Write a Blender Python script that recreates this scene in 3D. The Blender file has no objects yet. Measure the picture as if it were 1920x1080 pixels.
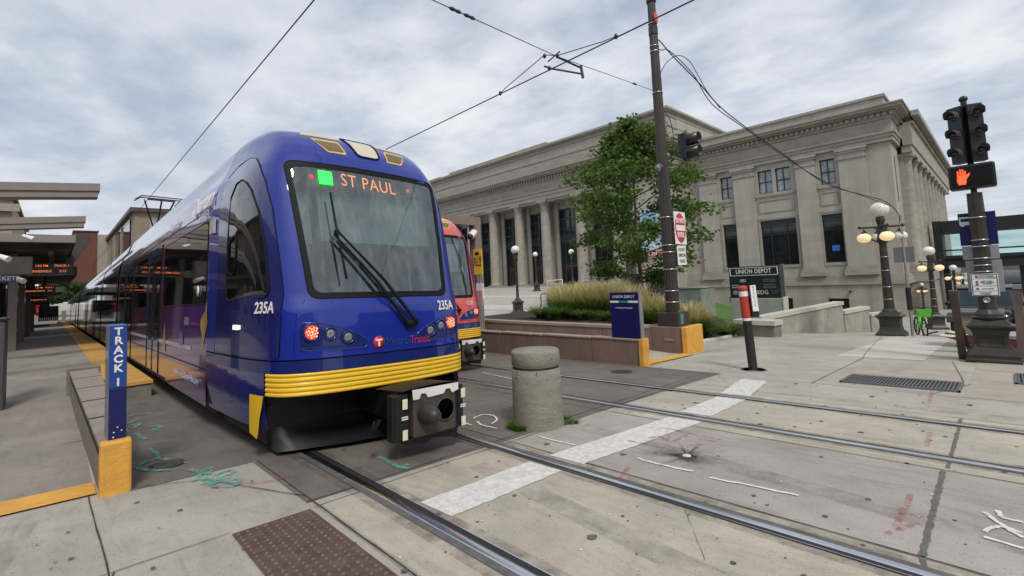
import bpy, bmesh, math, random
from mathutils import Matrix, Vector, noise
random.seed(7)
SC = bpy.context.scene
COL = SC.collection
R = math.radians
# ------------------------------------------------------------------ camera
CR = ((0.72017301,-0.6922237,-0.04666036),(-0.01663063,-0.08445839,0.99628821),(-0.69359517,-0.71672389,-0.07233677))
CAMZ = 1.55
cd = bpy.data.cameras.new('camera'); cam = bpy.data.objects.new('camera', cd); COL.objects.link(cam)
cam.matrix_world = Matrix(((CR[0][0],CR[1][0],CR[2][0],0),(CR[0][1],CR[1][1],CR[2][1],0),(CR[0][2],CR[1][2],CR[2][2],CAMZ),(0,0,0,1)))
cd.sensor_width = 36; cd.lens = 36*887.54/1920; cd.shift_y = -79.6/1920; cd.clip_start = .05; cd.clip_end = 5000
SC.camera = cam
# ------------------------------------------------------------------ sky, sun, exposure
SUN_EL, SUN_AZ = R(50), R(206)     # azimuth measured from +Y clockwise
w = bpy.data.worlds.new('World'); SC.world = w; w.use_nodes = True
nt = w.node_tree; nt.nodes.clear()
def N(t, **k):
    n = nt.nodes.new(t)
    for a, b in k.items(): setattr(n, a, b)
    return n
out = N('ShaderNodeOutputWorld'); sky = N('ShaderNodeTexSky', sky_type='NISHITA', sun_disc=False)
sky.sun_elevation = SUN_EL; sky.sun_rotation = SUN_AZ; sky.air_density = 1.2; sky.dust_density = 2.0
b1 = N('ShaderNodeBackground'); b1.inputs[1].default_value = .085
b2 = N('ShaderNodeBackground'); b2.inputs[1].default_value = .70
tc = N('ShaderNodeTexCoord'); sp = N('ShaderNodeSeparateXYZ'); nt.links.new(tc.outputs['Generated'], sp.inputs[0])
def M_(op, a, b=None, c=None):
    n = N('ShaderNodeMath', operation=op)
    for i, v in enumerate((a, b, c)):
        if v is None: continue
        if isinstance(v, (int, float)): n.inputs[i].default_value = v
        else: nt.links.new(v, n.inputs[i])
    return n.outputs[0]
zz = M_('ADD', M_('MAXIMUM', sp.outputs[2], 0.0), .16)
cv = N('ShaderNodeCombineXYZ')
nt.links.new(M_('DIVIDE', sp.outputs[0], zz), cv.inputs[0]); nt.links.new(M_('DIVIDE', sp.outputs[1], zz), cv.inputs[1])
mp = N('ShaderNodeMapping'); nt.links.new(cv.outputs[0], mp.inputs[0]); mp.inputs['Rotation'].default_value = (0,0,.5); mp.inputs['Scale'].default_value = (1.0,.8,1)
def noi(scale, detail, rough, dist, off):
    m2 = N('ShaderNodeVectorMath', operation='ADD'); nt.links.new(mp.outputs[0], m2.inputs[0]); m2.inputs[1].default_value = off
    n = N('ShaderNodeTexNoise'); n.inputs['Scale'].default_value = scale; n.inputs['Detail'].default_value = detail
    n.inputs['Roughness'].default_value = rough; n.inputs['Distortion'].default_value = dist
    nt.links.new(m2.outputs[0], n.inputs['Vector']); return n.outputs[0]
n1 = noi(1.0, 6, .5, .0, (3.1,1.7,0)); n2 = noi(3.6, 7, .56, .15, (0,5,2)); n3 = noi(.7, 5, .5, .2, (9,3,4))
def ramp(fac, stops):
    r = N('ShaderNodeValToRGB'); nt.links.new(fac, r.inputs[0]); e = r.color_ramp.elements
    while len(e) < len(stops): e.new(.5)
    for i, (p, c) in enumerate(stops): e[i].position = p; e[i].color = (*c, 1)
    return r.outputs[0]
mixf = M_('ADD', M_('MULTIPLY', n1, .5), M_('MULTIPLY', n2, .5))
ccol = ramp(mixf, [(.38,(.53,.585,.68)),(.47,(.62,.67,.755)),(.54,(.70,.74,.81)),(.63,(.83,.855,.90))])
nt.links.new(ccol, b2.inputs[0]); nt.links.new(sky.outputs[0], b1.inputs[0])
cov = ramp(M_('ADD', M_('MULTIPLY', n3, .5), M_('MULTIPLY', n2, .5)), [(.36,(.66,)*3),(.50,(.98,)*3)])
hz = N('ShaderNodeMapRange'); nt.links.new(sp.outputs[2], hz.inputs[0]); hz.inputs[1].default_value = 0; hz.inputs[2].default_value = .35; hz.inputs[3].default_value = .0; hz.inputs[4].default_value = .0
ms = N('ShaderNodeMixShader'); nt.links.new(cov, ms.inputs[0]); nt.links.new(b1.outputs[0], ms.inputs[1]); nt.links.new(b2.outputs[0], ms.inputs[2])
nt.links.new(ms.outputs[0], out.inputs[0])
sl = bpy.data.lights.new('sun', 'SUN'); sl.energy = 1.5; sl.angle = R(14); sl.color = (1,.95,.87)
so = bpy.data.objects.new('sun', sl); COL.objects.link(so)
sd = Vector((math.sin(SUN_AZ)*math.cos(SUN_EL), math.cos(SUN_AZ)*math.cos(SUN_EL), math.sin(SUN_EL)))
so.rotation_euler = sd.to_track_quat('Z', 'Y').to_euler()
SC.view_settings.view_transform = 'Standard'; SC.view_settings.look = 'None'; SC.view_settings.exposure = .55; SC.view_settings.gamma = 1
# ------------------------------------------------------------------ mesh helpers
class MB:
    def __init__(s): s.v = []; s.f = []; s.sm = []
    def add(s, vs, fs, smooth=False):
        b = len(s.v); s.v += [tuple(v) for v in vs]; s.f += [tuple(b+i for i in f) for f in fs]; s.sm += [smooth]*len(fs); return s
    def box(s, x0, y0, z0, x1, y1, z1):
        if x0 > x1: x0, x1 = x1, x0
        if y0 > y1: y0, y1 = y1, y0
        if z0 > z1: z0, z1 = z1, z0
        return s.add([(x0,y0,z0),(x1,y0,z0),(x1,y1,z0),(x0,y1,z0),(x0,y0,z1),(x1,y0,z1),(x1,y1,z1),(x0,y1,z1)],
                     [(0,3,2,1),(4,5,6,7),(0,1,5,4),(1,2,6,5),(2,3,7,6),(3,0,4,7)])
    def bevbox(s, x0, y0, z0, x1, y1, z1, b=.02):
        if x0 > x1: x0, x1 = x1, x0
        if y0 > y1: y0, y1 = y1, y0
        bm = bmesh.new(); bmesh.ops.create_cube(bm, size=1)
        for v in bm.verts: v.co = Vector((x0+(v.co.x+.5)*(x1-x0), y0+(v.co.y+.5)*(y1-y0), z0+(v.co.z+.5)*(z1-z0)))
        bmesh.ops.bevel(bm, geom=bm.edges[:], offset=b, segments=2, affect='EDGES', profile=.5)
        s.add([v.co[:] for v in bm.verts], [[v.index for v in f.verts] for f in bm.faces]) if not bm.verts.index_update() else 0
        bm.free(); return s
    def obox(s, c, ax, ay, az, hx, hy, hz):   # oriented box, half sizes
        c = Vector(c); ax, ay, az = Vector(ax).normalized(), Vector(ay).normalized(), Vector(az).normalized()
        vs = [c+ax*hx*i+ay*hy*j+az*hz*k for k in (-1,1) for i, j in ((-1,-1),(1,-1),(1,1),(-1,1))]
        return s.add(vs, [(0,3,2,1),(4,5,6,7),(0,1,5,4),(1,2,6,5),(2,3,7,6),(3,0,4,7)])
    def beam(s, p, q, wd, ht, up=(0,0,1)):
        p, q = Vector(p), Vector(q); d = (q-p); L = d.length; d.normalize(); sx = d.cross(Vector(up)).normalized(); u = sx.cross(d)
        return s.obox((p+q)/2, d, sx, u, L/2, wd/2, ht/2)
    def tube(s, pts, r, n=8, cap=True):
        pts = [Vector(p) for p in pts]; rs = r if isinstance(r, (list, tuple)) else [r]*len(pts)
        vs = []; fs = []; prev = None
        for i, p in enumerate(pts):
            d = (pts[min(i+1, len(pts)-1)]-pts[max(i-1, 0)]).normalized()
            if prev is None: a = d.orthogonal().normalized()
            else: a = (prev-d*prev.dot(d)).normalized()
            prev = a; b = d.cross(a)
            for k in range(n):
                t = 2*math.pi*k/n; vs.append(p+(a*math.cos(t)+b*math.sin(t))*rs[i])
        for i in range(len(pts)-1):
            for k in range(n):
                k2 = (k+1) % n; fs.append((i*n+k, i*n+k2, (i+1)*n+k2, (i+1)*n+k))
        s.add(vs, fs, True)
        if cap: s.add(vs[:n], [tuple(reversed(range(n)))]); s.add(vs[-n:], [tuple(range(n))])
        return s
    def lathe(s, prof, c=(0,0,0), n=24, axis='z', smooth=True, rot=0, flute=0, fl=0):
        vs = []; fs = []; c = Vector(c)
        for r, h in prof:
            for k in range(n):
                t = 2*math.pi*k/n+rot; rr = r*(1-(flute if (fl and k % 2) else 0))
                a, b = rr*math.cos(t), rr*math.sin(t)
                vs.append(c+Vector({'z':(a,b,h),'y':(a,h,b),'x':(h,a,b)}[axis]))
        for i in range(len(prof)-1):
            for k in range(n):
                k2 = (k+1) % n; f = (i*n+k, i*n+k2, (i+1)*n+k2, (i+1)*n+k)
                fs.append(f if axis != 'y' else f[::-1])
        s.add(vs, fs, smooth)
        m = len(prof)
        lo, hi = tuple(range(n))[::-1], tuple((m-1)*n+k for k in range(n))
        if prof[0][0] > 1e-5: s.add([vs[i] for i in range(n)], [tuple(range(n))[::(-1 if axis != 'y' else 1)]])
        if prof[-1][0] > 1e-5: s.add([vs[i] for i in hi], [tuple(range(n))[::(1 if axis != 'y' else -1)]])
        return s
    def ball(s, c, rx, ry=None, rz=None, n=16, m=10):
        ry = ry or rx; rz = rz or rx
        vs = []; fs = []
        for i in range(m+1):
            a = math.pi*i/m
            for k in range(n):
                t = 2*math.pi*k/n; vs.append((c[0]+rx*math.sin(a)*math.cos(t), c[1]+ry*math.sin(a)*math.sin(t), c[2]-rz*math.cos(a)))
        for i in range(m):
            for k in range(n): k2 = (k+1) % n; fs.append((i*n+k, i*n+k2, (i+1)*n+k2, (i+1)*n+k))
        return s.add(vs, fs, True)
    def prism(s, poly, o, u, v, w_, d):    # polygon poly in (u,v) plane at o, thickness d along w_
        o, u, v, w_ = Vector(o), Vector(u), Vector(v), Vector(w_)
        a = [o+u*p+v*q for p, q in poly]; b = [x+w_*d for x in a]; n = len(a)
        return s.add(a+b, [tuple(range(n))[::-1], tuple(range(n, 2*n))]+[(i, (i+1) % n, n+(i+1) % n, n+i) for i in range(n)])
    def grid(s, fn, us, vs_, smooth=True, keep=None):
        V_ = [fn(u, v) for v in vs_ for u in us]; n = len(us)
        F_ = [(j*n+i, j*n+i+1, (j+1)*n+i+1, (j+1)*n+i) for j in range(len(vs_)-1) for i in range(n-1) if keep is None or keep((us[i]+us[i+1])/2, (vs_[j]+vs_[j+1])/2)]
        return s.add(V_, F_, smooth)
    def sheet(s, pts): return s.add(pts, [tuple(range(len(pts)))])
    def build(s, name, mat, parent=None, local=False, **kw):
        me = bpy.data.meshes.new(name); me.from_pydata(s.v, [], s.f); me.update()
        me.polygons.foreach_set('use_smooth', s.sm)
        me.materials.append(mat)
        return link(name, me, parent, local, **kw)
WM = {}
def link(name, me, parent=None, local=False, label=None, cat=None, group=None, kind=None, fixn=True):
    if fixn:
        bm = bmesh.new(); bm.from_mesh(me); bmesh.ops.recalc_face_normals(bm, faces=bm.faces[:]); bm.to_mesh(me); bm.free()
    o = bpy.data.objects.new(name, me); COL.objects.link(o)
    if parent is not None:
        o.parent = parent
        if local: WM[o.name] = WM[parent.name]
        else: o.matrix_parent_inverse = WM[parent.name].inverted(); WM[o.name] = Matrix.Identity(4)
    else: WM[o.name] = Matrix.Identity(4)
    tag(o, label, cat, group, kind); return o
def tag(o, label=None, cat=None, group=None, kind=None):
    for k, v in (('label', label), ('category', cat), ('group', group), ('kind', kind)):
        if v: o[k] = v
    return o
def root(name, loc, label, cat, group=None, rz=0, mat=None):
    o = bpy.data.objects.new(name, None); COL.objects.link(o); o.empty_display_size = .2
    m = mat if mat else Matrix.Translation(loc) @ Matrix.Rotation(rz, 4, 'Z')
    o.matrix_world = m; WM[o.name] = m; tag(o, label, cat, group); return o
def struct(name, mb, mat): return mb.build(name, mat, kind='structure')
def kids(o): return [c for c in bpy.data.objects if c.parent == o]
def copy_tree(o, loc=None, rz=None, label=None, parent=None, scale=None):
    c = o.copy(); COL.objects.link(c); c.parent = parent
    if loc is not None: c.location = loc
    if rz is not None: c.rotation_euler = (0,0,rz)
    if scale is not None: c.scale = (scale,)*3
    if label: c['label'] = label
    for k in kids(o): copy_tree(k, parent=c)
    return c
def text(s, size, o, r, u, name, mat, parent, local=False, bold=0., sx=1., align='CENTER', ext=.002, space=1., font=None, **kw):
    cu = bpy.data.curves.new('t', 'FONT'); cu.body = s; cu.size = size; cu.align_x = align; cu.align_y = 'CENTER'
    cu.extrude = ext; cu.offset = bold; cu.space_character = space; cu.resolution_u = 3
    to = bpy.data.objects.new('t', cu); COL.objects.link(to); bpy.context.view_layer.update()
    me = bpy.data.meshes.new_from_object(to.evaluated_get(bpy.context.evaluated_depsgraph_get()))
    bpy.data.objects.remove(to); bpy.data.curves.remove(cu)
    o, r, u = Vector(o), Vector(r).normalized(), Vector(u).normalized(); n = r.cross(u)
    for v in me.vertices: v.co = o+r*v.co.x*sx+u*v.co.y+n*v.co.z
    me.materials.clear(); me.materials.append(mat); me.name = name
    return link(name, me, parent, local, fixn=False, **kw)
def wire(name, a, b, sag, r, mat, parent=None, n=14, **kw):
    a, b = Vector(a), Vector(b); pts = [a.lerp(b, i/n)-Vector((0,0,sag*4*(i/n)*(1-i/n))) for i in range(n+1)]
    return MB().tube(pts, r, 5).build(name, mat, parent, **kw)
# ------------------------------------------------------------------ materials
MATS = {}
def mat(name, col, rough=.7, metal=0., var=.12, scale=4., bump=0., bscale=None, coat=0., emit=0., ecol=None, col2=None, amt=.5, spec=None, trans=0., alpha=1., detail=6, speck=0., stretch=None):
    if name in MATS: return MATS[name]
    m = bpy.data.materials.new(name); MATS[name] = m; m.use_nodes = True
    nt = m.node_tree; p = nt.nodes['Principled BSDF']
    p.inputs['Roughness'].default_value = rough; p.inputs['Metallic'].default_value = metal
    p.inputs['Coat Weight'].default_value = coat; p.inputs['Coat Roughness'].default_value = .03
    p.inputs['Transmission Weight'].default_value = trans; p.inputs['Alpha'].default_value = alpha
    if spec is not None: p.inputs['Specular IOR Level'].default_value = spec
    tc = nt.nodes.new('ShaderNodeTexCoord'); vec = tc.outputs['Object']
    if stretch:
        mp = nt.nodes.new('ShaderNodeMapping'); mp.inputs['Scale'].default_value = stretch; nt.links.new(vec, mp.inputs[0]); vec = mp.outputs[0]
    n = nt.nodes.new('ShaderNodeTexNoise'); n.inputs['Scale'].default_value = scale; n.inputs['Detail'].default_value = detail; n.inputs['Roughness'].default_value = .62
    nt.links.new(vec, n.inputs['Vector'])
    r = nt.nodes.new('ShaderNodeValToRGB'); nt.links.new(n.outputs[0], r.inputs[0])
    c2 = col2 or tuple(c*(1-var) for c in col); c1 = col if col2 else tuple(min(1, c*(1+var)) for c in col)
    r.color_ramp.elements[0].position = .32; r.color_ramp.elements[1].position = .68
    r.color_ramp.elements[0].color = (*c2, 1); r.color_ramp.elements[1].color = (*c1, 1)
    cur = r.outputs[0]
    if speck:
        n3 = nt.nodes.new('ShaderNodeTexNoise'); n3.inputs['Scale'].default_value = scale*40; n3.inputs['Detail'].default_value = 3; nt.links.new(vec, n3.inputs['Vector'])
        mr = nt.nodes.new('ShaderNodeMapRange'); nt.links.new(n3.outputs[0], mr.inputs[0]); mr.inputs[1].default_value = .3; mr.inputs[2].default_value = .7; mr.inputs[3].default_value = 1-speck; mr.inputs[4].default_value = 1+speck
        mx = nt.nodes.new('ShaderNodeVectorMath'); mx.operation = 'SCALE'; nt.links.new(cur, mx.inputs[0]); nt.links.new(mr.outputs[0], mx.inputs['Scale']); cur = mx.outputs[0]
    nt.links.new(cur, p.inputs['Base Color'])
    if bump:
        n2 = nt.nodes.new('ShaderNodeTexNoise'); n2.inputs['Scale'].default_value = bscale or scale*8; n2.inputs['Detail'].default_value = 5; nt.links.new(vec, n2.inputs['Vector'])
        b = nt.nodes.new('ShaderNodeBump'); b.inputs['Strength'].default_value = bump; b.inputs['Distance'].default_value = .02
        nt.links.new(n2.outputs[0], b.inputs['Height']); nt.links.new(b.outputs[0], p.inputs['Normal'])
    if emit:
        p.inputs['Emission Strength'].default_value = emit; p.inputs['Emission Color'].default_value = (*(ecol or col), 1)
    return m
def wear(m, scale=22, lo=.42, hi=.58, mx_=.85):
    nt = m.node_tree; p = nt.nodes['Principled BSDF']; o = nt.nodes['Material Output']; tc = nt.nodes.new('ShaderNodeTexCoord'); n = nt.nodes.new('ShaderNodeTexNoise'); n.inputs['Scale'].default_value = scale; n.inputs['Detail'].default_value = 8; n.inputs['Roughness'].default_value = .7; nt.links.new(tc.outputs['Object'], n.inputs['Vector'])
    r = nt.nodes.new('ShaderNodeMapRange'); nt.links.new(n.outputs[0], r.inputs[0]); r.inputs[1].default_value = lo; r.inputs[2].default_value = hi; r.inputs[3].default_value = 0; r.inputs[4].default_value = mx_
    t = nt.nodes.new('ShaderNodeBsdfTransparent'); s = nt.nodes.new('ShaderNodeMixShader'); nt.links.new(r.outputs[0], s.inputs[0]); nt.links.new(t.outputs[0], s.inputs[1]); nt.links.new(p.outputs[0], s.inputs[2]); nt.links.new(s.outputs[0], o.inputs[0]); return m
def glass(name, tint, refl=.9, thru=.6, rough=.01, ior=1.7, dirt_sheen=0.):
    m = bpy.data.materials.new(name); MATS[name] = m; m.use_nodes = True; nt = m.node_tree; nt.nodes.clear()
    o = nt.nodes.new('ShaderNodeOutputMaterial'); t = nt.nodes.new('ShaderNodeBsdfTransparent'); g = nt.nodes.new('ShaderNodeBsdfGlossy')
    t.inputs[0].default_value = (*(c*thru for c in tint), 1); g.inputs[0].default_value = (refl*.90, refl, refl*1.02, 1); g.inputs['Roughness'].default_value = rough
    f = nt.nodes.new('ShaderNodeFresnel'); f.inputs[0].default_value = ior
    mx = nt.nodes.new('ShaderNodeMixShader'); nt.links.new(f.outputs[0], mx.inputs[0]); nt.links.new(t.outputs[0], mx.inputs[1]); nt.links.new(g.outputs[0], mx.inputs[2])
    if dirt_sheen:  # dirt film plus cloud-reflection streaks painted into the glass
        tc = nt.nodes.new('ShaderNodeTexCoord'); mp = nt.nodes.new('ShaderNodeMapping'); mp.inputs['Scale'].default_value = (5,5,.55); n = nt.nodes.new('ShaderNodeTexNoise'); n.inputs['Scale'].default_value = 2.2; n.inputs['Detail'].default_value = 8; n.inputs['Distortion'].default_value = .6
        nt.links.new(tc.outputs['Object'], mp.inputs[0]); nt.links.new(mp.outputs[0], n.inputs['Vector']); r = nt.nodes.new('ShaderNodeMapRange'); nt.links.new(n.outputs[0], r.inputs[0]); r.inputs[1].default_value = .42; r.inputs[2].default_value = .72; r.inputs[3].default_value = dirt_sheen*.15; r.inputs[4].default_value = dirt_sheen
        d = nt.nodes.new('ShaderNodeBsdfDiffuse'); d.inputs[0].default_value = (.75,.80,.80,1); m3 = nt.nodes.new('ShaderNodeMixShader'); nt.links.new(r.outputs[0], m3.inputs[0]); nt.links.new(mx.outputs[0], m3.inputs[1]); nt.links.new(d.outputs[0], m3.inputs[2]); mx = m3
    nt.links.new(mx.outputs[0], o.inputs[0])
    return m
def blockmat(name, col, mortar, bw, bh, rough=.85, ms=.01, var=.12, streak=.18):
    m = bpy.data.materials.new(name); MATS[name] = m; m.use_nodes = True; nt = m.node_tree; p = nt.nodes['Principled BSDF']; p.inputs['Roughness'].default_value = rough
    tc = nt.nodes.new('ShaderNodeTexCoord'); s_ = nt.nodes.new('ShaderNodeSeparateXYZ'); nt.links.new(tc.outputs['Object'], s_.inputs[0])
    ad = nt.nodes.new('ShaderNodeMath'); ad.operation = 'ADD'; nt.links.new(s_.outputs[0], ad.inputs[0]); nt.links.new(s_.outputs[1], ad.inputs[1])
    c = nt.nodes.new('ShaderNodeCombineXYZ'); nt.links.new(ad.outputs[0], c.inputs[0]); nt.links.new(s_.outputs[2], c.inputs[1])
    b = nt.nodes.new('ShaderNodeTexBrick'); nt.links.new(c.outputs[0], b.inputs['Vector']); b.inputs['Scale'].default_value = 1
    b.inputs['Brick Width'].default_value = bw; b.inputs['Row Height'].default_value = bh; b.inputs['Mortar Size'].default_value = ms; b.inputs['Mortar Smooth'].default_value = .3
    b.inputs['Color1'].default_value = (*(x*(1+var) for x in col), 1); b.inputs['Color2'].default_value = (*(x*(1-var) for x in col), 1); b.inputs['Mortar'].default_value = (*mortar, 1)
    n = nt.nodes.new('ShaderNodeTexNoise'); mp = nt.nodes.new('ShaderNodeMapping'); mp.inputs['Scale'].default_value = (1.2,1.2,.22); nt.links.new(tc.outputs['Object'], mp.inputs[0]); nt.links.new(mp.outputs[0], n.inputs['Vector']); n.inputs['Scale'].default_value = 1.1; n.inputs['Detail'].default_value = 7
    mr = nt.nodes.new('ShaderNodeMapRange'); nt.links.new(n.outputs[0], mr.inputs[0]); mr.inputs[1].default_value = .3; mr.inputs[2].default_value = .7; mr.inputs[3].default_value = 1-streak; mr.inputs[4].default_value = 1+streak*.6
    v = nt.nodes.new('ShaderNodeVectorMath'); v.operation = 'SCALE'; nt.links.new(b.outputs[0], v.inputs[0]); nt.links.new(mr.outputs[0], v.inputs['Scale']); nt.links.new(v.outputs[0], p.inputs['Base Color'])
    return m
# ------------------------------------------------------------------ camera-geometry helpers (a photo pixel gives a ray; the distance is always a real one)
def ray(px, py):
    a, b, c = px-960, -(py-460.4), -887.54
    return Vector(tuple(CR[0][i]*a+CR[1][i]*b+CR[2][i]*c for i in range(3)))
CO = Vector((0,0,CAMZ))
def gz(px, py, z): d = ray(px, py); return CO+d*((z-CAMZ)/d.z)
def gx(px, py, x): d = ray(px, py); return CO+d*(x/d.x)
def gy(px, py, y): d = ray(px, py); return CO+d*(y/d.y)
def gd(px, py, dep): return CO+ray(px, py)*(dep/887.54)
def sstep(t):
    t=max(0.,min(1.,t)); return t*t*(3-2*t)
def zbase(X,Y):
    Y=max(-60,min(150,Y)); y=-.018*Y
    if X<-3: return .12+y
    if X<=14: return -.04*X+y
    if X<=21: return -.56-.06*(X-14)+y
    if X<=34: return -.98-.10*(X-21)+y
    if X<=75: return -2.28-.03*(X-34)+y
    if X<=160: return -3.51-.03*(X-75)+y
    return -6.06+y
def zg(X,Y):
    b=zbase(X,Y)
    if X>12.35 and Y>7:
        zp=-.3 if X<18 else min(.5,-.3+.8*(X-18)/26)
        lo=7+(X-12)*.2; hi=20+(X-12)*.25
        w=sstep((Y-lo)/(hi-lo)); b=b*(1-w)+zp*w
    return b
def proj(P):
    d = Vector(P)-CO; v = [sum(CR[i][k]*d[k] for k in range(3)) for i in range(3)]
    return (960-887.54*v[0]/v[2], 460.4+887.54*v[1]/v[2])
def hup(P, py):     # height of a post standing at P whose top shows at row py
    lo, hi = 0., 30.
    for _ in range(40):
        m = (lo+hi)/2
        if proj(Vector(P)+Vector((0,0,m)))[1] > py: lo = m
        else: hi = m
    return lo
def hit(px, py):
    d = ray(px, py).normalized(); t = .5
    while t < 300:
        p = CO+d*t
        if p.z <= zg(p.x, p.y): return p
        t += .02
    return CO+d*300
# ---- train body shape (local: x lateral, y back from the nose, z up from rail) ----
PLAN = [(0,0),(.2,.004),(.4,.018),(.6,.042),(.75,.072),(.88,.11),(.98,.155),(1.06,.21),(1.12,.28),(1.165,.37),(1.2,.48),(1.23,.63),(1.255,.82),(1.28,1.1),(1.3,1.45),(1.315,1.9),(1.325,2.4)]
def lerp_tab(t, tab):
    if t <= tab[0][0]: return tab[0][1]
    for (a,b),(c,d) in zip(tab, tab[1:]):
        if t <= c: return b+(d-b)*(t-a)/(c-a)
    return tab[-1][1]
YN = [(.2,.0),(.87,.0),(1.03,.02),(1.29,.03),(1.49,.06),(1.64,.12),(2.2,.26),(2.8,.43),(3.14,.53),(3.28,.59),(3.42,.68),(3.54,.80),(3.64,.95),(3.72,1.15),(3.8,1.5),(3.85,1.9),(3.88,2.3)]
WZ = [(.2,.985),(.5,.995),(1.1,1.),(2.5,1.),(2.8,.995),(3.0,.975),(3.15,.945),(3.28,.90),(3.42,.85),(3.54,.82),(3.64,.80),(3.72,.77),(3.8,.72),(3.85,.62),(3.88,.2)]
def yn(z): return lerp_tab(z, YN)
def wz(z): return lerp_tab(z, WZ)
def plan_pt(px, py, z):   # plan point -> local position at height z
    n = yn(z)
    return (px*wz(z), n + py*(2.4-n)/2.4, z)
def front_y(x, z):
    n = yn(z); px = abs(x)/wz(z)
    return n + lerp_tab(min(px,1.325), PLAN)*(2.4-n)/2.4
def side_x(y, z):
    n = yn(z)
    t = max(0, (y-n)*2.4/(2.4-n))
    return -lerp_tab(t, [(b,a) for a,b in PLAN])*wz(z)
# ================================================================== GROUND
def conc(name, a, b, sc=1.3, fine=.12):
    m = bpy.data.materials.new(name); MATS[name] = m; m.use_nodes = True; nt = m.node_tree; p = nt.nodes['Principled BSDF']; p.inputs['Roughness'].default_value = .88; p.inputs['Specular IOR Level'].default_value = .25
    tc = nt.nodes.new('ShaderNodeTexCoord')
    def no(s, d, r, dist=0, scl=(1,1,1)):
        mp = nt.nodes.new('ShaderNodeMapping'); mp.inputs['Scale'].default_value = scl; nt.links.new(tc.outputs['Object'], mp.inputs[0])
        n = nt.nodes.new('ShaderNodeTexNoise'); n.inputs['Scale'].default_value = s; n.inputs['Detail'].default_value = d; n.inputs['Roughness'].default_value = r; n.inputs['Distortion'].default_value = dist
        nt.links.new(mp.outputs[0], n.inputs['Vector']); return n.outputs[0]
    def rmp(f, st):
        r = nt.nodes.new('ShaderNodeValToRGB'); nt.links.new(f, r.inputs[0]); e = r.color_ramp.elements
        while len(e) < len(st): e.new(.5)
        for i, (q, c) in enumerate(st): e[i].position = q; e[i].color = (*c, 1) if isinstance(c, tuple) else (c, c, c, 1)
        return r.outputs[0]
    def mul(x, y):
        v = nt.nodes.new('ShaderNodeVectorMath'); v.operation = 'MULTIPLY'; nt.links.new(x, v.inputs[0]); nt.links.new(y, v.inputs[1]); return v.outputs[0]
    c = rmp(no(sc, 9, .66, .3), [(.3, b), (.5, tuple((x+y)/2 for x, y in zip(a, b))), (.7, a)])
    c = mul(c, rmp(no(150, 3, .6), [(.3, 1-fine), (.7, 1+fine)]))
    c = mul(c, rmp(no(55, 2, .5), [(.30, .6), (.35, 1.)]))           # dark aggregate and pits
    c = mul(c, rmp(no(.45, 6, .7, .6), [(.32, .86), (.6, 1.06)]))       # large stains
    c = mul(c, rmp(no(4.2, 8, .75, 1.2, (1,.18,1)), [(.36, .84), (.5, 1.)]))   # streaks along the tracks
    nt.links.new(c, p.inputs['Base Color'])
    bp = nt.nodes.new('ShaderNodeBump'); bp.inputs['Strength'].default_value = .22; bp.inputs['Distance'].default_value = .01; nt.links.new(no(90, 6, .7), bp.inputs['Height']); nt.links.new(bp.outputs[0], p.inputs['Normal'])
    return m
m_conc = conc('sidewalk_concrete', (0.437,0.409,0.358), (0.335,0.312,0.270))
m_conc2 = conc('street_concrete', (0.446,0.414,0.358), (0.344,0.316,0.270), 1.7)
m_warm = conc('track_concrete', (0.484,0.437,0.358), (0.372,0.335,0.274), 2.1)
m_panel = conc('panel_concrete', (0.400,0.367,0.330), (0.316,0.293,0.265), 1.5)
m_asph = conc('dark_paving', (.195,.172,.150), (.132,.118,.105), 1.6, .2)
m_agg = conc('aggregate_concrete', (0.428,0.381,0.316), (0.326,0.288,0.237), 1.9, .3)
m_light = conc('light_concrete', (0.558,0.530,0.474), (0.465,0.442,0.395), 1.5)
m_plaza = conc('plaza_concrete', (.45,.425,.38), (.37,.345,.305), 1.)
m_joint = mat('joint_dark', (.05,.045,.04), .95, var=.4, scale=9)
m_tar = mat('tar_sealant', (.11,.105,.10), .8, var=.3, scale=9)
m_white = wear(mat('road_paint_white', (.80,.79,.76), .7, col2=(.55,.53,.49), scale=16, detail=9, bump=.3), 30, .22, .42, .92)
m_teal = wear(mat('teal_spray_paint', (.15,.46,.38), .8), 18, .34, .60, .72)
m_redsp = wear(mat('red_spray_paint', (.42,.10,.11), .85), 20, .42, .62, .55)
m_bluesp = wear(mat('blue_spray_paint', (.20,.45,.60), .85), 14, .42, .62, .55)
m_whsp = wear(mat('white_spray_paint', (.78,.78,.76), .8), 24, .20, .48, .85)
m_yel = mat('yellow_paint', (.80,.41,.055), .65, col2=(.58,.30,.06), scale=6, detail=10, bump=.35, speck=.05)
m_steel = mat('polished_rail_steel', (.62,.63,.65), .24, 1., var=.2, scale=3, stretch=(12,.4,1))
m_black = mat('black_rubber', (.018,.018,.02), .7)
def frange(a, b, n): return [a+(b-a)*i/n for i in range(n+1)]
xs = sorted(set([-400,-200,-120,-80,-50,-30,-20,-12,-8,-5,-3] + [x*1. for x in range(-2,15)] + [12.34,12.36] + [15+i*1.5 for i in range(40)] + [80,90,100,120,140,160,200,260,340,450,600,800]))
ys = sorted(set([-500,-300,-150,-60,-40,-30,-20,-15,-10,-7,-5,-3.,-2.,-1.] + [y*1. for y in range(0,50)] + [52,55,60,65,70,80,90,100,120,150,200,300,500,900]))
g_ = MB(); g_.grid(lambda x, y: (x, y, zg(x, y)), xs, ys); struct('ground', g_, m_conc)
def drape(pts, off):      # polygon on the planar near ground
    return [(x, y, zg(x, y)+off) for x, y in pts]
def quad(mb, x0, y0, x1, y1, off, ny=1, nx=1):
    mb.grid(lambda u, v: (u, v, zg(u, v)+off), frange(x0, x1, nx), frange(y0, y1, ny)); return mb
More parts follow.
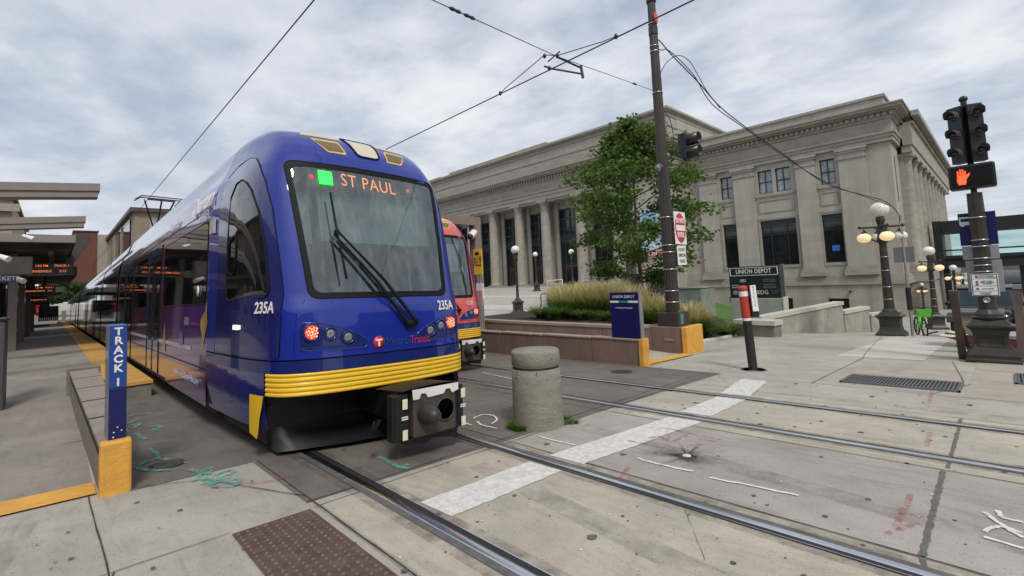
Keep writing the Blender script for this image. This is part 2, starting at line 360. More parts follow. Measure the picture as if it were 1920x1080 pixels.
def strip(mb, pts, wd, off, jit=0.):
    P = [Vector((p[0], p[1], 0)) for p in pts]; L = []; Rr = []
    for i, p in enumerate(P):
        d = (P[min(i+1, len(P)-1)]-P[max(0, i-1)]).normalized(); s_ = Vector((d.y, -d.x, 0)); w_ = wd/2*(1+random.uniform(-jit, jit)); c = p+s_*random.uniform(-jit, jit)*wd*.4
        L.append(c-s_*w_); Rr.append(c+s_*w_)
    n = len(P); V_ = [(v.x, v.y, zg(v.x, v.y)+off) for v in L+Rr]
    mb.add(V_, [(i, i+1, n+i+1, n+i) for i in range(n-1)]); return mb
def wob(x0, y0, x1, y1, n=14, a=.012): return [(x0+(x1-x0)*i/n+random.uniform(-a, a), y0+(y1-y0)*i/n+random.uniform(-a, a)) for i in range(n+1)]
# street surface between the kerbs, panels between the rails
mb = MB(); quad(mb, 1.49, -40, 9.1, 3.84, .004, 4, 8); struct('street', mb, m_conc2)
mb = MB(); quad(mb, 3.62, -40, 5.40, 3.86, .008, 4, 2); struct('street_panel', mb, m_panel)
mb = MB(); quad(mb, 5.44, -40, 7.6, 3.86, .008, 4, 2); quad(mb, 1.52, -40, 3.58, 3.86, .008, 4, 2); struct('track_slab', mb, m_warm)
mb = MB(); quad(mb, .46, 5.4, 1.6, 150, .004, 6, 1); quad(mb, 1.46, 3.97, 9.3, 150, .006, 8, 8); struct('dark_track_paving', mb, m_asph)
mb = MB(); quad(mb, 9.15, -40, 14., .55, .004, 4, 4); quad(mb, 10.6, .62, 12.0, 2.3, .004, 2, 2); struct('aggregate_paving', mb, m_agg)
mb = MB(); mb.grid(lambda u, v: (u, v, zg(u, v)+.006), frange(13.2, 30, 12), frange(1.35, 2.9, 3)); struct('light_paving', mb, m_light)
mb = MB(); mb.grid(lambda u, v: (u, v, zg(u, v)+.012), frange(12.75, 45.2, 40), frange(14., 75, 60)); struct('plaza', mb, m_plaza)
mb = MB(); mb.grid(lambda u, v: (u, v, zg(u, v)+.02), frange(19.6, 22.2, 4), frange(17., 60, 40)); mb.grid(lambda u, v: (u, v, zg(u, v)+.02), frange(28.6, 30.6, 4), frange(22., 70, 40)); struct('plaza_light_band', mb, m_light)
# rails
for x0 in (1.93, 3.40, 5.78, 7.27):
    s_ = -1 if x0 in (3.40, 7.27) else 1       # groove lies on the inner side
    mb = MB(); mb.grid(lambda u, v: (u, v, zg(u, v)+.014), [x0-.088, x0+.088], [-40, 3, 60, 150]); struct('rail_bed', mb, m_tar)
    mb = MB(); mb.grid(lambda u, v: (u, v, zg(u, v)+.0165), sorted([x0+s_*.034, x0+s_*.080]), [-40, 3, 60, 150]); struct('rail_groove', mb, m_black)
    prof = [(-.034,-.02),(-.034,.016),(-.028,.0205),(-.012,.023),(.012,.023),(.028,.0205),(.034,.016),(.034,-.02)]
    mb = MB(); mb.grid(lambda u, v: (x0+prof[int(u)][0], v, zg(x0, v)+prof[int(u)][1]), list(range(8)), [-40,-10,0,4,10,30,60,100,150]); struct('rail', mb, m_steel)
    mb = MB(); mb.grid(lambda u, v: (u, v, zg(u, v)+.019), sorted([x0+s_*.080, x0+s_*.088]), [-40, 3, 60, 150]); struct('rail_guard', mb, m_steel)
m_rust = wear(mat('rust_dirt', (.13,.095,.07), .9), 7, .35, .75, .5)
for k, x0 in enumerate((1.93, 3.40, 5.78, 7.27)):
    mb = MB(); mb.grid(lambda u, v: (u, v, zg(u, v)+.0132), [x0-.17, x0+.17], [-40,3.84,3.9,60]); struct('rail_dirt', mb, m_rust)
mb = MB()
for (a, b, c, d, w_) in ((2.3,-1,2.9,3.6,.22),(4.0,-1,4.6,3.7,.26),(8.0,-1,7.9,3.7,.2),(-.9,1,-.2,5.2,.3)): strip(mb, [(a+(c-a)*i/12, b+(d-b)*i/12) for i in range(13)], w_, .0126)
struct('tyre_stains', mb, wear(mat('tyre_dirt', (.12,.11,.10), .9), 3.5, .42, .8, .4))
# joints, cracks
j = MB()
strip(j, wob(3.60, 5, 3.60, -1, 30, .003), 0.010, .011, .3); strip(j, wob(5.42, 8.3, 5.42, -2, 30, .003), 0.010, .011, .3); strip(j, wob(9.10, 60, 9.10, -3, 60, .003), 0.012, .011, .3)
strip(j, wob(1.50, 5.4, 1.50, .5, 30, .003), 0.012, .011, .3); strip(j, wob(.23, 5.5, .30, 1.2, 20, .003), 0.009, .008, .3); strip(j, wob(-9, 3.4, .9, 3.86, 26, .003), 0.007, .008, .4)
strip(j, wob(7.66, 3.9, 7.66, -2, 20, .003), 0.007, .011, .3)
for y in (3.83, 3.97): strip(j, wob(1.46, y, 3.7, y+.06, 14, .003), 0.009, .013, .3); strip(j, wob(3.7, y+.06, 9.1, y+.26, 30, .003), 0.009, .013, .3)
strip(j, wob(.5, 5.47, 1.0, 5.2, 10, .003), 0.009, .011, .3); strip(j, wob(1.0, 5.2, 1.5, 4.1, 10, .003), 0.009, .011, .3)
strip(j, wob(9.1, 2.4, 13.2, 2.36, 20, .003), 0.012, .011, .3); strip(j, wob(13.2, 2.4, 22, 3.3, 20, .003), 0.012, .011, .3); strip(j, wob(10.45, .6, 13.25, .9, 12, .003), 0.009, .011, .3)
strip(j, wob(9.1, .5, 9.5, 2.35, 8, .003), 0.009, .011, .3); strip(j, wob(13.0, 5.6, 14.6, 2.6, 12, .003), 0.009, .011, .3); strip(j, wob(9.2, 5.55, 12.7, 5.7, 12, .003), 0.009, .011, .3)
strip(j, wob(-.1, 1.9, .28, 3.83, 10, .003), 0.007, .008, .3); strip(j, wob(-1.7, 5.5, -2.5, 12, 12, .003), 0.007, .03, .3)
struct('pavement_joints', j, m_joint)
j = MB()
strip(j, wob(7.66, .50, 5.5, .48, 30, .003), 0.028, .0125, .25); strip(j, wob(5.4, .5, 3.62, .47, 44, .003), 0.034, .0125, .3); strip(j, wob(3.6, .46, 3.42, .45, 4, .003), 0.030, .0125, .4)
strip(j, wob(9.1, .9, 10.4, .52, 4, .003), 0.012, .011, .3)
struct('tar_joint', j, mat('joint_sealant', (.13,.125,.12), .85, var=.3, scale=14))
j = MB()
for (x0, y0, x1, y1) in [(3.44,1.72,3.60,1.62),(2.75,1.35,3.3,1.75),(6.1,1.6,7.1,1.2),(4.6,3.5,5.2,3.3)]:
    strip(j, wob(x0, y0, x1, y1, 16, .003), 0.002, .0122, .6)
struct('hairline_cracks', j, m_joint)
# worn crosswalk bars
mb = MB()
for x0, x1, ya, yb, sk in ((2.06,3.27,2.9,3.28,0),(3.53,5.62,2.86,3.27,-.18),(5.95,7.17,2.72,3.12,.02),(7.42,8.84,2.78,3.2,.22)):
    n = 24
    up = [(x0+(x1-x0)*i/n, yb+sk*i/n+random.uniform(-.008,.008)) for i in range(n+1)]; dn = [(x0+.02+(x1-x0)*i/n, ya+sk*i/n+random.uniform(-.008,.008)) for i in range(n+1)]
    V_ = drape(up, .0135)+drape(dn, .0135); mb.add(V_, [(i, i+1, n+i+2, n+i+1) for i in range(n)])
struct('crosswalk_bars', mb, m_white)
# spray marks (drawn where they lie on the pavement)
def scribble(name, m, lines, wd):
    mb = MB()
    for k, l in enumerate(lines):
        if len(l) > 2:
            l2 = []
            for i_ in range(len(l)-1):
                p0, p1, p2, p3 = l[max(i_-1,0)], l[i_], l[i_+1], l[min(i_+2,len(l)-1)]
                for k_ in range(5):
                    s_ = k_/5; l2.append(tuple(.5*(2*p1[c]+(p2[c]-p0[c])*s_+(2*p0[c]-5*p1[c]+4*p2[c]-p3[c])*s_*s_+(3*p1[c]-3*p2[c]+p3[c]-p0[c])*s_**3) for c in (0,1)))
            l = l2+[l[-1]]
        P = [hit(*q) for q in l]; pts = []
        for a, b in zip(P, P[1:]):
            n = max(2, int((b-a).length/.06)); pts += [(a.x+(b.x-a.x)*i/n, a.y+(b.y-a.y)*i/n) for i in range(n)]
        pts.append((P[-1].x, P[-1].y)); strip(mb, pts, wd, .0165+.0002*(k % 8), .16)
    struct(name, mb, m)
scribble('teal_utility_marks', m_teal, [[(240,783),(262,778),(283,777)],[(262,786),(240,796)],[(245,800),(262,797),(250,805)],[(277,803),(290,801),(302,803),(288,808),(302,809)],[(254,815),(268,824),(276,826)],[(278,843),(292,852),(298,863)],
  [(262,876),(272,869),(300,863),(328,868),(344,872)],[(258,878),(270,884),(305,885),(335,882)],[(362,905),(392,880),(388,893),(356,882)],[(378,905),(392,900),(402,916),(382,900)],[(402,893),(430,884),(436,889),(398,903),(434,898)],[(375,909),(420,906),(446,900),(440,914),(400,916)],[(410,900),(446,912)],
  [(710,860),(735,872),(750,880),(768,882)],[(750,880),(766,874)]], .05)
scribble('red_utility_marks', m_redsp, [[(1222,804),(1262,808),(1300,817),(1352,827)],[(1176,829),(1215,837),(1262,848)],[(1215,826),(1237,821),(1250,829),(1256,818)],[(1248,836),(1292,817)],[(1292,838),(1330,836)],[(1308,826),(1348,832)],[(1306,845),(1312,836)],
  [(380,915),(430,910),(500,906),(560,892)],[(1708,930),(1702,950),(1692,966),(1702,968),(1735,975)],[(1690,970),(1680,1000)],[(1660,1008),(1720,985)],[(1748,735),(1742,760)],[(1745,812),(1738,840)],[(870,755),(935,748)],[(935,760),(985,770)],[(1650,700),(1700,694)],[(1180,880),(1160,905)],[(1740,610),(1745,615)]], .04)
scribble('blue_utility_marks', m_bluesp, [[(1235,690),(1262,686),(1290,680)],[(1245,694),(1240,688)],[(1330,697),(1372,690),(1400,680)],[(1340,700),(1330,692)],[(1455,650),(1490,645),(1520,640)],[(1450,660),(1500,652)]], .05)
scribble('white_utility_marks', m_whsp, [[(888,787),(905,780),(925,782),(932,790),(922,797)],[(895,793),(905,800),(932,806)],[(1012,822),(1045,830),(1078,838)],[(1195,863),(1240,875),(1300,888)],[(1330,900),(1400,913),(1498,934)],[(1846,965),(1880,990),(1920,1015)],[(1872,963),(1880,975),(1898,980),(1920,985)],[(1848,1003),(1862,995),(1885,994),(1915,1005)],[(1845,1012),(1920,1035)],[(862,792),(884,800)],[(905,700),(960,712)],[(1438,722),(1395,712)]], .028)
# burst-shaped stain
mb = MB(); c0 = hit(1288, 860)
for k in range(130):
    a = random.uniform(0, 2*math.pi); L = random.uniform(.12, .62)*random.choice((.5,.8,1)); wd = random.uniform(.006,.022)
    d = Vector((math.cos(a), math.sin(a), 0)); s_ = Vector((-d.y, d.x, 0)); p0 = Vector((c0.x, c0.y, 0))+d*random.uniform(0,.05)
    V_ = [p0-s_*wd, p0+s_*wd, p0+d*L]; mb.add([(v.x, v.y, zg(v.x, v.y)+.0195+.00003*k) for v in V_], [(0,1,2)])
struct('dark_burst_stain', mb, wear(mat('soot_stain', (.12,.11,.105), .9), 9, .3, .7, .45))
mb = MB(); mb.lathe([(.04,0),(.036,.006),(.0,.008)], (c0.x, c0.y, zg(c0.x, c0.y)+.024), 10); struct('white_paint_blob', mb, m_white)
# gum spots, pits and litter
mb = MB(); r_ = random.Random(3)
for k in range(520):
    x = r_.uniform(-3, 9.0); y = r_.uniform(-1.5, 5.2); rr = r_.choice((.006,.009,.013,.02,.03)) * (.7 if r_.random() < .8 else 1.2); n = 7
    mb.add([(x+rr*math.cos(2*math.pi*i/n)*r_.uniform(.7,1.3), y+rr*math.sin(2*math.pi*i/n)*r_.uniform(.6,1.2), 0) for i in range(n)], [tuple(range(n))])
mb.v = [(x, y, zg(x, y)+.0128) for x, y, z in mb.v]
struct('gum_spots', mb, mat('gum_spot', (.11,.10,.095), .9, var=.3))
mb = MB()
for k in range(90):
    x = r_.uniform(1.5, 9.0); y = r_.uniform(-1, 3.8); rr = r_.uniform(.004,.012); mb.lathe([(rr,0),(rr*.6,.004)], (x, y, zg(x, y)+.012), 5)
tag(mb.build('litter', mat('pale_litter', (.6,.57,.5), .8)), kind='stuff')
# manhole cover, drain grates, bumpy plate
def disc(name, x, y, r, m, label, off=.012):
    mb = MB().lathe([(r,0),(r,.006),(r*.93,.006),(r*.93,.003),(0,.003)], (x, y, zg(x, y)+off), 28)
    for i in range(-5, 6):
        for k in range(-5, 6):
            if (i*i+k*k) < 22: mb.box(x+i*r*.15-.012, y+k*r*.15-.012, zg(x, y)+off+.003, x+i*r*.15+.012, y+k*r*.15+.012, zg(x, y)+off+.007)
    return mb.build(name, m, label=label, cat='manhole')
m_iron = mat('cast_iron', (.085,.07,.06), .65, .3, var=.3, scale=12)
disc('manhole_cover', .83, 5.97, .15, m_iron, 'small round rusty manhole cover ringed with teal paint beside the low wall')
disc('manhole_cover', 8.35, 5.6, .22, m_iron, 'round iron cover in the pavement before the brown ramp wall')
def grate(x0, y0, x1, y1, label):
    t = root('drain_grate', (x0, y0, zg(x0, y0)), label, 'grate')
    f = MB()
    for a in ((x0,y0,x1,y0+.03),(x0,y1-.03,x1,y1),(x0,y0,x0+.03,y1),(x1-.03,y0,x1,y1)): f.box(a[0], a[1], zg((x0+x1)/2,(y0+y1)/2)-.02, a[2], a[3], zg((x0+x1)/2,(y0+y1)/2)+.03)
    f.v = [(x, y, z+zg(x,y)-zg((x0+x1)/2,(y0+y1)/2)) for x, y, z in f.v]; f.build('frame', m_steelg, t)
    s_ = MB(); n = int((y1-y0)/.045)
    for i in range(1, n): y = y0+i*(y1-y0)/n; s_.box(x0+.03, y-.009, 0, x1-.03, y+.009, .012)
    s_.v = [(x, y, zg(x, y)+.012+z) for x, y, z in s_.v]; s_.build('bars', m_steelg, t)
    b = MB(); quad(b, x0, y0, x1, y1, .0105); b.build('pit', m_black, t)
m_steelg = mat('grey_grating_steel', (.20,.20,.21), .5, .6, var=.2)
grate(9.5, .60, 10.35, 2.08, 'long steel trench grate between kerb and red bollard')
grate(10.75, -1.2, 11.9, .04, 'steel trench grate cut by the right edge of the photo')
t = root('tactile_plate', (.9, 1.9, zg(.9,1.9)), 'rust brown cast plate with raised domes in the foreground sidewalk', 'tactile plate')
mb = MB(); quad(mb, .9, 1.7, 1.43, 3.82, .010, 4, 2); mb.build('plate', mat('rusty_plate', (.115,.072,.062), .75, .1, var=.35, scale=14, bump=.5, bscale=300), t)
mb = MB(); n = 0
for i in range(9):
    for k in range(36):
        x = .93+i*.058+(.0 if k % 2 else .0); y = 1.73+k*.0585; mb.lathe([(.0135,0),(.012,.004),(.007,.006),(0,.0065)], (x, y, zg(x, y)+.010), 8)
mb.build('domes', mat('rusty_dome', (.16,.105,.09), .6, .2, var=.3, scale=20), t, kind='stuff')
# ================================================================== TRAINS
m_shade = mat('cab_sunshade', (.74,.88,.86), .7, var=.12, scale=3)
m_ws = glass('windshield_glass', (.82,.93,.92), .95, .97, .012, 2.25, .10)
m_gl = mat('tinted_window', (.006,.007,.009), .03, var=.3, spec=.9, coat=.6)
m_gasket = mat('black_gasket', (.007,.007,.008), .6, spec=.2)
m_dark = mat('dark_interior', (.03,.032,.035), .8)
m_under = mat('underframe_black', (.006,.0065,.008), .5)
m_hole = mat('socket_black', (.002,.002,.002), 1., spec=0.)
m_lens = mat('clear_lamp_lens', (.35,.36,.36), .08, .6)
m_redl = mat('red_tail_light', (.9,.02,.01), .4, emit=3.2, ecol=(1,.05,.02)); m_dimred = mat('dim_red_led', (.35,.02,.02), .4, emit=.5, ecol=(1,.08,.08))
m_bum = mat('yellow_bumper', (.80,.50,.02), .42, var=.06, coat=.3)
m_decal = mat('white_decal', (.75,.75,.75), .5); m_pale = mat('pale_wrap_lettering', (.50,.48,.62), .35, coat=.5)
m_gold = mat('gold_flame_decal', (.50,.30,.06), .35, var=.4, scale=5, coat=.6)
m_orled = mat('orange_led', (1,.25,.05), .5, emit=1.0, ecol=(1,.27,.08)); m_grled = mat('green_led', (.05,.9,.1), .5, emit=1.1, ecol=(.01,.95,.06))
m_brown = mat('coupler_brown', (.075,.055,.045), .6, .2, var=.3, scale=8); m_cgrey = mat('coupler_grey', (.055,.055,.055), .5, .4, var=.3, scale=6)
m_rubber = mat('bellows_rubber', (.022,.022,.026), .75)
def P2(z): return [plan_pt(x, y, z) for x, y in PLAN]
def dens(tab, mx):
    o = []
    for (a, b), (c, d) in zip(tab, tab[1:]):
        n = max(1, int(math.ceil(math.hypot(c-a, d-b)/mx))); o += [(a+(c-a)*i/n, b+(d-b)*i/n) for i in range(n)]
    return o+[tab[-1]]
HP = dens(PLAN, .05); FP = [(-x, y) for x, y in reversed(HP)]+HP[1:]
def shell(z0, z1, dz, off=0., keep=None, plan=None):
    n = max(1, int(round((z1-z0)/dz))); zs = frange(z0, z1, n); pl = plan or FP; mb = MB()
    def fn(u, z):
        x, y = pl[int(round(u))]; o = off(z) if callable(off) else off; k = 1+o/1.3; q = plan_pt(x*k, y, z); return (q[0], q[1]-o*(1-min(1, y/1.2)), z)
    us = list(range(len(pl)))
    kp = None
    if keep: kp = lambda u, z: keep(fn(int(u), z), fn(int(u)+1, z))
    return mb.grid(fn, us, zs, True, kp)
def rr_loop(zb, zt, lb, rb, lt, rt, r, n=6):    # rounded trapezoid in (x,z)
    c = [(lb, zb), (rb, zb), (rt, zt), (lt, zt)]; out = []
    for i in range(4):
        p = Vector(c[i]); a = (Vector(c[i-1])-p).normalized(); b = (Vector(c[(i+1) % 4])-p).normalized()
        rad = r[i] if isinstance(r, tuple) else r
        for k in range(n+1):
            t = k/n; out.append(tuple(p+a*rad*(1-t)**2+b*rad*t**2))
        q = Vector(c[(i+1) % 4]); 
        for k in range(1, 8): out.append(tuple((p+b*rad).lerp(q-b*(r[(i+1) % 4] if isinstance(r, tuple) else r), k/8)))
    return out
def onf(x, z, off=0.): return (x, front_y(x, z)-off, z)
def ons(y, z, off=0., s=-1): return (-s*(side_x(y, z)-off), y, z)
def ring(mb, A, B, fn, off):
    a = [fn(p, q, off) for p, q in A]; b = [fn(p, q, off) for p, q in B]; n = len(a)
    return mb.add(a+b, [(i, (i+1) % n, n+(i+1) % n, n+i) for i in range(n)], True)
def fill(mb, loop, fn, off, rows=14, cols=14):  # convex loop filled by scan rows in its second coordinate
    z0 = min(p[1] for p in loop); z1 = max(p[1] for p in loop); n = len(loop); R_ = []
    for i in range(rows+1):
        z = z0+(z1-z0)*(i+.001)/(rows+.002); c = []
        for k in range(n):
            (a, b), (c_, d) = loop[k], loop[(k+1) % n]
            if (b-z)*(d-z) <= 0 and b != d: c.append(a+(c_-a)*(z-b)/(d-b))
        if c: R_.append((z, min(c), max(c)))
    vs = [fn(a+(b-a)*k/cols, z, off) for z, a, b in R_ for k in range(cols+1)]; m = cols+1
    return mb.add(vs, [(j*m+i, j*m+i+1, (j+1)*m+i+1, (j+1)*m+i) for j in range(len(R_)-1) for i in range(cols)], True)
def outline(mb, loop, fn, off, r=.006): return mb.tube([fn(a, b, off) for a, b in loop+[loop[0]]], r, 6, False)
def inside(p, loop):
    x, z = p; c = False; n = len(loop)
    for i in range(n):
        (a, b), (d, e) = loop[i], loop[(i+1) % n]
        if (b > z) != (e > z) and x < (d-a)*(z-b)/(e-b)+a: c = not c
    return c
def grow(loop, d):
    cx = sum(p[0] for p in loop)/len(loop); cz = sum(p[1] for p in loop)/len(loop)
    w_ = max(abs(p[0]-cx) for p in loop); h_ = max(abs(p[1]-cz) for p in loop)
    return [(cx+(p[0]-cx)*(w_+d)/w_, cz+(p[1]-cz)*(h_+d)/h_) for p in loop]
SEC = [(-x, z) for x, z in []]
def body_mb(y0, y1, z0, z1, off=0., n=None, sides=(-1, 1)):
    zs = sorted(set([z0]+[z for z in (.3,.5,.65,.8,1.0,1.3,1.6,2.0,2.4,2.7,2.8,2.9,3.0,3.08,3.15,3.22,3.28,3.35,3.42,3.5,3.58,3.64,3.7,3.76,3.8,3.84,3.86,3.88) if z0 < z < z1]+[z1]))
    half = [(1.325*wz(z)+off, z) for z in zs]; mb = MB()
    yy = frange(y0, y1, n or max(1, int((y1-y0)/1.5)))
    for s in sides: mb.grid(lambda u, v: (s*half[int(u)][0], v, half[int(u)][1]), list(range(len(half))), yy, True)
    if z1 >= 3.87:
        mb.grid(lambda u, v: (u, v, 3.88), [-.27, .27], yy)
    return mb
def make_train(rt, cabm, wrapm, bandm, detail, secs):
    # ---- cab shell, open where the windshield is
    gl = rr_loop(1.645, 3.125, -.825, .825, -.955, .955, .09); fr = rr_loop(1.605, 3.17, -.862, .862, -.995, .995, .11)
    hole = grow(gl, .012)
    def keep(a, b):
        if a[1] > 1.2 and abs(a[0]) > 1.0: return True
        return not inside(((a[0]+b[0])/2, (a[2]+b[2])/2), hole)
    cab = shell(1.0, 3.88, .035, keep=keep)
    cab.v = [v for v in cab.v]; cabo = cab.build('cab_shell', cabm, rt, True)
    rf = MB(); rf.grid(lambda u, v: (u, v, 3.881), [-.27, .27], [2.25, 2.4]); rf.build('roof_cap', cabm, cabo, True)
    lb = shell(.865, .985, .03, off=.004); lb.build('front_band', bandm, rt, True)
    sm_ = shell(.984, 1.001, .017, off=-.012); sm_.build('seam', m_gasket, rt, True)
    def rib(z):
        t = (z-.645)/.22; g_ = min(abs(t-q_) for q_ in (.17,.39,.61,.83)); return .018-.013*max(0, 1-(g_/.055)**2)-.008*max(0, abs(2*t-1)-.93)/.07
    FB = [p for p in FP if p[1] < .46]
    bp = shell(.645, .865, .0052, off=rib, plan=FB); bo = bp.build('bumper', m_bum, rt, True)
    # ---- lower side skirts and black plow
    for s in (-1, 1):
        sk = MB(); pl = [(x*s, y) for x, y in HP if y >= .46]
        sk.grid(lambda u, z: plan_pt(pl[int(u)][0]*(1-.03*max(0, (.65-z)/.35)), pl[int(u)][1], z), list(range(len(pl))), [.3,.42,.55,.645,.75,.865]); sk.build('side_skirt', wrapm, rt, True)
        yp = [(.47,.645),(.50,.52),(.54,.42),(.56,.32),(.58,.24),(.60,.21),(.76,.255),(.75,.645)]
        ym = MB(); fill(ym, yp, lambda y, z, o: ons(y, z, o, s), .012, 10, 3); ym.build('yellow_corner', m_bum, rt, True)
    pw = MB()
    top = [(-1.19,.62),(-1.15,.45),(-1.0,.30),(-.7,.2),(-.35,.16),(0,.15),(.35,.16),(.7,.2),(1.0,.30),(1.15,.45),(1.19,.62)]
    bot = [(-1.06,2.3),(-1.03,.58),(-.86,.50),(-.62,.41),(-.34,.31),(0,.23),(.34,.31),(.62,.41),(.86,.50),(1.03,.58),(1.06,2.3)]
    top = [(-1.16,2.3),(-1.19,.64),(-1.0,.66),(-.75,.68),(-.4,.7),(0,.7),(.4,.7),(.75,.68),(1.0,.66),(1.19,.64),(1.16,2.3)]
    mid = [(a[0]*.45+b[0]*.55, max(a[1], b[1])+.10) for a, b in zip(top, bot)]
    def pf(u, v):
        i = int(u); a, m_, b = top[i], mid[i], bot[i]
        if v <= 1: x, y, z = a[0]+(m_[0]-a[0])*v, a[1]+(m_[1]-a[1])*v, .68-.36*v
        else: x, y, z = m_[0]+(b[0]-m_[0])*(v-1), m_[1]+(b[1]-m_[1])*(v-1), .32-.28*(v-1)
        return (x, y, z)
    pw.grid(pf, list(range(11)), [0,.5,1,1.5,2]); pw.build('plow', m_under, rt, True)
    un = MB(); un.box(-1.1, .7, .12, 1.1, 2.4, .62); un.box(-1.18, 2.4, .18, 1.18, secs[-1][1], .32); un.build('underframe', m_under, rt, True)
    for yy_ in (3.2, 5.1):
        wl = MB()
        for s in (-1, 1): wl.lathe([(.0,-.06),(.33,-.06),(.33,.06),(.30,.07),(0,.07)], (s*.74, yy_, .34), 24, 'x')
        wl.tube([(-.74,yy_,.34),(.74,yy_,.34)], .07, 8); wl.build('wheelset', m_under, rt, True)
    # ---- windshield, frame, cab interior
    ws = MB(); fill(ws, gl, onf, .002, 22, 18); wso = ws.build('windshield', m_ws, rt, True)
    fm = MB(); ring(fm, fr, gl, onf, .006); ring(fm, grow(gl,.002), grow(gl,-.018), onf, .009); outline(fm, fr, onf, .004, .008); fm.build('windshield_frame', m_gasket, rt, True)
    it = MB(); it.box(-1.0, .32, 1.2, 1.0, 1.9, 1.5); it.box(-1.05, 1.9, 1.0, 1.05, 1.95, 3.3); it.box(-.7, .36, 1.5, .6, .75, 1.66); it.box(-.85, 1.0, 3.22, .85, 1.9, 3.26)
    it.build('cab_interior', m_dark, rt, True)
    se = MB(); se.bevbox(-.25, 1.25, 1.5, .30, 1.45, 2.45, .08); se.bevbox(-.12, 1.2, 2.45, .17, 1.4, 2.72, .05); se.bevbox(-.28, .9, 1.5, .32, 1.4, 1.72, .06); se.build('driver_seat', mat('seat_blue_grey', (.05,.06,.09), .8), rt, True)
    dk = MB(); dk.bevbox(-.75,.38,1.5,-.30,.62,1.80,.03); dk.bevbox(.35,.40,1.5,.78,.60,1.86,.03); dk.box(-.95,.42,1.5,.95,.60,1.60); dk.build('driver_console', mat('console_grey', (.12,.125,.13), .6), rt, True)
    sh = MB(); sh.obox((.16,.72,2.62), (1,0,0), (0,.27,1), (0,1,-.27), .74, .37, .012); sh.obox((-.78,.86,2.56), (1,0,.0), (0,.27,1), (0,1,-.27), .155, .33, .012); sh.build('sunshade', m_shade, rt, True)
    if detail:
        ds = MB(); ds.obox((-.02,.62,3.0), (1,0,0), (0,.3,1), (0,1,-.3), .8, .11, .01); db = ds.build('sign_box', mat('sign_face_black', (.02,.025,.025), .4), rt, True)
        text('ST PAUL', .235, (-.03,.535,2.985), (1,0,-.035), (0,.3,1), 'destination_text', m_orled, db, True, bold=-.002, sx=.78, space=1.08)
        gq = MB(); gq.obox((-.585,.50,2.985), (1,0,0), (0,.33,1), (0,1,-.33), .078, .088, .006); gq.build('green_route_square', m_grled, db, True)
        for x in (-.73, .52):
            rd = MB(); rd.ball((x,.54,2.985), .025, .012, .025, 10, 6); rd.build('red_marker', m_dimred, db, True)
    # ---- wipers
    wp = MB(); wp.ball((.20,.0,1.29), .07,.05,.05); wp.ball((.27,.0,1.31), .05,.04,.045)
    wp.tube([(.27,-.03,1.31),(-.10,.05,1.80),(-.55,.23,2.33)], [.022,.018,.012], 8); wp.tube([(.17,-.03,1.28),(-.18,.05,1.78),(-.60,.23,2.30)], [.022,.018,.012], 8)
    wp.ball((-.57,.22,2.32), .03,.03,.04); wp.build('wiper_arm', m_gasket, rt, True)
    wb = MB(); wb.tube([(-.60,.33,2.78),(-.575,.20,2.32),(-.53,.05,1.80)], .012, 6); wb.tube([(-.60,.345,2.78),(-.53,.075,1.80)], .006, 5); wb.build('wiper_blade', m_gasket, rt, True)
    # ---- lamp clusters
    for s, lab in ((-1, None), (1, None)):
        lp = [(-.93,1.08),(-.60,1.068),(-.33,1.068),(-.298,1.10),(-.30,1.145),(-.38,1.205),(-.50,1.265),(-.64,1.315),(-.80,1.352),(-.93,1.358),(-.968,1.33),(-.972,1.12)]
        if s == 1: lp = [(-a, b) for a, b in reversed(lp)]
        cl = MB(); fill(cl, lp, onf, .004, 12, 12); clo = cl.build('lamp_cluster', bandm, rt, True)
        ol = MB(); outline(ol, lp, onf, .004, .007); ol.build('bezel', cabm, clo, True)
        for i, (x, z, r_) in enumerate(((-.862,1.262,.074),(-.69,1.235,.058),(-.515,1.19,.058))):
            x *= -s; c = onf(x, z, 0)
            h = MB(); h.lathe([(r_*1.25,-.012),(r_*1.28,-.018),(r_,-.02),(r_*.98,.0)], c, 24, 'y'); h.build('lamp_housing', bandm, clo, True)
            l = MB()
            if i == 0:
                l.lathe([(r_*.95,-.016),(r_*.6,-.022),(0,-.024)], c, 20, 'y'); l.build('lamp_lens', mat('red_lens', (.55,.02,.02), .25, emit=.9, ecol=(1,.05,.03)), clo, True)
                l = MB()
                for q in range(19):
                    a = q*2.399; rr = r_*.82*math.sqrt(q/19); l.ball((c[0]+rr*math.cos(a), c[1]-.026, c[2]+rr*math.sin(a)), .0085, .006, .0085, 6, 4)
                l.build('led_dots', mat('red_led_dots', (1,.2,.1), .3, emit=4.5, ecol=(1,.13,.07)), clo, True)
            else: l.lathe([(r_*.9,-.006),(r_*.6,-.016),(.02,-.02),(0,-.008)], c, 20, 'y'); l.build('lamp_lens', m_lens, clo, True)
    # ---- roof vents
    for lp in (rr_loop(3.345,3.55,-.50,-.27,-.64,-.31,.02), rr_loop(3.345,3.55,.27,.50,.31,.64,.02)):
        v = MB(); fill(v, lp, onf, .006); vo = v.build('roof_vent', mat('vent_gold', (.62,.44,.13), .4, coat=.4), rt, True)
        v = MB(); fill(v, grow(lp, -.03), onf, .011); v.build('grille', mat('vent_mesh', (.17,.12,.04), .6), vo, True)
    lp = rr_loop(3.36,3.70,-.13,.17,-.2,.22,.07); v = MB(); fill(v, lp, onf, .006); v.build('roof_hatch', mat('hatch_cream', (.60,.55,.40), .35, coat=.4), rt, True); v = MB(); outline(v, lp, onf, .008, .012); v.build('hatch_gasket', m_gasket, rt, True)
    lp = rr_loop(3.60,3.74,-.72,-.25,-.62,-.22,.01); 
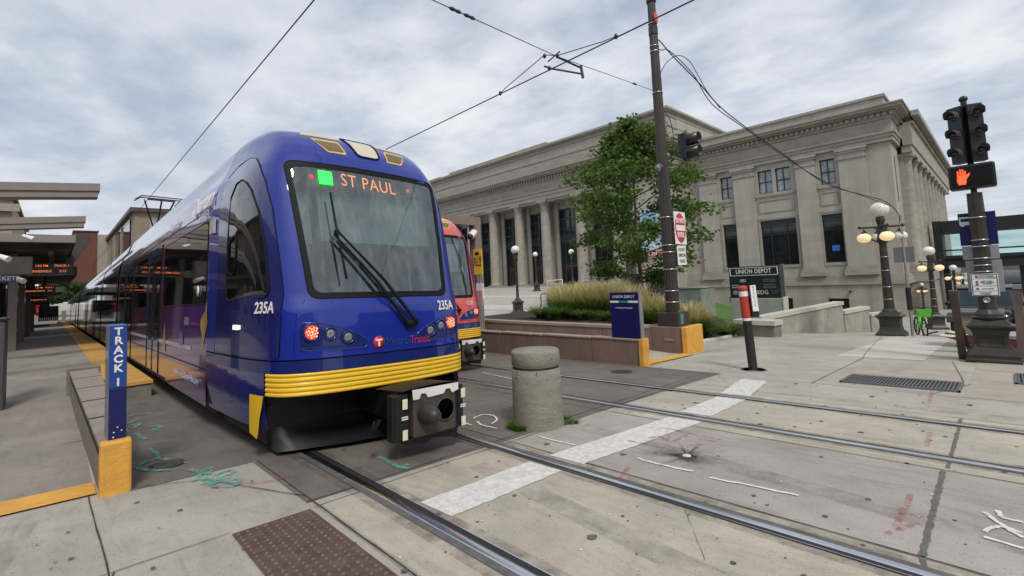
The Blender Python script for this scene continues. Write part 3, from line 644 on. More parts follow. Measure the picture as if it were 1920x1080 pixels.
    for sg in (1, -1):
        q = [(sg*a, b) for a, b in lp]; v = MB(); fill(v, q if sg > 0 else q[::-1], onf, .005, 6, 8); v.build('roof_stripe', mat('stripe_gold', (.66,.47,.16), .4, coat=.3), rt, True)
    # ---- coupler
    cz = .42; c = MB()
    c.bevbox(-.16,-.64,.20,.36,-.38,.64,.02); co = c.build('coupler', m_brown, rt, True)
    q = MB(); q.lathe([(.105,-.64),(.10,-.70),(.075,-.78),(.045,-.84),(.0,-.845)], (-.015,0,cz), 24, 'y'); q.box(-.03,-.85,cz-.03,.02,-.80,cz+.03); q.build('coupler_cone', m_cgrey, co, True)
    q = MB(); q.lathe([(.103,-.645),(.103,-.648),(0,-.648)], (.215,0,cz+.005), 24, 'y'); q.build('coupler_socket', m_hole, co, True)
    q = MB(); q.lathe([(.118,-.641),(.118,-.652),(.104,-.652),(.103,-.641)], (.215,0,cz+.005), 24, 'y'); q.build('socket_rim', m_brown, co, True)
    for x0, x1 in ((-.38,-.20),(.37,.47)):
        q = MB(); q.bevbox(x0,-.62,.20,x1,-.50,.64,.015)
        q.box(x0+.02,-.63,.24,x0+.04,-.62,.62); q.box(x0+.02,-.635,.42,x0+.06,-.62,.44); eb = q.build('electric_head', m_under, co, True)
        for z in (.26,.55):
            q = MB(); q.box((x0+x1)/2+.01,-.636,z-.05,(x0+x1)/2+.065,-.632,z+.045); q.build('warning_label', mat('label_cream', (.72,.70,.50), .6), eb, True)
        q = MB()
        for z in (.40,.42): q.box((x0+x1)/2,-.636,z,(x0+x1)/2+.07,-.632,z+.012)
        q.build('white_mark', m_decal, eb, True)
    q = MB(); q.prism([(-.18,.67),(.38,.67),(.38,.60),(.30,.575),(.27,.625),(.22,.625),(.19,.585),(.0,.575),(-.03,.62),(-.08,.625),(-.10,.575),(-.17,.575)], (0,-.655,0), (1,0,0), (0,0,1), (0,1,0), .01); q.build('coupler_label_plate', mat('label_white', (.72,.70,.66), .5), co, True)
    q = MB(); q.grid(lambda u, v: (u, v, .675+.02*math.sin(u*4+1)-.08*max(0,abs(u)-.25)-.06*(v+.66)), frange(-.28,.40,10), frange(-.64,-.1,4)); q.grid(lambda u, v: (u, v, .668+.02*math.sin(u*4+1)-.08*max(0,abs(u)-.25)-.06*(v+.66)), frange(-.28,.40,10), frange(-.64,-.1,4)); q.build('coupler_hood', m_under, co, True)
    q = MB(); q.box(-.12,-.38,.3,.2,.6,.58); q.tube([(-.4,-.3,.35),(-.5,-.45,.28),(-.46,-.52,.42)], .02, 6); q.prism([(-.3,.20),(.42,.20),(.4,.10),(.1,.15),(.02,.11),(-.2,.14)], (0,-.58,0), (1,0,0), (0,0,1), (0,1,0), .14); q.build('drawbar', m_under, co, True)
    q = MB(); q.prism([(1.03,.62),(1.10,.62),(1.13,.12),(1.05,.10)], (0,.30,0), (1,0,0), (0,0,1), (0,1,0), .06); q.build('plow_bracket', m_under, rt, True)
    # ---- body sections with windows, doors and bellows
    for i, (y0, y1, wins, doors) in enumerate(secs):
        b = body_mb(y0, y1, .3, 3.88); bo_ = b.build('car_section', wrapm, rt, True)
        e = MB(); e.box(-1.27, y1-.02, .35, 1.27, y1, 3.1); e.box(-1.0, y1-.02, 3.1, 1.0, y1, 3.6); e.build('end_wall', m_rubber, bo_, True)
        for s in ((-1,) if detail else (1,)):
            fs = lambda y, z, o: ons(y, z, o, s)
            for a, c_ in wins:
                lp = rr_loop(1.60, 2.70, a, c_, a, c_, .07, 3); q = MB(); fill(q, lp, fs, .004, 8, 6); wo = q.build('window', m_gl, bo_, True)
                q = MB(); outline(q, lp, fs, .004, .006); q.build('window_seal', m_gasket, wo, True)
            for a, c_ in doors:
                q = MB(); fill(q, [(a,.37),(c_,.37),(c_,2.78),(a,2.78)], fs, .003, 14, 3); do = q.build('door', wrapm, bo_, True)
                m_ = (a+c_)/2
                for p, r_ in ((a+.10, m_-.06), (m_+.06, c_-.10)):
                    q = MB(); fill(q, rr_loop(.95 if 1 else 1, 2.62, p, r_, p, r_, .05, 3), fs, .006, 8, 3); q.build('door_glass', m_gl, do, True)
                q = MB()
                for yy_ in (a, m_, c_): q.tube([fs(yy_, z, .004) for z in (.37, 1., 1.8, 2.78)], .011, 5)
                q.build('door_seal', m_gasket, do, True)
            q = MB(); q.tube([fs(y, 2.86+.0*y, .0) for y in (y0, y1)], .007, 4)
            q.tube([fs(y, .76, .001) for y in (y0, y1)], .009, 4); q.build('panel_seam', m_gasket, bo_, True)
        if i < len(secs)-1:
            q = MB(); yy_ = y1
            while yy_ < secs[i+1][0]-.01:
                q.add(*[( [(s_*1.325*wz(z)*k, y_, z) for y_, k in ((yy_, .93), (yy_+.06, .98), (yy_+.12, .93)) for z in (.5,1.5,2.6,3.0,3.2,3.45,3.6)], [(a*7+b_, a*7+b_+1, (a+1)*7+b_+1, (a+1)*7+b_) for a in range(2) for b_ in range(6)]) for s_ in (-1,)][0]); yy_ += .12
            q.box(-1.0, y1, .5, 1.0, secs[i+1][0], 3.5); q.build('bellows', m_rubber, rt, True)
    return cabo
def train_matrix(x, y): return Matrix.Translation((x, y, zg(x, y)+.02)) @ Matrix.Rotation(math.atan(-.018), 4, 'X') @ Matrix.Rotation(.035, 4, 'Y')
m_cabblue = mat('cab_blue_paint', (.004,.020,.25), .45, var=.06, scale=1.5, coat=1., spec=.2)
m_navy = mat('navy_band_paint', (.004,.014,.12), .4, var=.08, coat=.9, spec=.2)
def wrap():
    m = bpy.data.materials.new('wrap_vinyl'); m.use_nodes = True; nt = m.node_tree; p = nt.nodes['Principled BSDF']; p.inputs['Roughness'].default_value = .22; p.inputs['Coat Weight'].default_value = 1.; p.inputs['Coat Roughness'].default_value = .04; p.inputs['Coat IOR'].default_value = 1.62
    tc = nt.nodes.new('ShaderNodeTexCoord'); s_ = nt.nodes.new('ShaderNodeSeparateXYZ'); nt.links.new(tc.outputs['Object'], s_.inputs[0])
    mr = nt.nodes.new('ShaderNodeMapRange'); nt.links.new(s_.outputs[1], mr.inputs[0]); mr.inputs[1].default_value = 1.; mr.inputs[2].default_value = 50
    r = nt.nodes.new('ShaderNodeValToRGB'); nt.links.new(mr.outputs[0], r.inputs[0]); e = r.color_ramp.elements
    st = [(0,(.010,.014,.17)),(.02,(.04,.02,.19)),(.05,(.11,.03,.22)),(.09,(.17,.03,.16)),(.115,(.09,.018,.07)),(.13,(.05,.09,.20)),(.15,(.07,.02,.10)),(.19,(.13,.02,.045)),(.21,(.05,.055,.15)),(.26,(.02,.03,.12)),(.5,(.015,.02,.10)),(1,(.02,.02,.09))]
    while len(e) < len(st): e.new(.5)
    for i, (q, c) in enumerate(st): e[i].position = q; e[i].color = (*c, 1)
    n = nt.nodes.new('ShaderNodeTexNoise'); n.inputs['Scale'].default_value = .8; mp = nt.nodes.new('ShaderNodeMapping'); mp.inputs['Scale'].default_value = (1,1,.5); nt.links.new(tc.outputs['Object'], mp.inputs[0]); nt.links.new(mp.outputs[0], n.inputs['Vector'])
    mx = nt.nodes.new('ShaderNodeMix'); mx.data_type = 'RGBA'; mx.blend_type = 'OVERLAY'; mx.inputs['Factor'].default_value = .5; nt.links.new(r.outputs[0], mx.inputs['A']); nt.links.new(n.outputs['Color'], mx.inputs['B'])
    nt.links.new(mx.outputs['Result'], p.inputs['Base Color']); return m
m_wrap = wrap()
T1 = root('light_rail_train', (0,0,0), 'blue and purple light rail train with yellow bumper waiting at the left platform', 'train', mat=train_matrix(2.70, 4.77))
secs1 = [(2.4,14.5,[(2.5,5.95),(8.2,10.5),(12.7,14.2)],[(6.3,7.85),(10.8,12.4)]),(15.1,21.9,[(15.5,21.5)],[]),(22.5,47.5,[(23,25.5),(28,33),(37,42)],[(26,27.6),(34,35.6)]),(50.2,62,[(51,54.5),(57,61)],[(55,56.6)]),(62.5,69,[(63,68.5)],[]),(69.5,95,[(70,74),(77,84)],[(75,76.6)])]
cab1 = make_train(T1, m_cabblue, m_wrap, m_navy, True, secs1)
for y0, y1 in ((45.0,47.55),(50.15,52.6)):
    q = body_mb(y0, y1, .3, 3.88, .006); q.build('cab_end', m_cabblue, T1, True)
q = body_mb(46.4, 48.3, 3.2, 3.7, .012, sides=(-1,)); q.build('roof_end_cap', m_bum, T1, True)
q = body_mb(44.8, 47.6, .3, .8, .012, sides=(-1,)); q.build('yellow_skirt_end', m_bum, T1, True)
# side: arch panel, cab window, decals
fs = lambda y, z, o: ons(y, z, o, -1)
arch = [(1.95,1.02),(1.95,2.9),(1.93,3.18),(1.7,3.31),(1.4,3.335),(1.15,3.27),(.95,3.14),(.76,2.93),(.60,2.6),(.51,2.3),(.42,2.0),(.33,1.66),(.29,1.3),(.29,1.02)]
q = MB(); fill(q, arch, fs, .012, 40, 16); ap = q.build('cab_door_panel', mat('arch_navy_paint', (.012,.014,.12), .22, coat=1.), T1, True)
q = MB(); outline(q, arch, fs, .010, .006); q.build('panel_edge', m_gasket, ap, True)
cw = [(1.52,1.66),(1.54,2.35),(1.52,2.85),(1.42,3.0),(1.27,3.02),(1.12,2.96),(.95,2.84),(.76,2.58),(.62,2.25),(.52,1.92),(.47,1.72),(.48,1.66),(.54,1.63),(1.45,1.62)]
q = MB(); fill(q, cw, fs, .017, 30, 12); cwo = q.build('cab_side_window', m_gl, T1, True)
q = MB(); outline(q, cw, fs, .017, .010); q.build('window_seal', m_gasket, cwo, True)
q = MB(); q.tube([fs(1.47, 1.95, .024), fs(1.47, 2.28, .024), fs(1.30, 2.36, .024), fs(1.24, 2.30, .024), fs(1.24, 1.98, .024), fs(1.32, 1.9, .024), fs(1.47, 1.95, .024)], .008, 5); q.build('window_latch', m_gasket, cwo, True)
def lr(y, z):   # local frame for lettering on the left side: reading direction is toward the nose (-y)
    a, b = Vector(fs(y+.2, z, .01)), Vector(fs(y-.2, z, .01)); u = Vector(fs(y, z+.1, .01))-Vector(fs(y, z-.1, .01)); return fs(y, z, .020), b-a, u
def side_text(s, size, y, z, nm, m, **k):
    o, r, u = lr(y, z); text(s, size, o, r, u, nm, m, T1, True, **k)
for s_ in (-1, 1): MB().tube([onf(s_*x, z, .001) for x, z in ((.90,1.60),(.985,1.45),(1.01,1.25),(1.01,1.02))], .0035, 4).build('nose_seam', m_gasket, T1, True)
side_text('235A', .165, .50, 1.52, 'car_number', m_decal, bold=.003, sx=.82)
side_text('Quantum', .40, 3.02, 3.03, 'advert_lettering', mat('advert_white', (.85,.85,.9), .4), sx=.85, bold=.006)
side_text('FIBER', .18, 2.72, 2.79, 'advert_lettering', m_pale, sx=1.0, space=1.3, bold=.004)
side_text('Super fast', .26, 5.2, 2.98, 'advert_lettering', m_pale, sx=.9)
side_text('Learn more at QuantumFiber.com', .12, 3.6, .57, 'advert_lettering', m_pale, bold=.002)
fl = [(2.42,1.66),(2.50,1.50),(2.66,1.44),(2.76,1.38),(2.74,1.28),(2.64,1.18),(2.60,1.02),(2.44,1.24),(2.36,1.36),(2.40,1.46)]
q = MB(); q.add([fs(y, z, .008) for y, z in fl], [tuple(range(len(fl)))]); q.build('flame_decal', m_gold, T1, True)
fl = [(5.62,1.36),(5.72,1.15),(5.78,.95),(5.74,.82),(5.50,.80),(5.46,.95),(5.54,1.18)]
q = MB(); q.add([fs(y, z, .008) for y, z in fl], [tuple(range(len(fl)))]); q.build('flame_decal', m_gold, T1, True)
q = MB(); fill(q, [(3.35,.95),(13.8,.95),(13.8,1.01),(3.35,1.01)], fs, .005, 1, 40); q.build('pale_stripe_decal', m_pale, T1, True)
fl = [(4.1,1.22),(4.2,1.16),(4.22,.98),(3.92,.98),(3.94,1.16)]
q = MB(); q.add([fs(y, z, .008) for y, z in fl], [tuple(range(len(fl)))]); q.build('blue_dome_decal', mat('pale_blue_decal', (.14,.20,.42), .3, coat=.6), T1, True)
q = MB(); q.obox(fs(1.163, 1.319, .012), (0,1,0), (1,0,0), (0,0,1), .085, .012, .024); mk = q.build('side_marker_lamp', mat('marker_glow', (1,.95,.8), .3, emit=1.6, ecol=(1,.93,.75)), T1, True)
q = MB(); outline(q, [(1.24,1.285),(1.24,1.353),(1.085,1.353),(1.085,1.285)], fs, .01, .009); q.build('marker_bezel', m_gasket, T1, True)
q = MB(); outline(q, [(1.62,1.0),(1.62,1.33),(1.30,1.33),(1.30,1.0)], fs, .008, .003); q.build('access_panel_edge', m_gasket, T1, True)
q = MB(); q.obox(fs(3.75, 1.36, .01), (0,1,0), (1,0,0), (0,0,1), .05, .012, .06); q.build('access_latch', m_steelg, T1, True)
q = MB(); q.lathe([(.075,0),(.075,.004),(0,.005)], (0,0,0), 16, 'x'); q.v = [(fs(2.95,1.78,.014)[0]-x, 2.95+y, 1.78+z) for x, y, z in q.v]; q.build('round_sticker', m_decal, T1, True)
q = MB(); q.obox(fs(2.22, 2.58, .02), (0,1,0), (1,0,0), (0,0,1), .10, .015, .09); q.build('side_sign_box', mat('box_grey', (.42,.42,.38), .6), T1, True)
# front: number, badge, operator lettering
def ftext(s, size, x, z, nm, m, **k):
    a, b = Vector(onf(x-.12, z, 0)), Vector(onf(x+.12, z, 0)); u = Vector(onf(x, z+.06, 0))-Vector(onf(x, z-.06, 0)); text(s, size, onf(x, z, .007), b-a, u, nm, m, T1, True, **k)
ftext('235A', .165, .80, 1.475, 'car_number', m_decal, bold=.003, sx=.82)
m_tred = mat('operator_red', (.48,.02,.03), .4)
q = MB(); q.lathe([(.068,-.006),(.068,-.009),(0,-.0095)], onf(-.177,1.108), 28, 'y'); bd = q.build('badge', m_tred, T1, True)
q = MB(); x0, y0, z0 = onf(-.177,1.108,.012); q.box(x0-.038,y0-.002,z0+.018,x0+.038,y0,z0+.036); q.box(x0-.011,y0-.002,z0-.042,x0+.011,y0,z0+.018); q.build('badge_letter', m_decal, bd, True)
ftext('Transit', .135, .355, 1.097, 'operator_lettering', m_tred, sx=.74); ftext('Metro', .135, .05, 1.10, 'operator_lettering', mat('operator_blue', (.012,.05,.22), .4), sx=.85)
# roof gear and pantograph
q = MB()
for a, b in ((3.2,6.2),(7,12.5),(23.5,30)): MB().bevbox(-.80, a, 3.86, .85, b, 3.98, .03).build('roof_equipment', m_steelg, T1, True)
q = MB(); q.tube([(-.75,9.0,3.9),(-.78,9.0,4.02),(-.72,8.7,4.10),(-.6,8.3,4.12)], .018, 6); q.build('roof_handrail', mat('dark_red_paint', (.16,.02,.03), .5), T1, True)
pg = MB(); Yp = 18.2; zt = 5.95-.0
pg.tube([(-.75,Yp-.25,zt-.16),(-.55,Yp-.25,zt),(.75,Yp-.25,zt),(.95,Yp-.25,zt-.16)], .022, 6); pg.tube([(-.75,Yp+.15,zt-.16),(-.55,Yp+.15,zt),(.75,Yp+.15,zt),(.95,Yp+.15,zt-.16)], .022, 6)
pg.tube([(-.35,Yp,zt-.08),(.55,Yp,zt-.08)], .03, 6); pg.tube([(-.45,Yp-.05,zt-.12),(.1,Yp+1.8,zt-1.0),(.0,Yp+.2,zt-1.9)], .03, 6); pg.tube([(.5,Yp-.05,zt-.12),(.3,Yp+1.8,zt-1.0),(.4,Yp+.2,zt-1.9)], .03, 6)
pg.tube([(.1,Yp,zt-.1),(.2,Yp+1.75,zt-1.0)], .03, 6); pg.bevbox(-.6, Yp-.4, 3.86, .8, Yp+1.6, 4.05, .03); pg.build('pantograph', mat('pantograph_steel', (.05,.045,.045), .5, .4), T1, True)
# second train
m_coral = mat('coral_red_paint', (.62,.085,.06), .3, var=.08, coat=.8); m_mag = mat('magenta_paint', (.19,.008,.14), .3, var=.1, coat=.8)
T2 = root('light_rail_train', (0,0,0), 'coral and magenta light rail train half hidden behind the blue one', 'train', mat=train_matrix(6.55, 8.95))
secs2 = [(2.4,14.5,[(2.6,5.95),(8.2,10.5)],[(6.3,7.85)]),(15.1,40,[(15.5,21.5),(25,30)],[])]
make_train(T2, m_coral, m_mag, mat('deep_blue_band', (.012,.024,.16), .3, coat=.8), False, secs2)
fr_ = lambda y, z, o: ons(y, z, o, 1)
q = shell(1.3, 3.42, .05, off=.006, plan=[(x, y) for x, y in FP if x > .955 and y < 2.3]); q.build('cab_side_panel', m_mag, T2, True)
arch2 = [(1.95,1.02),(1.95,3.2),(1.4,3.335),(.95,3.12),(.78,2.85),(.60,2.5),(.46,2.1),(.34,1.7),(.27,1.3),(.25,1.02)]
q = MB(); fill(q, arch2, fr_, .004, 26, 10); q.build('cab_door_panel', m_mag, T2, True)
for (y, z, r1, r2) in ((.52,2.05,.09,.14),(.42,1.62,.07,.12),(.75,2.55,.08,.12),(1.3,1.3,.14,.12),(1.2,2.2,.12,.16)):
    q = MB(); n = 18; q.add([fr_(y+r1*math.cos(2*math.pi*i/n), z+r2*math.sin(2*math.pi*i/n), .010) for i in range(n)], [tuple(range(n))]); q.build('white_dot_decal', m_decal, T2, True)
text('123B', .15, onf(.66,1.47,.007), Vector(onf(.8,1.47))-Vector(onf(.5,1.47)), (0,.2,1), 'car_number', m_decal, T2, True, sx=.82)
# ================================================================== DEPOT
m_stone = blockmat('limestone_blocks', (.375,.348,.305), (.29,.265,.23), 1.7, .62, ms=.007, var=.06, streak=.13)
m_stone2 = mat('limestone_trim', (.375,.345,.30), .88, col2=(.265,.242,.207), scale=.9, detail=9, stretch=(1,1,2.5), speck=.06)
m_stonep = blockmat('limestone_base', (.345,.315,.275), (.25,.225,.19), 2.0, .75, ms=.012, var=.09)
m_wind = mat('dark_window_glass', (.012,.014,.017), .06, var=.5, scale=2, spec=.7); m_frame = mat('dark_window_frame', (.018,.022,.024), .5)
m_teal2 = mat('dark_teal_mullion', (.016,.034,.038), .5); m_blind = mat('pale_blind_glass', (.30,.33,.36), .12, var=.3, scale=2)
m_doorred = mat('oxblood_door', (.11,.03,.022), .5)
D = root('depot_building', (46, 5, 0), 'long grey limestone depot with a colonnade and a lower flat-roofed wing', 'building')
def B(*bx): 
    m = MB()
    for b in bx: m.box(*b)
    return m
# --- central block
YA, YB = 23.5, 84.
cb = B((48.7,YA+.05,-1.5,75,YB,19.0), (46.4,YA,-.6,48.69,28.3,11.88), (46.4,78,.0,48.69,YB,11.88)); cb.build('central_block', m_stone, D)
fl_ = B((44.9,28.,-.4,48.68,78.1,.62), (44.3,28.,-.5,44.9,78.1,.40), (43.7,28.,-.5,44.3,78.1,.20), (43.7,24.5,-1.,46.39,28.,.62)); fl_.build('front_steps', m_stone2, D)
e = B((46.2,YA-.1,11.9,74,YB,12.45), (46.12,YA-.18,12.452,74,YB,12.95), (46.0,YA-.3,12.952,74,YB,13.2), (46.2,YA-.1,13.202,74,YB,14.25), (46.05,YA-.25,14.252,74,YB,14.42)); e.build('entablature', m_stone2, D)
e = B((45.5,YA-.8,14.86,74,YB,15.02), (45.25,YA-1.05,15.022,74,YB,15.3), (45.05,YA-1.2,15.302,74,YB,15.48), (45.9,YA-.35,15.482,74,YB,15.9), (46.2,YA-.1,15.902,74,YB,16.35), (46.4,YA,16.352,74,YB,16.9)); e.build('cornice', m_stone2, D)
e = B((46.55,YA+.1,16.902,74,YB,18.75)); e.build('attic', m_stone, D)
e = B((46.45,YA,17.15,74,YB,17.28), (46.42,YA,18.3,74,YB,18.42), (46.25,YA-.15,18.752,74,YB,18.9), (46.05,YA-.3,18.902,74,YB,19.15)); e.build('attic_cornice', m_stone2, D)
e = B((46.3,40.6,19.152,60,62,19.5), (46.4,64.5,19.152,60,YB,19.42)); e.build('roof_parapet', m_stone2, D)
e = B((46.03,YA-.27,14.422,74,YB,14.86))
y = YA-.2
d_ = MB()
while y < 80: d_.box(45.82, y, 14.44, 46.02, y+.26, 14.8); y += .5
x = 46.2
while x < 60: d_.box(x, YA-.47, 14.44, x+.26, YA-.28, 14.8); x += .5
eo = e.build('dentil_band', m_stone2, D); d_.build('dentil_course', m_stone2, eo, kind='stuff')
# columns
cx_ = 47.05
colp = [(.78,0),(.80,.05),(.80,.12),(.74,.2),(.715,.24)]+[(.70-.10*(t/10)**1.5, .3+9.75*t/10) for t in range(11)]+[(.62,10.08),(.62,10.16),(.60,10.18),(.60,10.45),(.66,10.5),(.80,10.72),(.82,10.78)]
for y in (30.8,36.1,41.95,46.95,52.4,57.7,63.0,68.3,73.6):
    c = MB(); c.lathe([(r, z+.82) for r, z in colp], (cx_, y, 0), 28); c.box(cx_-.86, y-.86, .625, cx_+.86, y+.86, .82); c.box(cx_-.85, y-.85, 11.6, cx_+.85, y+.85, 11.895); c.build('column', m_stone2, D)
B((46.4,28.31,11.6,48.69,77.9,11.89)).build('porch_ceiling', m_stone2, D)
ax = [28.3]+[30.8,36.1,41.95,46.95,52.4,57.7,63.0,68.3,73.6]+[78.]
for i, (a, b) in enumerate(zip(ax[1:-1], ax[2:])):
    m_ = (a+b)/2; h = min(1.75, (b-a)/2-.88)
    wn = B((48.62,m_-h,.64,48.69,m_+h,10.6)).build('tall_window', m_wind, D)
    f = MB()
    for yy_ in frange(m_-h, m_+h, 4): f.box(48.52, yy_-.06, .64, 48.615, yy_+.06, 10.6)
    for z in (3.3, 6.2, 7.15, 8.0, 9.3, 10.55): f.box(48.54, m_-h, z-.08, 48.60, m_+h, z+.08)
    f.box(48.56, m_-h, 6.2, 48.598, m_+h, 7.15); f.build('mullions', m_teal2, wn)
    if i in (1, 2, 3): dd = B((48.45,m_-1.1,.63,48.53,m_+1.1,3.15)); dd.build('entrance_door', m_doorred, D); B((48.42,m_-.95,.95,48.446,m_-.12,2.9),(48.42,m_+.12,.95,48.446,m_+.95,2.9)).build('door_glass', m_wind, D)
    # wall pilaster beside the opening
    B((48.35,m_-h-.62,.63,48.69,m_-h-.05,11.59),(48.35,m_+h+.05,.63,48.69,m_+h+.62,11.59)).build('wall_pier', m_stone, D)
# banner on the pier by the tree
bn = B((46.3,24.6,3.2,46.36,27.4,8.6)).build('banner', mat('banner_blue', (.10,.35,.55), .7, col2=(.55,.60,.62), scale=.9), D)
text('ORE', .9, (46.28,26.0,4.4), (0,-1,0), (0,0,1), 'banner_text', m_decal, bn, bold=.02)
B((46.27,25.0,3.3,46.295,27.0,3.9)).build('open_sign', mat('sign_red', (.5,.05,.03), .6), bn); text('OPEN', .5, (46.26,26.0,3.6), (0,-1,0), (0,0,1), 'banner_text', m_decal, bn, bold=.01)
# --- wing
XW, YR = 48.5, 5.6
XE = 92.
def openings(x0, x1, ya, yb, z0, z1, holes):   # wall of thickness x0..x1 with rectangular holes (ya,yb,za,zb)
    m = MB(); ys_ = sorted(set([ya, yb]+[v for h in holes for v in h[:2]])); zs_ = sorted(set([z0, z1]+[v for h in holes for v in h[2:]]))
    for a, b in zip(ys_, ys_[1:]):
        run = None
        for c, d in zip(zs_, zs_[1:]):
            solid = not any(h[0] < (a+b)/2 < h[1] and h[2] < (c+d)/2 < h[3] for h in holes)
            if solid: run = (run[0], d) if run else (c, d)
            if (not solid or d == zs_[-1]) and run: m.box(x0, a, run[0], x1, b, run[1]); run = None
    return m
big = [(18.08,19.36,1.76,6.02),(12.82,15.84,1.76,6.0),(9.30,10.80,1.76,5.96)]
small = [(18.12,19.3,8.62,10.85),(14.5,15.75,8.6,10.82),(12.95,14.2,8.6,10.82),(9.48,10.6,8.6,10.8)]
base = [(9.35,10.8,-2.5,-1.35),(13.6,15.1,-2.4,-1.3),(18.1,19.2,-2.2,-1.2)]
openings(XW, XW+.45, YR, YA, -6, 13.9, big+small+base).build('wing_front_wall', m_stone, D)
B((XW+.9,YR+.5,-6,XE,YA,13.6)).build('wing_core', mat('dark_core', (.02,.02,.02), .9), D)
def window(y0, y1, z0, z1, gm, rows, cols, name='window', x=XW+.3):
    wn = B((x,y0-.02,z0-.02,x+.04,y1+.02,z1+.02)).build(name, gm, D); f = MB(); t = .07
    f.box(x-.12,y0,z0,x-.01,y0+t,z1); f.box(x-.12,y1-t,z0,x-.01,y1,z1); f.box(x-.118,y0+t,z0,x-.012,y1-t,z0+t); f.box(x-.118,y0+t,z1-t,x-.012,y1-t,z1)
    for c in cols: yy_ = y0+(y1-y0)*c; f.box(x-.08,yy_-.035,z0+t,x-.014,yy_+.035,z1-t)
    for r in rows: z = z0+(z1-z0)*r; f.box(x-.075,y0+t,z-.035,x-.016,y1-t,z+.035)
    f.build('window_frame', m_frame, wn); return wn
for b in big:
    wd = b[1]-b[0] > 2; wn = window(*b, m_wind, (.68,.86), ((.27,.73) if wd else ()))
    B((XW+.1,b[0]+.07,b[2]+(b[3]-b[2])*.9,XW+.17,b[1]-.07,b[3]-.08)).build('blind_box', m_frame, wn)
for b in small: window(*b, m_blind, (.5,), (.5,))
for b in base: window(*b, m_wind, (), (), 'basement_window')
B((XW+.2,9.7,2.75,XW+.23,10.25,3.25)).build('blue_poster', mat('poster_blue', (.04,.12,.4), .5, emit=.08, ecol=(.05,.15,.6)), D)
# sills and panels
for b in small[:1]+[(12.95,15.75,8.6,10.8)]+small[3:]:
    B((XW-.12,b[0]-.28,8.28,XW-.002,b[1]+.28,8.5)).build('sill', m_stone2, D)
    B((XW-.06,b[0]-.1,6.75,XW-.002,b[1]+.1,6.85),(XW-.06,b[0]-.1,7.85,XW-.002,b[1]+.1,7.95),(XW-.06,b[0]-.1,6.852,XW-.004,b[0],7.848),(XW-.06,b[1],6.852,XW-.004,b[1]+.1,7.848)).build('wall_panel', m_stone2, D)
for b in big:
    B((XW-.07,b[0]-.2,1.5,XW-.002,b[1]+.2,1.74),(XW-.05,b[0]-.18,1.76,XW-.004,b[0]-.02,6.1),(XW-.05,b[1]+.02,1.76,XW-.004,b[1]+.18,6.1),(XW-.052,b[0]-.18,6.102,XW-.004,b[1]+.18,6.25)).build('window_surround', m_stone2, D)
for a, b in ((19.75,21.4),(16.1,17.95),(10.95,12.45),(7.3,9.15)):
    p = B((XW-.3,a,1.35,XW-.003,b,10.95)).build('pilaster', m_stone, D)
    B((XW-.38,a-.08,10.45,XW-.004,b+.08,10.6),(XW-.42,a-.12,10.952,XW-.002,b+.12,11.15),(XW-.5,a-.2,11.152,XW-.002,b+.2,11.38)).build('pilaster_capital', m_stone2, p)
    B((XW-.42,a-.15,1.0,XW-.003,b+.15,1.2),(XW-.36,a-.08,1.202,XW-.004,b+.08,1.42),(XW-.5,a-.24,.62,XW-.001,b+.24,.998)).build('pilaster_base', m_stone2, p)
B((XW-.2,YR-.2,.35,XE,YA,.60),(XW-.36,YR-.36,-.18,XE,YA,.02),(XW-.28,YR-.28,.022,XE,YA,.348)).build('water_table', m_stone2, D)
openings(XW-.22, XW-.005, YR-.22, YA-.5, -6, -.19, [(h[0]-.02,h[1]+.02,h[2]-.02,h[3]+.02) for h in base]).build('base_course', m_stonep, D)
B((XW-.25,YR-.25,11.4,XE,YA,11.72),(XW-.32,YR-.32,11.722,XE,YA,12.0),(XW-.42,YR-.42,12.002,XE,YA,12.18),(XW-.22,YR-.22,12.182,XE,YA,13.2),(XW-.36,YR-.36,13.202,XE,YA,13.36)).build('wing_entablature', m_stone2, D)
e = B((XW-.38,YR-.38,13.362,XE,YA,13.75)).build('dentil_band', m_stone2, D); d_ = MB(); y = YR-.45
while y < YA-1.: d_.box(XW-.56, y, 13.4, XW-.39, y+.22, 13.7); y += .42
x = XW-.4
while x < XE: d_.box(x, YR-.56, 13.4, x+.22, YR-.39, 13.7); x += .42
d_.build('dentil_course', m_stone2, e, kind='stuff')
B((XW-.75,YR-.75,13.752,XE,YA-1.1,13.9),(XW-1.05,YR-1.05,13.902,XE,YA-1.1,14.12),(XW-1.18,YR-1.18,14.122,XE,YA-1.1,14.24)).build('wing_cornice', m_stone2, D)
B((XW+.15,YR+.15,14.242,XE,YA,15.15)).build('wing_parapet', m_stone, D); B((XW+.02,YR+.02,15.152,XE,YA,15.38)).build('parapet_cap', m_stone2, D)
# side of the wing with engaged columns
sw = openings(YR, YR+.44, XW+.46, XE, -6, 13.9, [])
sw.v = [(y, x, z) for x, y, z in sw.v]; sw.build('wing_side_wall', m_stone, D)
B((49.9,YR-.015,6.5,50.25,YR+.0,10.3),(49.9,YR-.015,1.9,50.25,YR+.0,5.4)).build('slit_window', m_wind, D)
for i in range(10):
    x = 52.9+3.75*i
    c = MB(); c.lathe([(.62,1.25),(.6,1.5),(.55,1.6),(.52,5),(.46,10.1),(.5,10.2),(.62,10.5)], (x, YR-.35, 0), 20); c.box(x-.68, YR-1.0, 10.502, x+.68, YR-.002, 10.8); c.box(x-.7, YR-1.05, .95, x+.7, YR-.002, 1.25); c.box(x-.6, YR-.36, 1.26, x+.6, YR-.003, 10.48); c.build('side_column', m_stone2, D)
    B((x+.95,YR-.03,1.9,x+2.8,YR-.001,10.6)).build('side_window', m_wind, D) 
    B((x+.9,YR-.12,5.9,x+2.85,YR-.032,6.9)).build('side_spandrel', m_stone2, D)
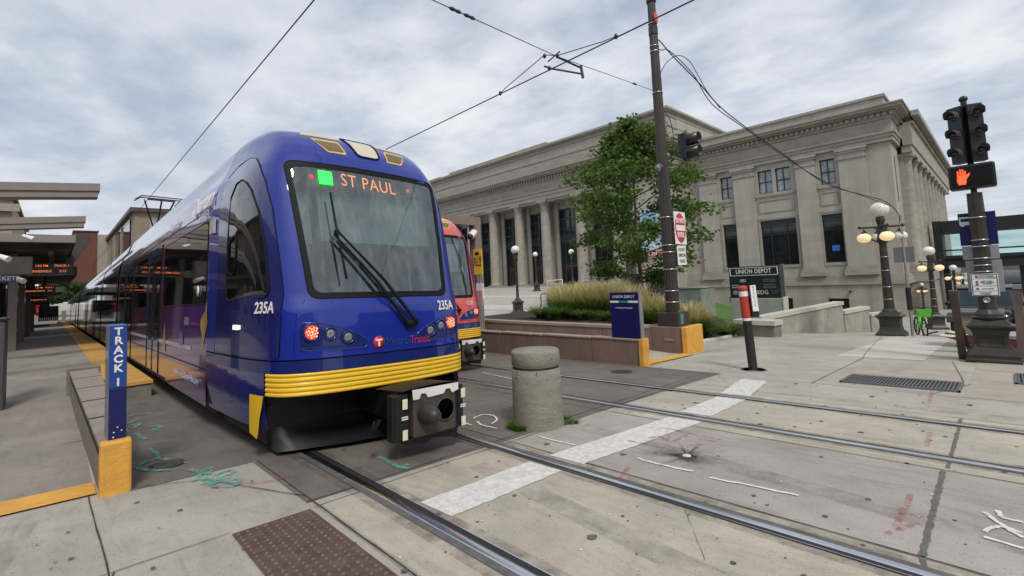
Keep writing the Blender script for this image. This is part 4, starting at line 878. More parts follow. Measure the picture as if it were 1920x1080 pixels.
B((52.0,YR-1.15,.62,XE,YR-.002,.93),(51.9,YR-1.3,-.15,XE,YR-.003,.6)).build('side_plinth', m_stone2, D)
B((52.0,YR-1.0,10.82,XE,YR-.33,11.38),(51.9,YR-1.1,11.42,XE,YR-.44,12.1)).build('side_architrave', m_stone2, D)
B((51.9,YR-1.1,12.102,XE,YR-.24,13.2)).build('side_frieze', m_stone2, D); B((51.7,YR-1.7,13.78,XE,YR-1.2,14.22),(51.9,YR-1.3,13.202,XE,YR-.58,13.39)).build('side_cornice', m_stone2, D)
openings(YR-1.2, YR-.003, 52., XE, -6, -.16, []).v
sb = MB(); sb.box(52., YR-1.2, -6, XE, YR-.003, -.152); sb.build('side_base', m_stonep, D)
# small lamp on the base wall
q = MB(); q.ball((XW-.35, 9.15+.0, -.75), .09,.12,.1); q.build('wall_lamp', m_frame, D)
# railing at the depot steps
t = root('handrail', (43.2,31,.4), 'thin grey metal handrail in front of the depot columns', 'railing')
q = MB()
for z in (1.0,1.35): q.tube([(43.3,27.,z+.0),(43.3,33.2,z)], .03, 6)
q.build('rails', m_steelg, t); q = MB()
for y in frange(27., 33.2, 7): q.tube([(43.3,y,.2),(43.3,y,1.35)], .025, 6)
q.build('posts', m_steelg, t)
t = root('handrail', (43.2,38,.4), 'short pale handrail beside the red depot doors', 'railing'); q = MB(); q.tube([(43.0,38.6,.4),(43.0,38.6,1.2),(43.0,36.2,1.35),(43.0,36.2,.4)], .05, 6); q.tube([(43.0,38.6,.8),(43.0,36.2,.9)], .03, 6); q.build('rail_loop', m_decal, t)
# ================================================================== SKYWALK, FAR RIGHT
S = root('skywalk', (60,-5,0), 'dark steel enclosed footbridge with tinted glass crossing the street beyond the depot', 'bridge')
m_sky = mat('skywalk_steel', (.022,.022,.024), .5, .2, var=.2); m_skyg = glass('tinted_teal_glass', (.93,1.,.98), .8, .97, .02, 1.25)
B((60,-30,4.5,63,4.35,5.15),(59.8,-30,.75,63.2,4.35,1.35),(60.1,-30,1.352,62.9,4.3,1.6)).build('deck_and_roof', m_sky, S)
g2 = B((60.2,-30,1.6,60.24,4.2,4.5),(62.76,-30,1.6,62.8,4.2,4.5)).build('glazing', m_skyg, S)
q = MB()
for x in (60.1,62.7):
    for y in frange(4.2,-30,10): q.box(x-.08,y-.1,1.6,x+.2,y+.1,4.5)
    q.box(x-.06,-30,2.35,x+.18,4.2,2.45)
q.build('steel_frame', m_sky, S); B((59.9,3.85,1.352,63.1,4.45,5.2),(59.95,-30,3.98,63.05,3.8,4.498),(59.95,-30,1.6,60.3,3.8,1.9)).build('end_frame', m_sky, S); B((61,-1.3,-6,61.4,-.9,.75),(61,3.6,-6,61.5,4.1,.75)).build('support_column', m_sky, S)
# far side: hills, rail tank cars, warehouses
def hills(name, x0, x1, ya, yb, h, m, seed, zb=-10, n=60):
    r = random.Random(seed); q = MB()
    def fn(u, v):
        hh = h*(.72+.28*noise.noise(Vector((u*.013, v*.01, seed)))+.16*noise.noise(Vector((u*.07, v*.05, seed*2)))+.06*noise.noise(Vector((u*.4, v*.3, seed))))
        a = (v-x0)/(x1-x0); return (v, u, zb+(hh-zb)*math.sin(min(1, a*1.0)*math.pi/2) if True else 0)
    q.grid(fn, frange(ya, yb, n*3), frange(x0, x1, 14)); return struct(name, q, m)
m_hill = mat('wooded_hill', (.045,.075,.035), 1., col2=(.02,.035,.02), scale=.06, detail=12, bump=1., bscale=.3)
hills('hills', 330, 520, -700, 200, 4, m_hill, 3)
tk = root('tank_car', (150,-4,-5), 'dark grey railway tank car parked beyond the street', 'rail car')
q = MB(); q.lathe([(0,-12),(1.1,-11.6),(1.55,-11),(1.55,11),(1.1,11.6),(0,12)], (150,-10,-3.0), 24, 'y'); q.build('tank', mat('tank_grey', (.13,.14,.15), .5, var=.2), tk)
B((148.8,-22,-5.3,151.2,2,-4.7)).build('frame', m_under, tk)
b3 = root('warehouse', (120,-14,-6), 'low grey shed far down the street behind the jeep', 'building'); B((118,-34,-7,132,0,-4.2)).build('walls', mat('shed_grey', (.20,.19,.18), .8), b3)
B((117.8,-34.2,-4.2,132.2,.2,-4.0)).build('roof', m_under, b3)
# ================================================================== STREET FURNITURE
def G(x, y): return Vector((x, y, zg(x, y)))
m_prec = mat('brown_precast', (.235,.155,.12), .85, col2=(.155,.105,.085), scale=2.2, detail=9, stretch=(1,1,.35), bump=.3); m_preccap = mat('precast_cap', (.32,.25,.205), .85, var=.15, scale=4)
m_greyw = mat('weathered_grey_concrete', (.24,.215,.185), .9, col2=(.15,.135,.118), scale=3, detail=9, bump=.4)
m_cyl = mat('pitted_concrete', (.30,.28,.23), .92, col2=(.20,.185,.155), scale=3.5, detail=10, bump=.7, stretch=(1,1,3))
m_blue = mat('sign_blue', (.012,.055,.28), .4, var=.06); m_navyp = mat('sign_navy', (.004,.008,.095), .4, var=.1); m_alu = mat('sign_aluminium', (.36,.36,.37), .4, .6)
m_bronze = mat('dark_green_iron', (.040,.038,.033), .42, .15, var=.3, scale=5, bump=.2); m_pole = mat('brown_pole_paint', (.045,.036,.032), .45, .1, var=.2, scale=3)
m_band = mat('steel_band', (.45,.45,.46), .3, .9); m_sgrey = mat('sign_back_grey', (.17,.17,.18), .5, .3); m_signw = mat('sign_white', (.78,.78,.77), .45); m_signr = mat('sign_red_face', (.50,.02,.03), .45); m_blk = mat('black_paint', (.012,.012,.013), .4, coat=.2)
m_globe = mat('globe_glass_unlit', (.78,.76,.73), .25, coat=.4); m_lit = mat('globe_glass_lit', (1,.72,.42), .3, emit=.36, ecol=(1,.68,.38))
# --- low wall, yellow block and TRACK 1 pylon
t = root('low_wall', (.4,5.4,zg(.4,5.4)), 'low grey concrete wall with capped blocks and a yellow painted end', 'wall')
q = MB(); ys_ = [5.53,6.75,7.95,9.15,10.35,11.5]
def skew(q, x0=.25, x1=.58):
    q.v = [((.30-.014*(y-5.4))+((.51+.010*(y-5.4))-(.30-.014*(y-5.4)))*(x-x0)/(x1-x0), y, z+(.10 if z > .05 else 0)) for x, y, z in q.v]; return q
q = MB()
for a, b in zip(ys_, ys_[1:]): q.bevbox(.255, a+.012, -.36, .575, b-.012, .165, .008)
skew(q).build('wall_blocks', mat('tan_weathered_concrete', (.25,.215,.18), .9, col2=(.165,.14,.118), scale=3, detail=9, bump=.4), t); q = MB()
for a, b in zip(ys_, ys_[1:]): q.bevbox(.24, a+.045, .167, .59, b-.045, .215, .012)
skew(q).build('wall_caps', mat('grey_wall_cap', (.27,.235,.20), .85, var=.15, scale=4, bump=.3), t); skew(MB().box(.244, 5.60, .10, .587, 11.4, .208)).build('joint_filler', mat('gap_black', (.012,.011,.01), .95), t)
MB().bevbox(.293, 5.40, -.16, .508, 5.525, .33, .02).build('yellow_end', m_yel, t); MB().bevbox(.17, 11.52, -.3, .62, 11.75, .36, .02).build('return_block', m_greyw, t)
t = root('track_pylon', (.41,5.6,.32), 'slim blue and navy pylon sign on the low wall by the platform', 'sign')
MB().bevbox(.352, 5.48, .322, .472, 5.80, .765, .004).build('lower_panel', m_navyp, t); MB().bevbox(.352, 5.48, .767, .472, 5.80, 1.312, .004).build('upper_panel', m_blue, t)
MB().box(.344, 5.482, .33, .351, 5.798, 1.305).build('grey_side_face', mat('pylon_grey', (.15,.155,.17), .4), t)
for i, ch in enumerate('TRACK'): text(ch, .092, (.412,5.477,1.256-.0805*i), (1,0,0), (0,0,1), 'pylon_lettering', m_signw, t, bold=.003)
text('1', .092, (.412,5.477,.814), (1,0,0), (0,0,1), 'pylon_lettering', m_signw, t, bold=.003)
q = MB()
for x, z in ((.412,.43),(.388,.39),(.44,.398),(.384,.35)): q.lathe([(.006,0),(0,-.002)], (x,5.478,z), 8, 'y')
q.build('rivets', m_signw, t)
MB().box(.340, 5.49, 1.02, .343, 5.74, 1.09).build('side_plate', mat('plate_pale', (.33,.34,.35), .5), t)
q = MB()
for i in range(9): q.box(.340, 5.56, .93-.06*i, .3425, 5.56+.12*(.6+.4*((i*7) % 3)/2), .944-.06*i)
q.build('side_text_lines', mat('faint_text', (.26,.27,.28), .5), t, kind='stuff')
# --- concrete cylinder
C0 = G(4.31, 4.13); t = root('concrete_bollard', C0, 'squat round concrete bollard with a dark groove between the two tracks', 'bollard')
q = MB(); q.lathe([(.31,-.05),(.308,.25),(.303,.50),(.300,.70),(.285,.712),(.285,.735),(.298,.747),(.300,.90),(.285,.925),(0,.93)], C0, 48); q.build('body', m_cyl, t)
MB().lathe([(.2865,.712),(.2865,.735)], C0, 40).build('groove', m_black, t)
q = MB(); r_ = random.Random(5)
for k in range(70):
    a = r_.uniform(0, 6.28); z = r_.uniform(.05,.88); rr = r_.uniform(.003,.010); c = C0+Vector((math.cos(a)*.303, math.sin(a)*.303, z)); q.ball(c, rr, rr, rr*.8, 6, 4)
q.build('pits', mat('pit_dark', (.05,.045,.04), .9), t, kind='stuff')
# --- right platform walls
t = root('ramp_wall', G(9.3,5.6), 'long brown precast ramp wall with a yellow end behind the round bollard', 'wall')
ys_ = [5.72,7.0,7.35,8.6,9.0,10.2,11.5,12.8,14.1,16,18,22,30,60]
def wallz(y): return .12-.010*(y-5.6)
for i, (a, b) in enumerate(zip(ys_, ys_[1:])):
    q = MB(); q.box(9.27, a+.008, -1.6, 9.47, b-.008, wallz(a)-.05); q.build('panel', m_prec, t)
    q = MB(); q.bevbox(9.25, a+.012, wallz(a)-.048, 9.49, b-.012, wallz(a), .012); q.build('cap', m_preccap, t)
MB().bevbox(9.24, 5.60, -.55, 9.50, 5.715, .125, .012).build('yellow_end', m_yel, t)
t = root('planter_wall', G(11.6,6.5), 'upper brown wall ending in a thick yellow block below the tall pole', 'wall')
P_ = [(12.0,60),(11.9,22),(11.8,15.5),(11.6,13.5),(11.5,12.0),(11.5,10.6),(11.5,9.2),(11.52,8.2),(11.62,7.5),(11.8,6.9)]
for a, b in zip(P_, P_[1:]):
    a3, b3 = Vector((*a, -.62)), Vector((*b, -.62)); q = MB(); q.beam(a3.lerp(b3,.004), b3.lerp(a3,.004), .28, 1.36); q.build('panel', m_prec, t)
    a3.z = b3.z = .10; q = MB(); q.beam(a3.lerp(b3,.006), b3.lerp(a3,.006), .33, .075); q.build('cap', m_preccap, t)
MB().bevbox(11.84, 6.0, -1.0, 12.70, 7.1, .10, .015).build('pole_plinth', m_prec, t); MB().bevbox(11.80, 5.84, -1.0, 12.73, 5.995, .115, .02).build('yellow_end', m_yel, t)
MB().box(11.825, 6.25, -.27, 11.838, 6.5, -.2).build('small_plaque', m_alu, t)
mb = MB(); mb.grid(lambda u, v: (u, v, zg(u, v)+.008+(min(1,max(0,(v-5.9)/5))*.34)), frange(9.48,11.6,3), frange(5.98,14,8)); struct('ramp_surface', mb, m_conc2)
mb = MB(); mb.grid(lambda u, v: (u, v, -.15-.012*(v-14)), [9.4,12.0], [14,30,60,110]); struct('far_platform', mb, m_conc2)
mb = MB(); mb.grid(lambda u, v: (u, v, zg(u, v)+.022), frange(9.52,11.8,4), [5.66,5.99]); struct('yellow_ramp_line', mb, m_yel)
mb = MB(); mb.grid(lambda u, v: (u, v, zg(u, v)+.016), frange(-6,.28,6), [5.52,5.90]); mb.v = [(x, y+(-.02*(.24-x) if x < .24 else 0), z) for x, y, z in mb.v]; struct('yellow_sidewalk_line', mb, m_yel)
# blue UNION DEPOT pylon on the ramp wall
t = root('depot_pylon', (9.36,6.0,.12), 'broad navy blue pylon sign standing on the brown ramp wall', 'sign')
MB().bevbox(9.29, 5.67, .122, 9.41, 6.42, 1.15, .006).build('panel', m_navyp, t); MB().box(9.285, 5.645, .13, 9.415, 5.668, 1.15).build('metal_edge', m_alu, t)
text('UNION DEPOT', .085, (9.284,6.045,1.05), (0,-1,0), (0,0,1), 'pylon_lettering', m_signw, t)
MB().box(9.282,6.18,.915,9.289,6.41,.962).build('white_strip', m_signw, t); MB().box(9.282,5.93,.915,9.289,6.179,.962).build('teal_strip', mat('strip_teal', (.03,.22,.22), .5), t); MB().box(9.282,5.69,.915,9.289,5.929,.962).build('white_strip', m_signw, t)
text('to downtown Minneapolis', .042, (9.284,6.05,.80), (0,-1,0), (0,0,1), 'pylon_lettering', m_signw, t)
# --- tall fluted pole with signs
PB = Vector((12.25,6.42,.105)); t = root('traction_pole', PB, 'tall fluted dark brown pole on the yellow-ended wall carrying wires and signs', 'pole')
MB().bevbox(PB.x-.33, PB.y-.3, PB.z, PB.x+.33, PB.y+.3, PB.z+.36, .01).build('base_box', m_pole, t)
H = hup(PB, 3); nfl = 32; prof = [(.185-.075*i/12, .36+(H-.36)*i/12) for i in range(13)]
MB().lathe([(r, z) for r, z in prof], PB, nfl, flute=.07, fl=1, smooth=False).build('shaft', m_pole, t)
MB().lathe([(.13,H-.04),(.145,H),(.13,H+.06),(0,H+.09)], PB, 20).build('cap', m_pole, t)
def rad(z): return .185-.075*(z-.36)/(H-.36)
def zpx(py): return hup(PB, py)
for py in (45,88,98,175,408,460,473,505,545,566):
    z = zpx(py); r = rad(z)+.008; MB().lathe([(r,z-.015),(r+.006,z-.012),(r+.006,z+.012),(r,z+.015)], PB, 24).build('steel_band', m_band, t)
MB().lathe([(rad(zpx(62))+.012,zpx(66)),(rad(zpx(62))+.014,zpx(52))], PB, 24).build('clamp_sleeve', m_blk, t)
z = zpx(31); MB().box(PB.x-.16, PB.y-.16, z-.13, PB.x+.02, PB.y-.14, z+.11).build('orange_marker', mat('orange_marker', (.85,.09,.02), .5), t)
z = zpx(576); MB().box(PB.x-.09, PB.y-.2, z-.03, PB.x+.09, PB.y-.19, z+.03).build('number_plate', m_sgrey, t)
MB().box(PB.x-.2, PB.y-.315, PB.z+.05, PB.x-.05, PB.y-.302, PB.z+.32).build('teal_paint_mark', m_teal, t)
# signs face -Y; left edge just right of the pole centre
zt, zb = zpx(398), zpx(459); sx0 = PB.x-.03; w_ = .66; yS = PB.y-.24
s1 = root('do_not_enter_sign', (sx0, yS, PB.z+zb), 'white square sign with a red disc reading DO NOT ENTER on the tall brown pole', 'sign')
MB().bevbox(sx0, yS, PB.z+zb, sx0+w_, yS+.012, PB.z+zt, .004).build('plate', m_signw, s1)
cxs, czs = sx0+w_/2, PB.z+(zb+zt)/2; hh = (zt-zb)/2
q = MB(); n = 40; q.add([(cxs+w_*.46*math.cos(2*math.pi*i/n), yS-.003, czs+hh*.92*math.sin(2*math.pi*i/n)) for i in range(n)], [tuple(range(n))]); q.build('red_disc', m_signr, s1)
MB().box(cxs-w_*.38, yS-.008, czs-hh*.17, cxs+w_*.38, yS-.0045, czs+hh*.17).build('white_bar', m_signw, s1)
text('DO NOT', .19, (cxs,yS-.006,czs+hh*.44), (1,0,0), (0,0,1), 'sign_lettering', m_signw, s1, bold=.006, sx=.62); text('ENTER', .19, (cxs,yS-.006,czs-hh*.44), (1,0,0), (0,0,1), 'sign_lettering', m_signw, s1, bold=.006, sx=.68)
zt2, zb2 = zpx(462), zpx(498)
s2 = root('track_warning_sign', (sx0, yS, PB.z+zb2), 'small white rectangular sign about driving on tracks hung under the red disc', 'sign')
MB().bevbox(sx0+.06, yS, PB.z+zb2, sx0+w_-.1, yS+.012, PB.z+zt2, .004).build('plate', m_signw, s2); m_ltr = mat('sign_black_lettering', (.03,.03,.03), .5)
for i, s_ in enumerate(('DO NOT','DRIVE ON','TRACKS')): text(s_, .13, (sx0+w_/2-.02,yS-.004,PB.z+zt2-(zt2-zb2)*(.2+.3*i)), (1,0,0), (0,0,1), 'sign_lettering', m_ltr, s2, sx=.68)
# two-lens signal on a short arm
sg = root('rail_signal', PB+Vector((.6,-.2,zpx(295))), 'black two-lens signal with tunnel visors on an arm of the tall pole', 'signal')
zc1, zc2 = PB.z+hup(PB,254), PB.z+hup(PB,279); xS = PB.x+1.12; yy_ = PB.y-.15
MB().bevbox(xS-.17, yy_-.12, zc2-.21, xS+.17, yy_+.13, zc1+.21, .03).build('housing', m_blk, sg)
for z in (zc1, zc2):
    q = MB(); q.lathe([(.175,0),(.175,-.34),(.166,-.34),(.166,-.01),(0,-.01)], (xS,yy_-.12,z), 24, 'y'); q.build('visor', m_blk, sg)
q = MB(); q.tube([(PB.x+.1,PB.y,zc2-.2),(PB.x+.35,PB.y-.03,zc2-.17),(xS,yy_,zc2-.24)], .035, 8); q.ball((PB.x+.25,PB.y-.03,zc2-.17), .09); q.build('bracket_arm', m_sgrey, sg)
cm = root('camera_dome', PB+Vector((-.2,-.1,zpx(318))), 'small grey dome camera on the side of the tall brown pole', 'camera'); z = PB.z+zpx(316)
q = MB(); q.tube([(PB.x-.1,PB.y-.05,z+.02),(PB.x-.3,PB.y-.05,z+.06),(PB.x-.38,PB.y-.05,z)], .035, 8); q.build('bracket', m_sgrey, cm); MB().ball((PB.x-.38,PB.y-.05,z-.06), .09, .09, .11).build('dome', m_sgrey, cm)
# --- wires
m_wire = mat('dark_wire', (.03,.03,.033), .6); rt_ = 'overhead wires'
def ln(name, pts, r, label, cat='wire', **k): return MB().tube(pts, r, 5).build(name, m_wire, label=label, cat=cat, **k)
ln('contact_wire', [(2.75,y,6.02-.0155*y) for y in (-12,0,10,20,30,60)], .011, 'dark contact wire running over the blue train, seen at upper left', group=None)
ln('contact_wire', [(6.8,y,5.63-.0135*y) for y in (-12,0,10,20,30,60)], .013, 'dark contact wire over the second track crossing the sky to the right')
att = gx(1221,175,PB.x-.12); att = Vector((PB.x-.12, PB.y-.05, PB.z+zpx(175))); mid = gx(1045,106,6.8); far = gx(811,0,3.4)
ins = MB(); sp1 = ln('span_wire', [att, mid, far, far+(far-mid)*1.5], .007, 'thin span wire from the tall pole across both tracks to the upper left')
for a in ((1170,154,.30),(840,14,.45),(862,24,.72)):
    f = a[2]; p = att.lerp(mid, .3) if a[0] > 1045 else mid.lerp(far, .87 if a[0] == 840 else .78); d = ((mid-att) if a[0] > 1045 else (far-mid)).normalized()
    MB().tube([p-d*.13, p-d*.07, p, p+d*.07, p+d*.13], [.012,.028,.018,.028,.012], 8).build('insulator', m_blk, sp1)
W2 = lambda px, py: gx(px, py, 6.8)
ha = root('wire_hanger', mid, 'steady arm and bridle wires hanging where the span wire crosses the second contact wire', 'wire fitting')
j0 = gx(1021,103,6.7); q = MB(); q.tube([j0, W2(950,163), W2(938,175)], .009, 5); q.tube([j0, gx(1045,104,6.85), gx(1130,78,6.95), W2(1155,68)], .009, 5); q.build('bridle_wire', m_wire, ha)
q = MB(); q.tube([gx(1045,107,7.0), gx(1091,128,7.6)], .022, 6); q.tube([gx(1020,124,6.8), gx(1036,129,6.9), gx(1093,139,7.6)], .018, 6); q.tube([gx(1089,123,7.6), gx(1093,146,7.6)], .03, 6); q.build('steady_arm', m_pole, ha)
q = MB()
for a in ((1021,105,6.7),(1030,128,6.8),(1045,105,7.0),(938,175,6.8),(1155,68,6.8)): q.ball(gx(*a), .035, .035, .05, 8, 6)
q.tube([gx(1027,116,6.9), gx(1050,96,7.0)], .014, 5); q.build('clamps', m_blk, ha)
def cable(name, pts, r, label):
    P = [gd(*p) for p in pts]; out = []
    for i in range(len(P)-1):
        p0, p1, p2, p3 = P[max(i-1,0)], P[i], P[i+1], P[min(i+2,len(P)-1)]
        for k in range(6): s_ = k/6; out.append(.5*((2*p1)+(p2-p0)*s_+(2*p0-5*p1+4*p2-p3)*s_*s_+(3*p1-3*p2+p3-p0)*s_**3))
    out.append(P[-1]); return ln(name, out, r, label, 'cable')
dp = 12.9
cable('service_cable', [(1233,74,dp),(1240,80,dp),(1262,106,dp+.1),(1310,155,dp+.4),(1350,200,dp+.8),(1400,240,dp+1.3),(1470,290,dp+2),(1550,345,dp+3),(1620,366,dp+4),(1660,378,dp+4.6),(1684,400,dp+4.9),(1686,420,dp+5)], .016, 'black service cable sagging from the tall pole to the nearest globe lamp')
cable('service_cable', [(1234,92,dp),(1241,94,dp),(1256,96,dp+.1),(1300,140,dp+.4),(1335,195,dp+.8),(1400,243,dp+1.3),(1470,293,dp+2),(1550,342,dp+3),(1620,368,dp+4),(1668,385,dp+4.6)], .013, 'thinner second cable twisted beneath the service cable from the tall pole')
cable('service_cable', [(1238,138,dp),(1242,130,dp),(1252,115,dp+.1),(1272,104,dp+.2),(1292,114,dp+.3),(1308,140,dp+.4),(1325,170,dp+.6),(1350,203,dp+.8)], .011, 'short looping cable arching out of the side of the tall pole')
cable('signal_cable', [(1246,208,dp-.2),(1256,225,dp-.25),(1262,250,dp-.3),(1262,280,dp-.3),(1258,296,dp-.2)], .012, 'slack signal cable hanging beside the two-lens signal')
# --- pedestrian signal
S0 = G(13.75, .31); S0.z = zg(13.75,.31); t = root('crossing_signal', S0, 'crossing signal pole with a lit orange hand on an ornate dark square pedestal', 'signal')
def sq(mb, c, prof, n=4):   # square lathe
    mb.lathe([(r*1.4142, z) for r, z in prof], c, 4, smooth=False, rot=math.pi/4)
q = MB(); sq(q, S0, [(r_*.80, z_) for r_, z_ in [(.50,0),(.50,.07),(.47,.10),(.48,.17),(.44,.20),(.39,.24),(.35,.30),(.32,.38),(.315,.52),(.33,.60),(.36,.66),(.42,.71),(.43,.74),(.37,.76),(.335,.80),(.32,.83),(.29,.86)]]); q.build('pedestal', m_bronze, t)
q = MB()
q.box(S0.x-.276, S0.y-.17, S0.z+.32, S0.x-.25, S0.y+.17, S0.z+.335); q.box(S0.x-.276, S0.y-.17, S0.z+.52, S0.x-.25, S0.y+.17, S0.z+.535); q.box(S0.x-.276, S0.y-.19, S0.z+.32, S0.x-.25, S0.y-.172, S0.z+.535); q.box(S0.x-.276, S0.y+.172, S0.z+.32, S0.x-.25, S0.y+.19, S0.z+.535); q.build('pedestal_panel', m_bronze, t)
hz = lambda py: hup(S0, py)
q = MB(); q.lathe([(.27,.86),(.29,.89),(.29,.91),(.22,.93),(.22,.96),(.19,.99),(.145,1.05),(.138,1.2),(.128,hz(400)),(.12,hz(362))], S0, 24, flute=.05, fl=1, smooth=False); q.build('shaft', m_bronze, t)
z = hz(562); q = MB(); q.lathe([(.058,0),(.058,-.014),(.045,-.016),(.045,-.008),(0,-.008)], (0,0,0), 20, 'x'); q.v = [(S0.x-.138+x, S0.y+y, S0.z+z+zz_) for x, y, zz_ in q.v]; q.build('round_button', m_alu, t)
for py in (408,450,462,484,497,509): MB().lathe([(.134,hz(py)-.012),(.143,hz(py)-.01),(.143,hz(py)+.01),(.134,hz(py)+.012)], S0, 20).build('steel_band', m_band, t)
# walk signal box
za, zb = S0.z+hz(354), S0.z+hz(309); hb = MB(); hb.bevbox(S0.x-.16, S0.y-.35, za, S0.x+.16, S0.y+.36, zb, .04); hbo = hb.build('walk_signal_box', m_blk, t)
q = MB(); q.box(S0.x-.175, S0.y-.30, za+.05, S0.x-.162, S0.y+.31, zb-.05); q.build('signal_face', mat('signal_face_black', (.006,.006,.007), .25), hbo)
q = MB(); hx, hy, hz0 = S0.x-.18, S0.y+.155, (za+zb)/2
hand = [(-.07,-.16),(.07,-.16),(.085,-.06),(.15,.03),(.165,.06),(.145,.07),(.09,.02),(.085,.12),(.065,.125),(.06,.03),(.045,.03),(.042,.155),(.018,.16),(.015,.03),(.002,.03),(-.004,.165),(-.028,.162),(-.03,.03),(-.043,.025),(-.055,.135),(-.078,.13),(-.08,.02),(-.095,-.06)]
q.prism([(a*.8, b*1.0) for a, b in hand], (hx,hy,hz0), (0,-1,0), (0,0,1), (1,0,0), .004); q.build('orange_hand', mat('hand_orange_glow', (1,.1,.03), .5, emit=1.6, ecol=(1,.055,.02)), hbo)
# three-section heads
z0h, z1h = S0.z+hz(305), S0.z+hz(200)
for (ox, oy, ang) in ((-.03,.125,R(30)),(-.03,-.115,R(-26))):
    ca, sa = math.cos(ang), math.sin(ang); f = Vector((-ca, -sa*-1, 0)); f = Vector((-math.cos(ang), math.sin(ang), 0)); s_ = Vector((-f.y, f.x, 0)); c = Vector((S0.x+ox, S0.y+oy, (z0h+z1h)/2))
    q = MB(); q.obox(c, f, s_, (0,0,1), .09, .125, (z1h-z0h)/2); ho = q.build('signal_head', m_blk, t)
    for k in (-1, 0, 1):
        cc = c+f*.10+Vector((0,0,k*(z1h-z0h)/3)); q = MB(); n = 14; vs = []
        for L in (0., .2):
            for i in range(n): a = -.35+(math.pi+.7)*i/(n-1); vs.append(cc+f*L*(1 if True else 0)*(1-.35*(1-math.sin(max(0,min(math.pi,a)))) )+s_*.105*math.cos(a)+Vector((0,0,.115*math.sin(a))))
        q.add(vs, [(i, i+1, n+i+1, n+i) for i in range(n-1)], True); q.add([v*1 for v in vs], [(n+i, n+i+1, i+1, i) for i in range(n-1)], True); q.build('visor', m_sgrey, ho, fixn=False)
        q = MB(); q.ball(cc+f*.01, .03, .09, .09, 14, 8) if abs(f.x) > .5 else None; q.build('dark_lens', mat('signal_dark_lens', (.03,.03,.035), .15), ho)
q = MB(); q.tube([(S0.x+.0,S0.y,S0.z+hz(400)),(S0.x+.0,S0.y,z1h+.12)], .05, 8); q.ball((S0.x,S0.y,z1h+.16), .075, .075, .07); q.build('spine_and_finial', m_blk, t)
# signs on the crossing pole
xs_ = S0.x+.165
bs = root('bus_stop_sign', (xs_, S0.y, S0.z+hz(460)), 'navy bus stop sign with a white bus symbol fixed behind the crossing pole', 'sign')
q = MB(); q.bevbox(xs_, S0.y-.27, S0.z+hz(459), xs_+.012, S0.y+.30, S0.z+hz(397), .004); q.build('plate', m_navyp, bs)
zc = S0.z+hz(413); yb_ = S0.y+.165; q = MB(); q.bevbox(xs_-.006, yb_-.12, zc-.075, xs_-.002, yb_+.12, zc+.10, .001); q.box(xs_-.006, yb_+.05, zc-.10, xs_-.002, yb_+.10, zc-.075); q.box(xs_-.006, yb_-.10, zc-.10, xs_-.002, yb_-.05, zc-.075); q.build('bus_symbol', m_signw, bs)
MB().box(xs_-.009, yb_-.095, zc-.0, xs_-.0065, yb_+.095, zc+.065).build('bus_window', m_navyp, bs)
gs = root('grey_sign_panels', (xs_, S0.y, S0.z+hz(540)), 'pair of pale grey sign panels stacked below the navy bus sign', 'sign')
MB().bevbox(xs_, S0.y-.26, S0.z+hz(486), xs_+.012, S0.y+.29, S0.z+hz(460), .004).build('upper_panel', mat('panel_grey', (.33,.34,.37), .5), gs); MB().bevbox(xs_, S0.y-.28, S0.z+hz(548), xs_+.012, S0.y+.26, S0.z+hz(488), .004).build('lower_panel', mat('panel_grey', (.33,.34,.37), .5), gs)
px_ = root('push_button_sign', (S0.x-.13, S0.y, S0.z+hz(556)), 'white crossing instruction placard with a black border on the dark pole', 'sign'); xf = S0.x-.148
za, zb = S0.z+hz(554), S0.z+hz(513); MB().bevbox(xf-.01, S0.y-.20, za, xf, S0.y+.20, zb, .003).build('plate', m_signw, px_)
q = MB()
for (a, b, c, d) in ((-.19,.19,za+.008,za+.02),(-.19,.19,zb-.02,zb-.008),(-.19,-.178,za+.02,zb-.02),(.178,.19,za+.02,zb-.02)): q.box(xf-.0125, S0.y+a, c, xf-.0105, S0.y+b, d)
for k in (.22,.45,.78): q.box(xf-.0125, S0.y-.178, za+(zb-za)*k-.003, xf-.0105, S0.y+.178, za+(zb-za)*k+.003)
q.build('border', m_ltr, px_)
q = MB()
for k in (.32,.53,.64,.88): q.box(xf-.0125, S0.y+.09, za+(zb-za)*k-.02, xf-.0105, S0.y+.13, za+(zb-za)*k+.018)
q.build('red_symbols', mat('symbol_maroon', (.20,.03,.06), .5), px_)
for i, (s_, k) in enumerate((('START CROSSING',.90),('WATCH FOR VEHICLES',.84),("DON'T START",.66),('FINISH CROSSING',.60),('IF STARTED',.54),("DON'T CROSS",.32),('PUSH BUTTON',.14),('TO CROSS',.08))): text(s_, .032, (xf-.0115,S0.y-.035 if k > .2 else S0.y,za+(zb-za)*k), (0,-1,0), (0,0,1), 'sign_lettering', m_ltr, px_, sx=.8)
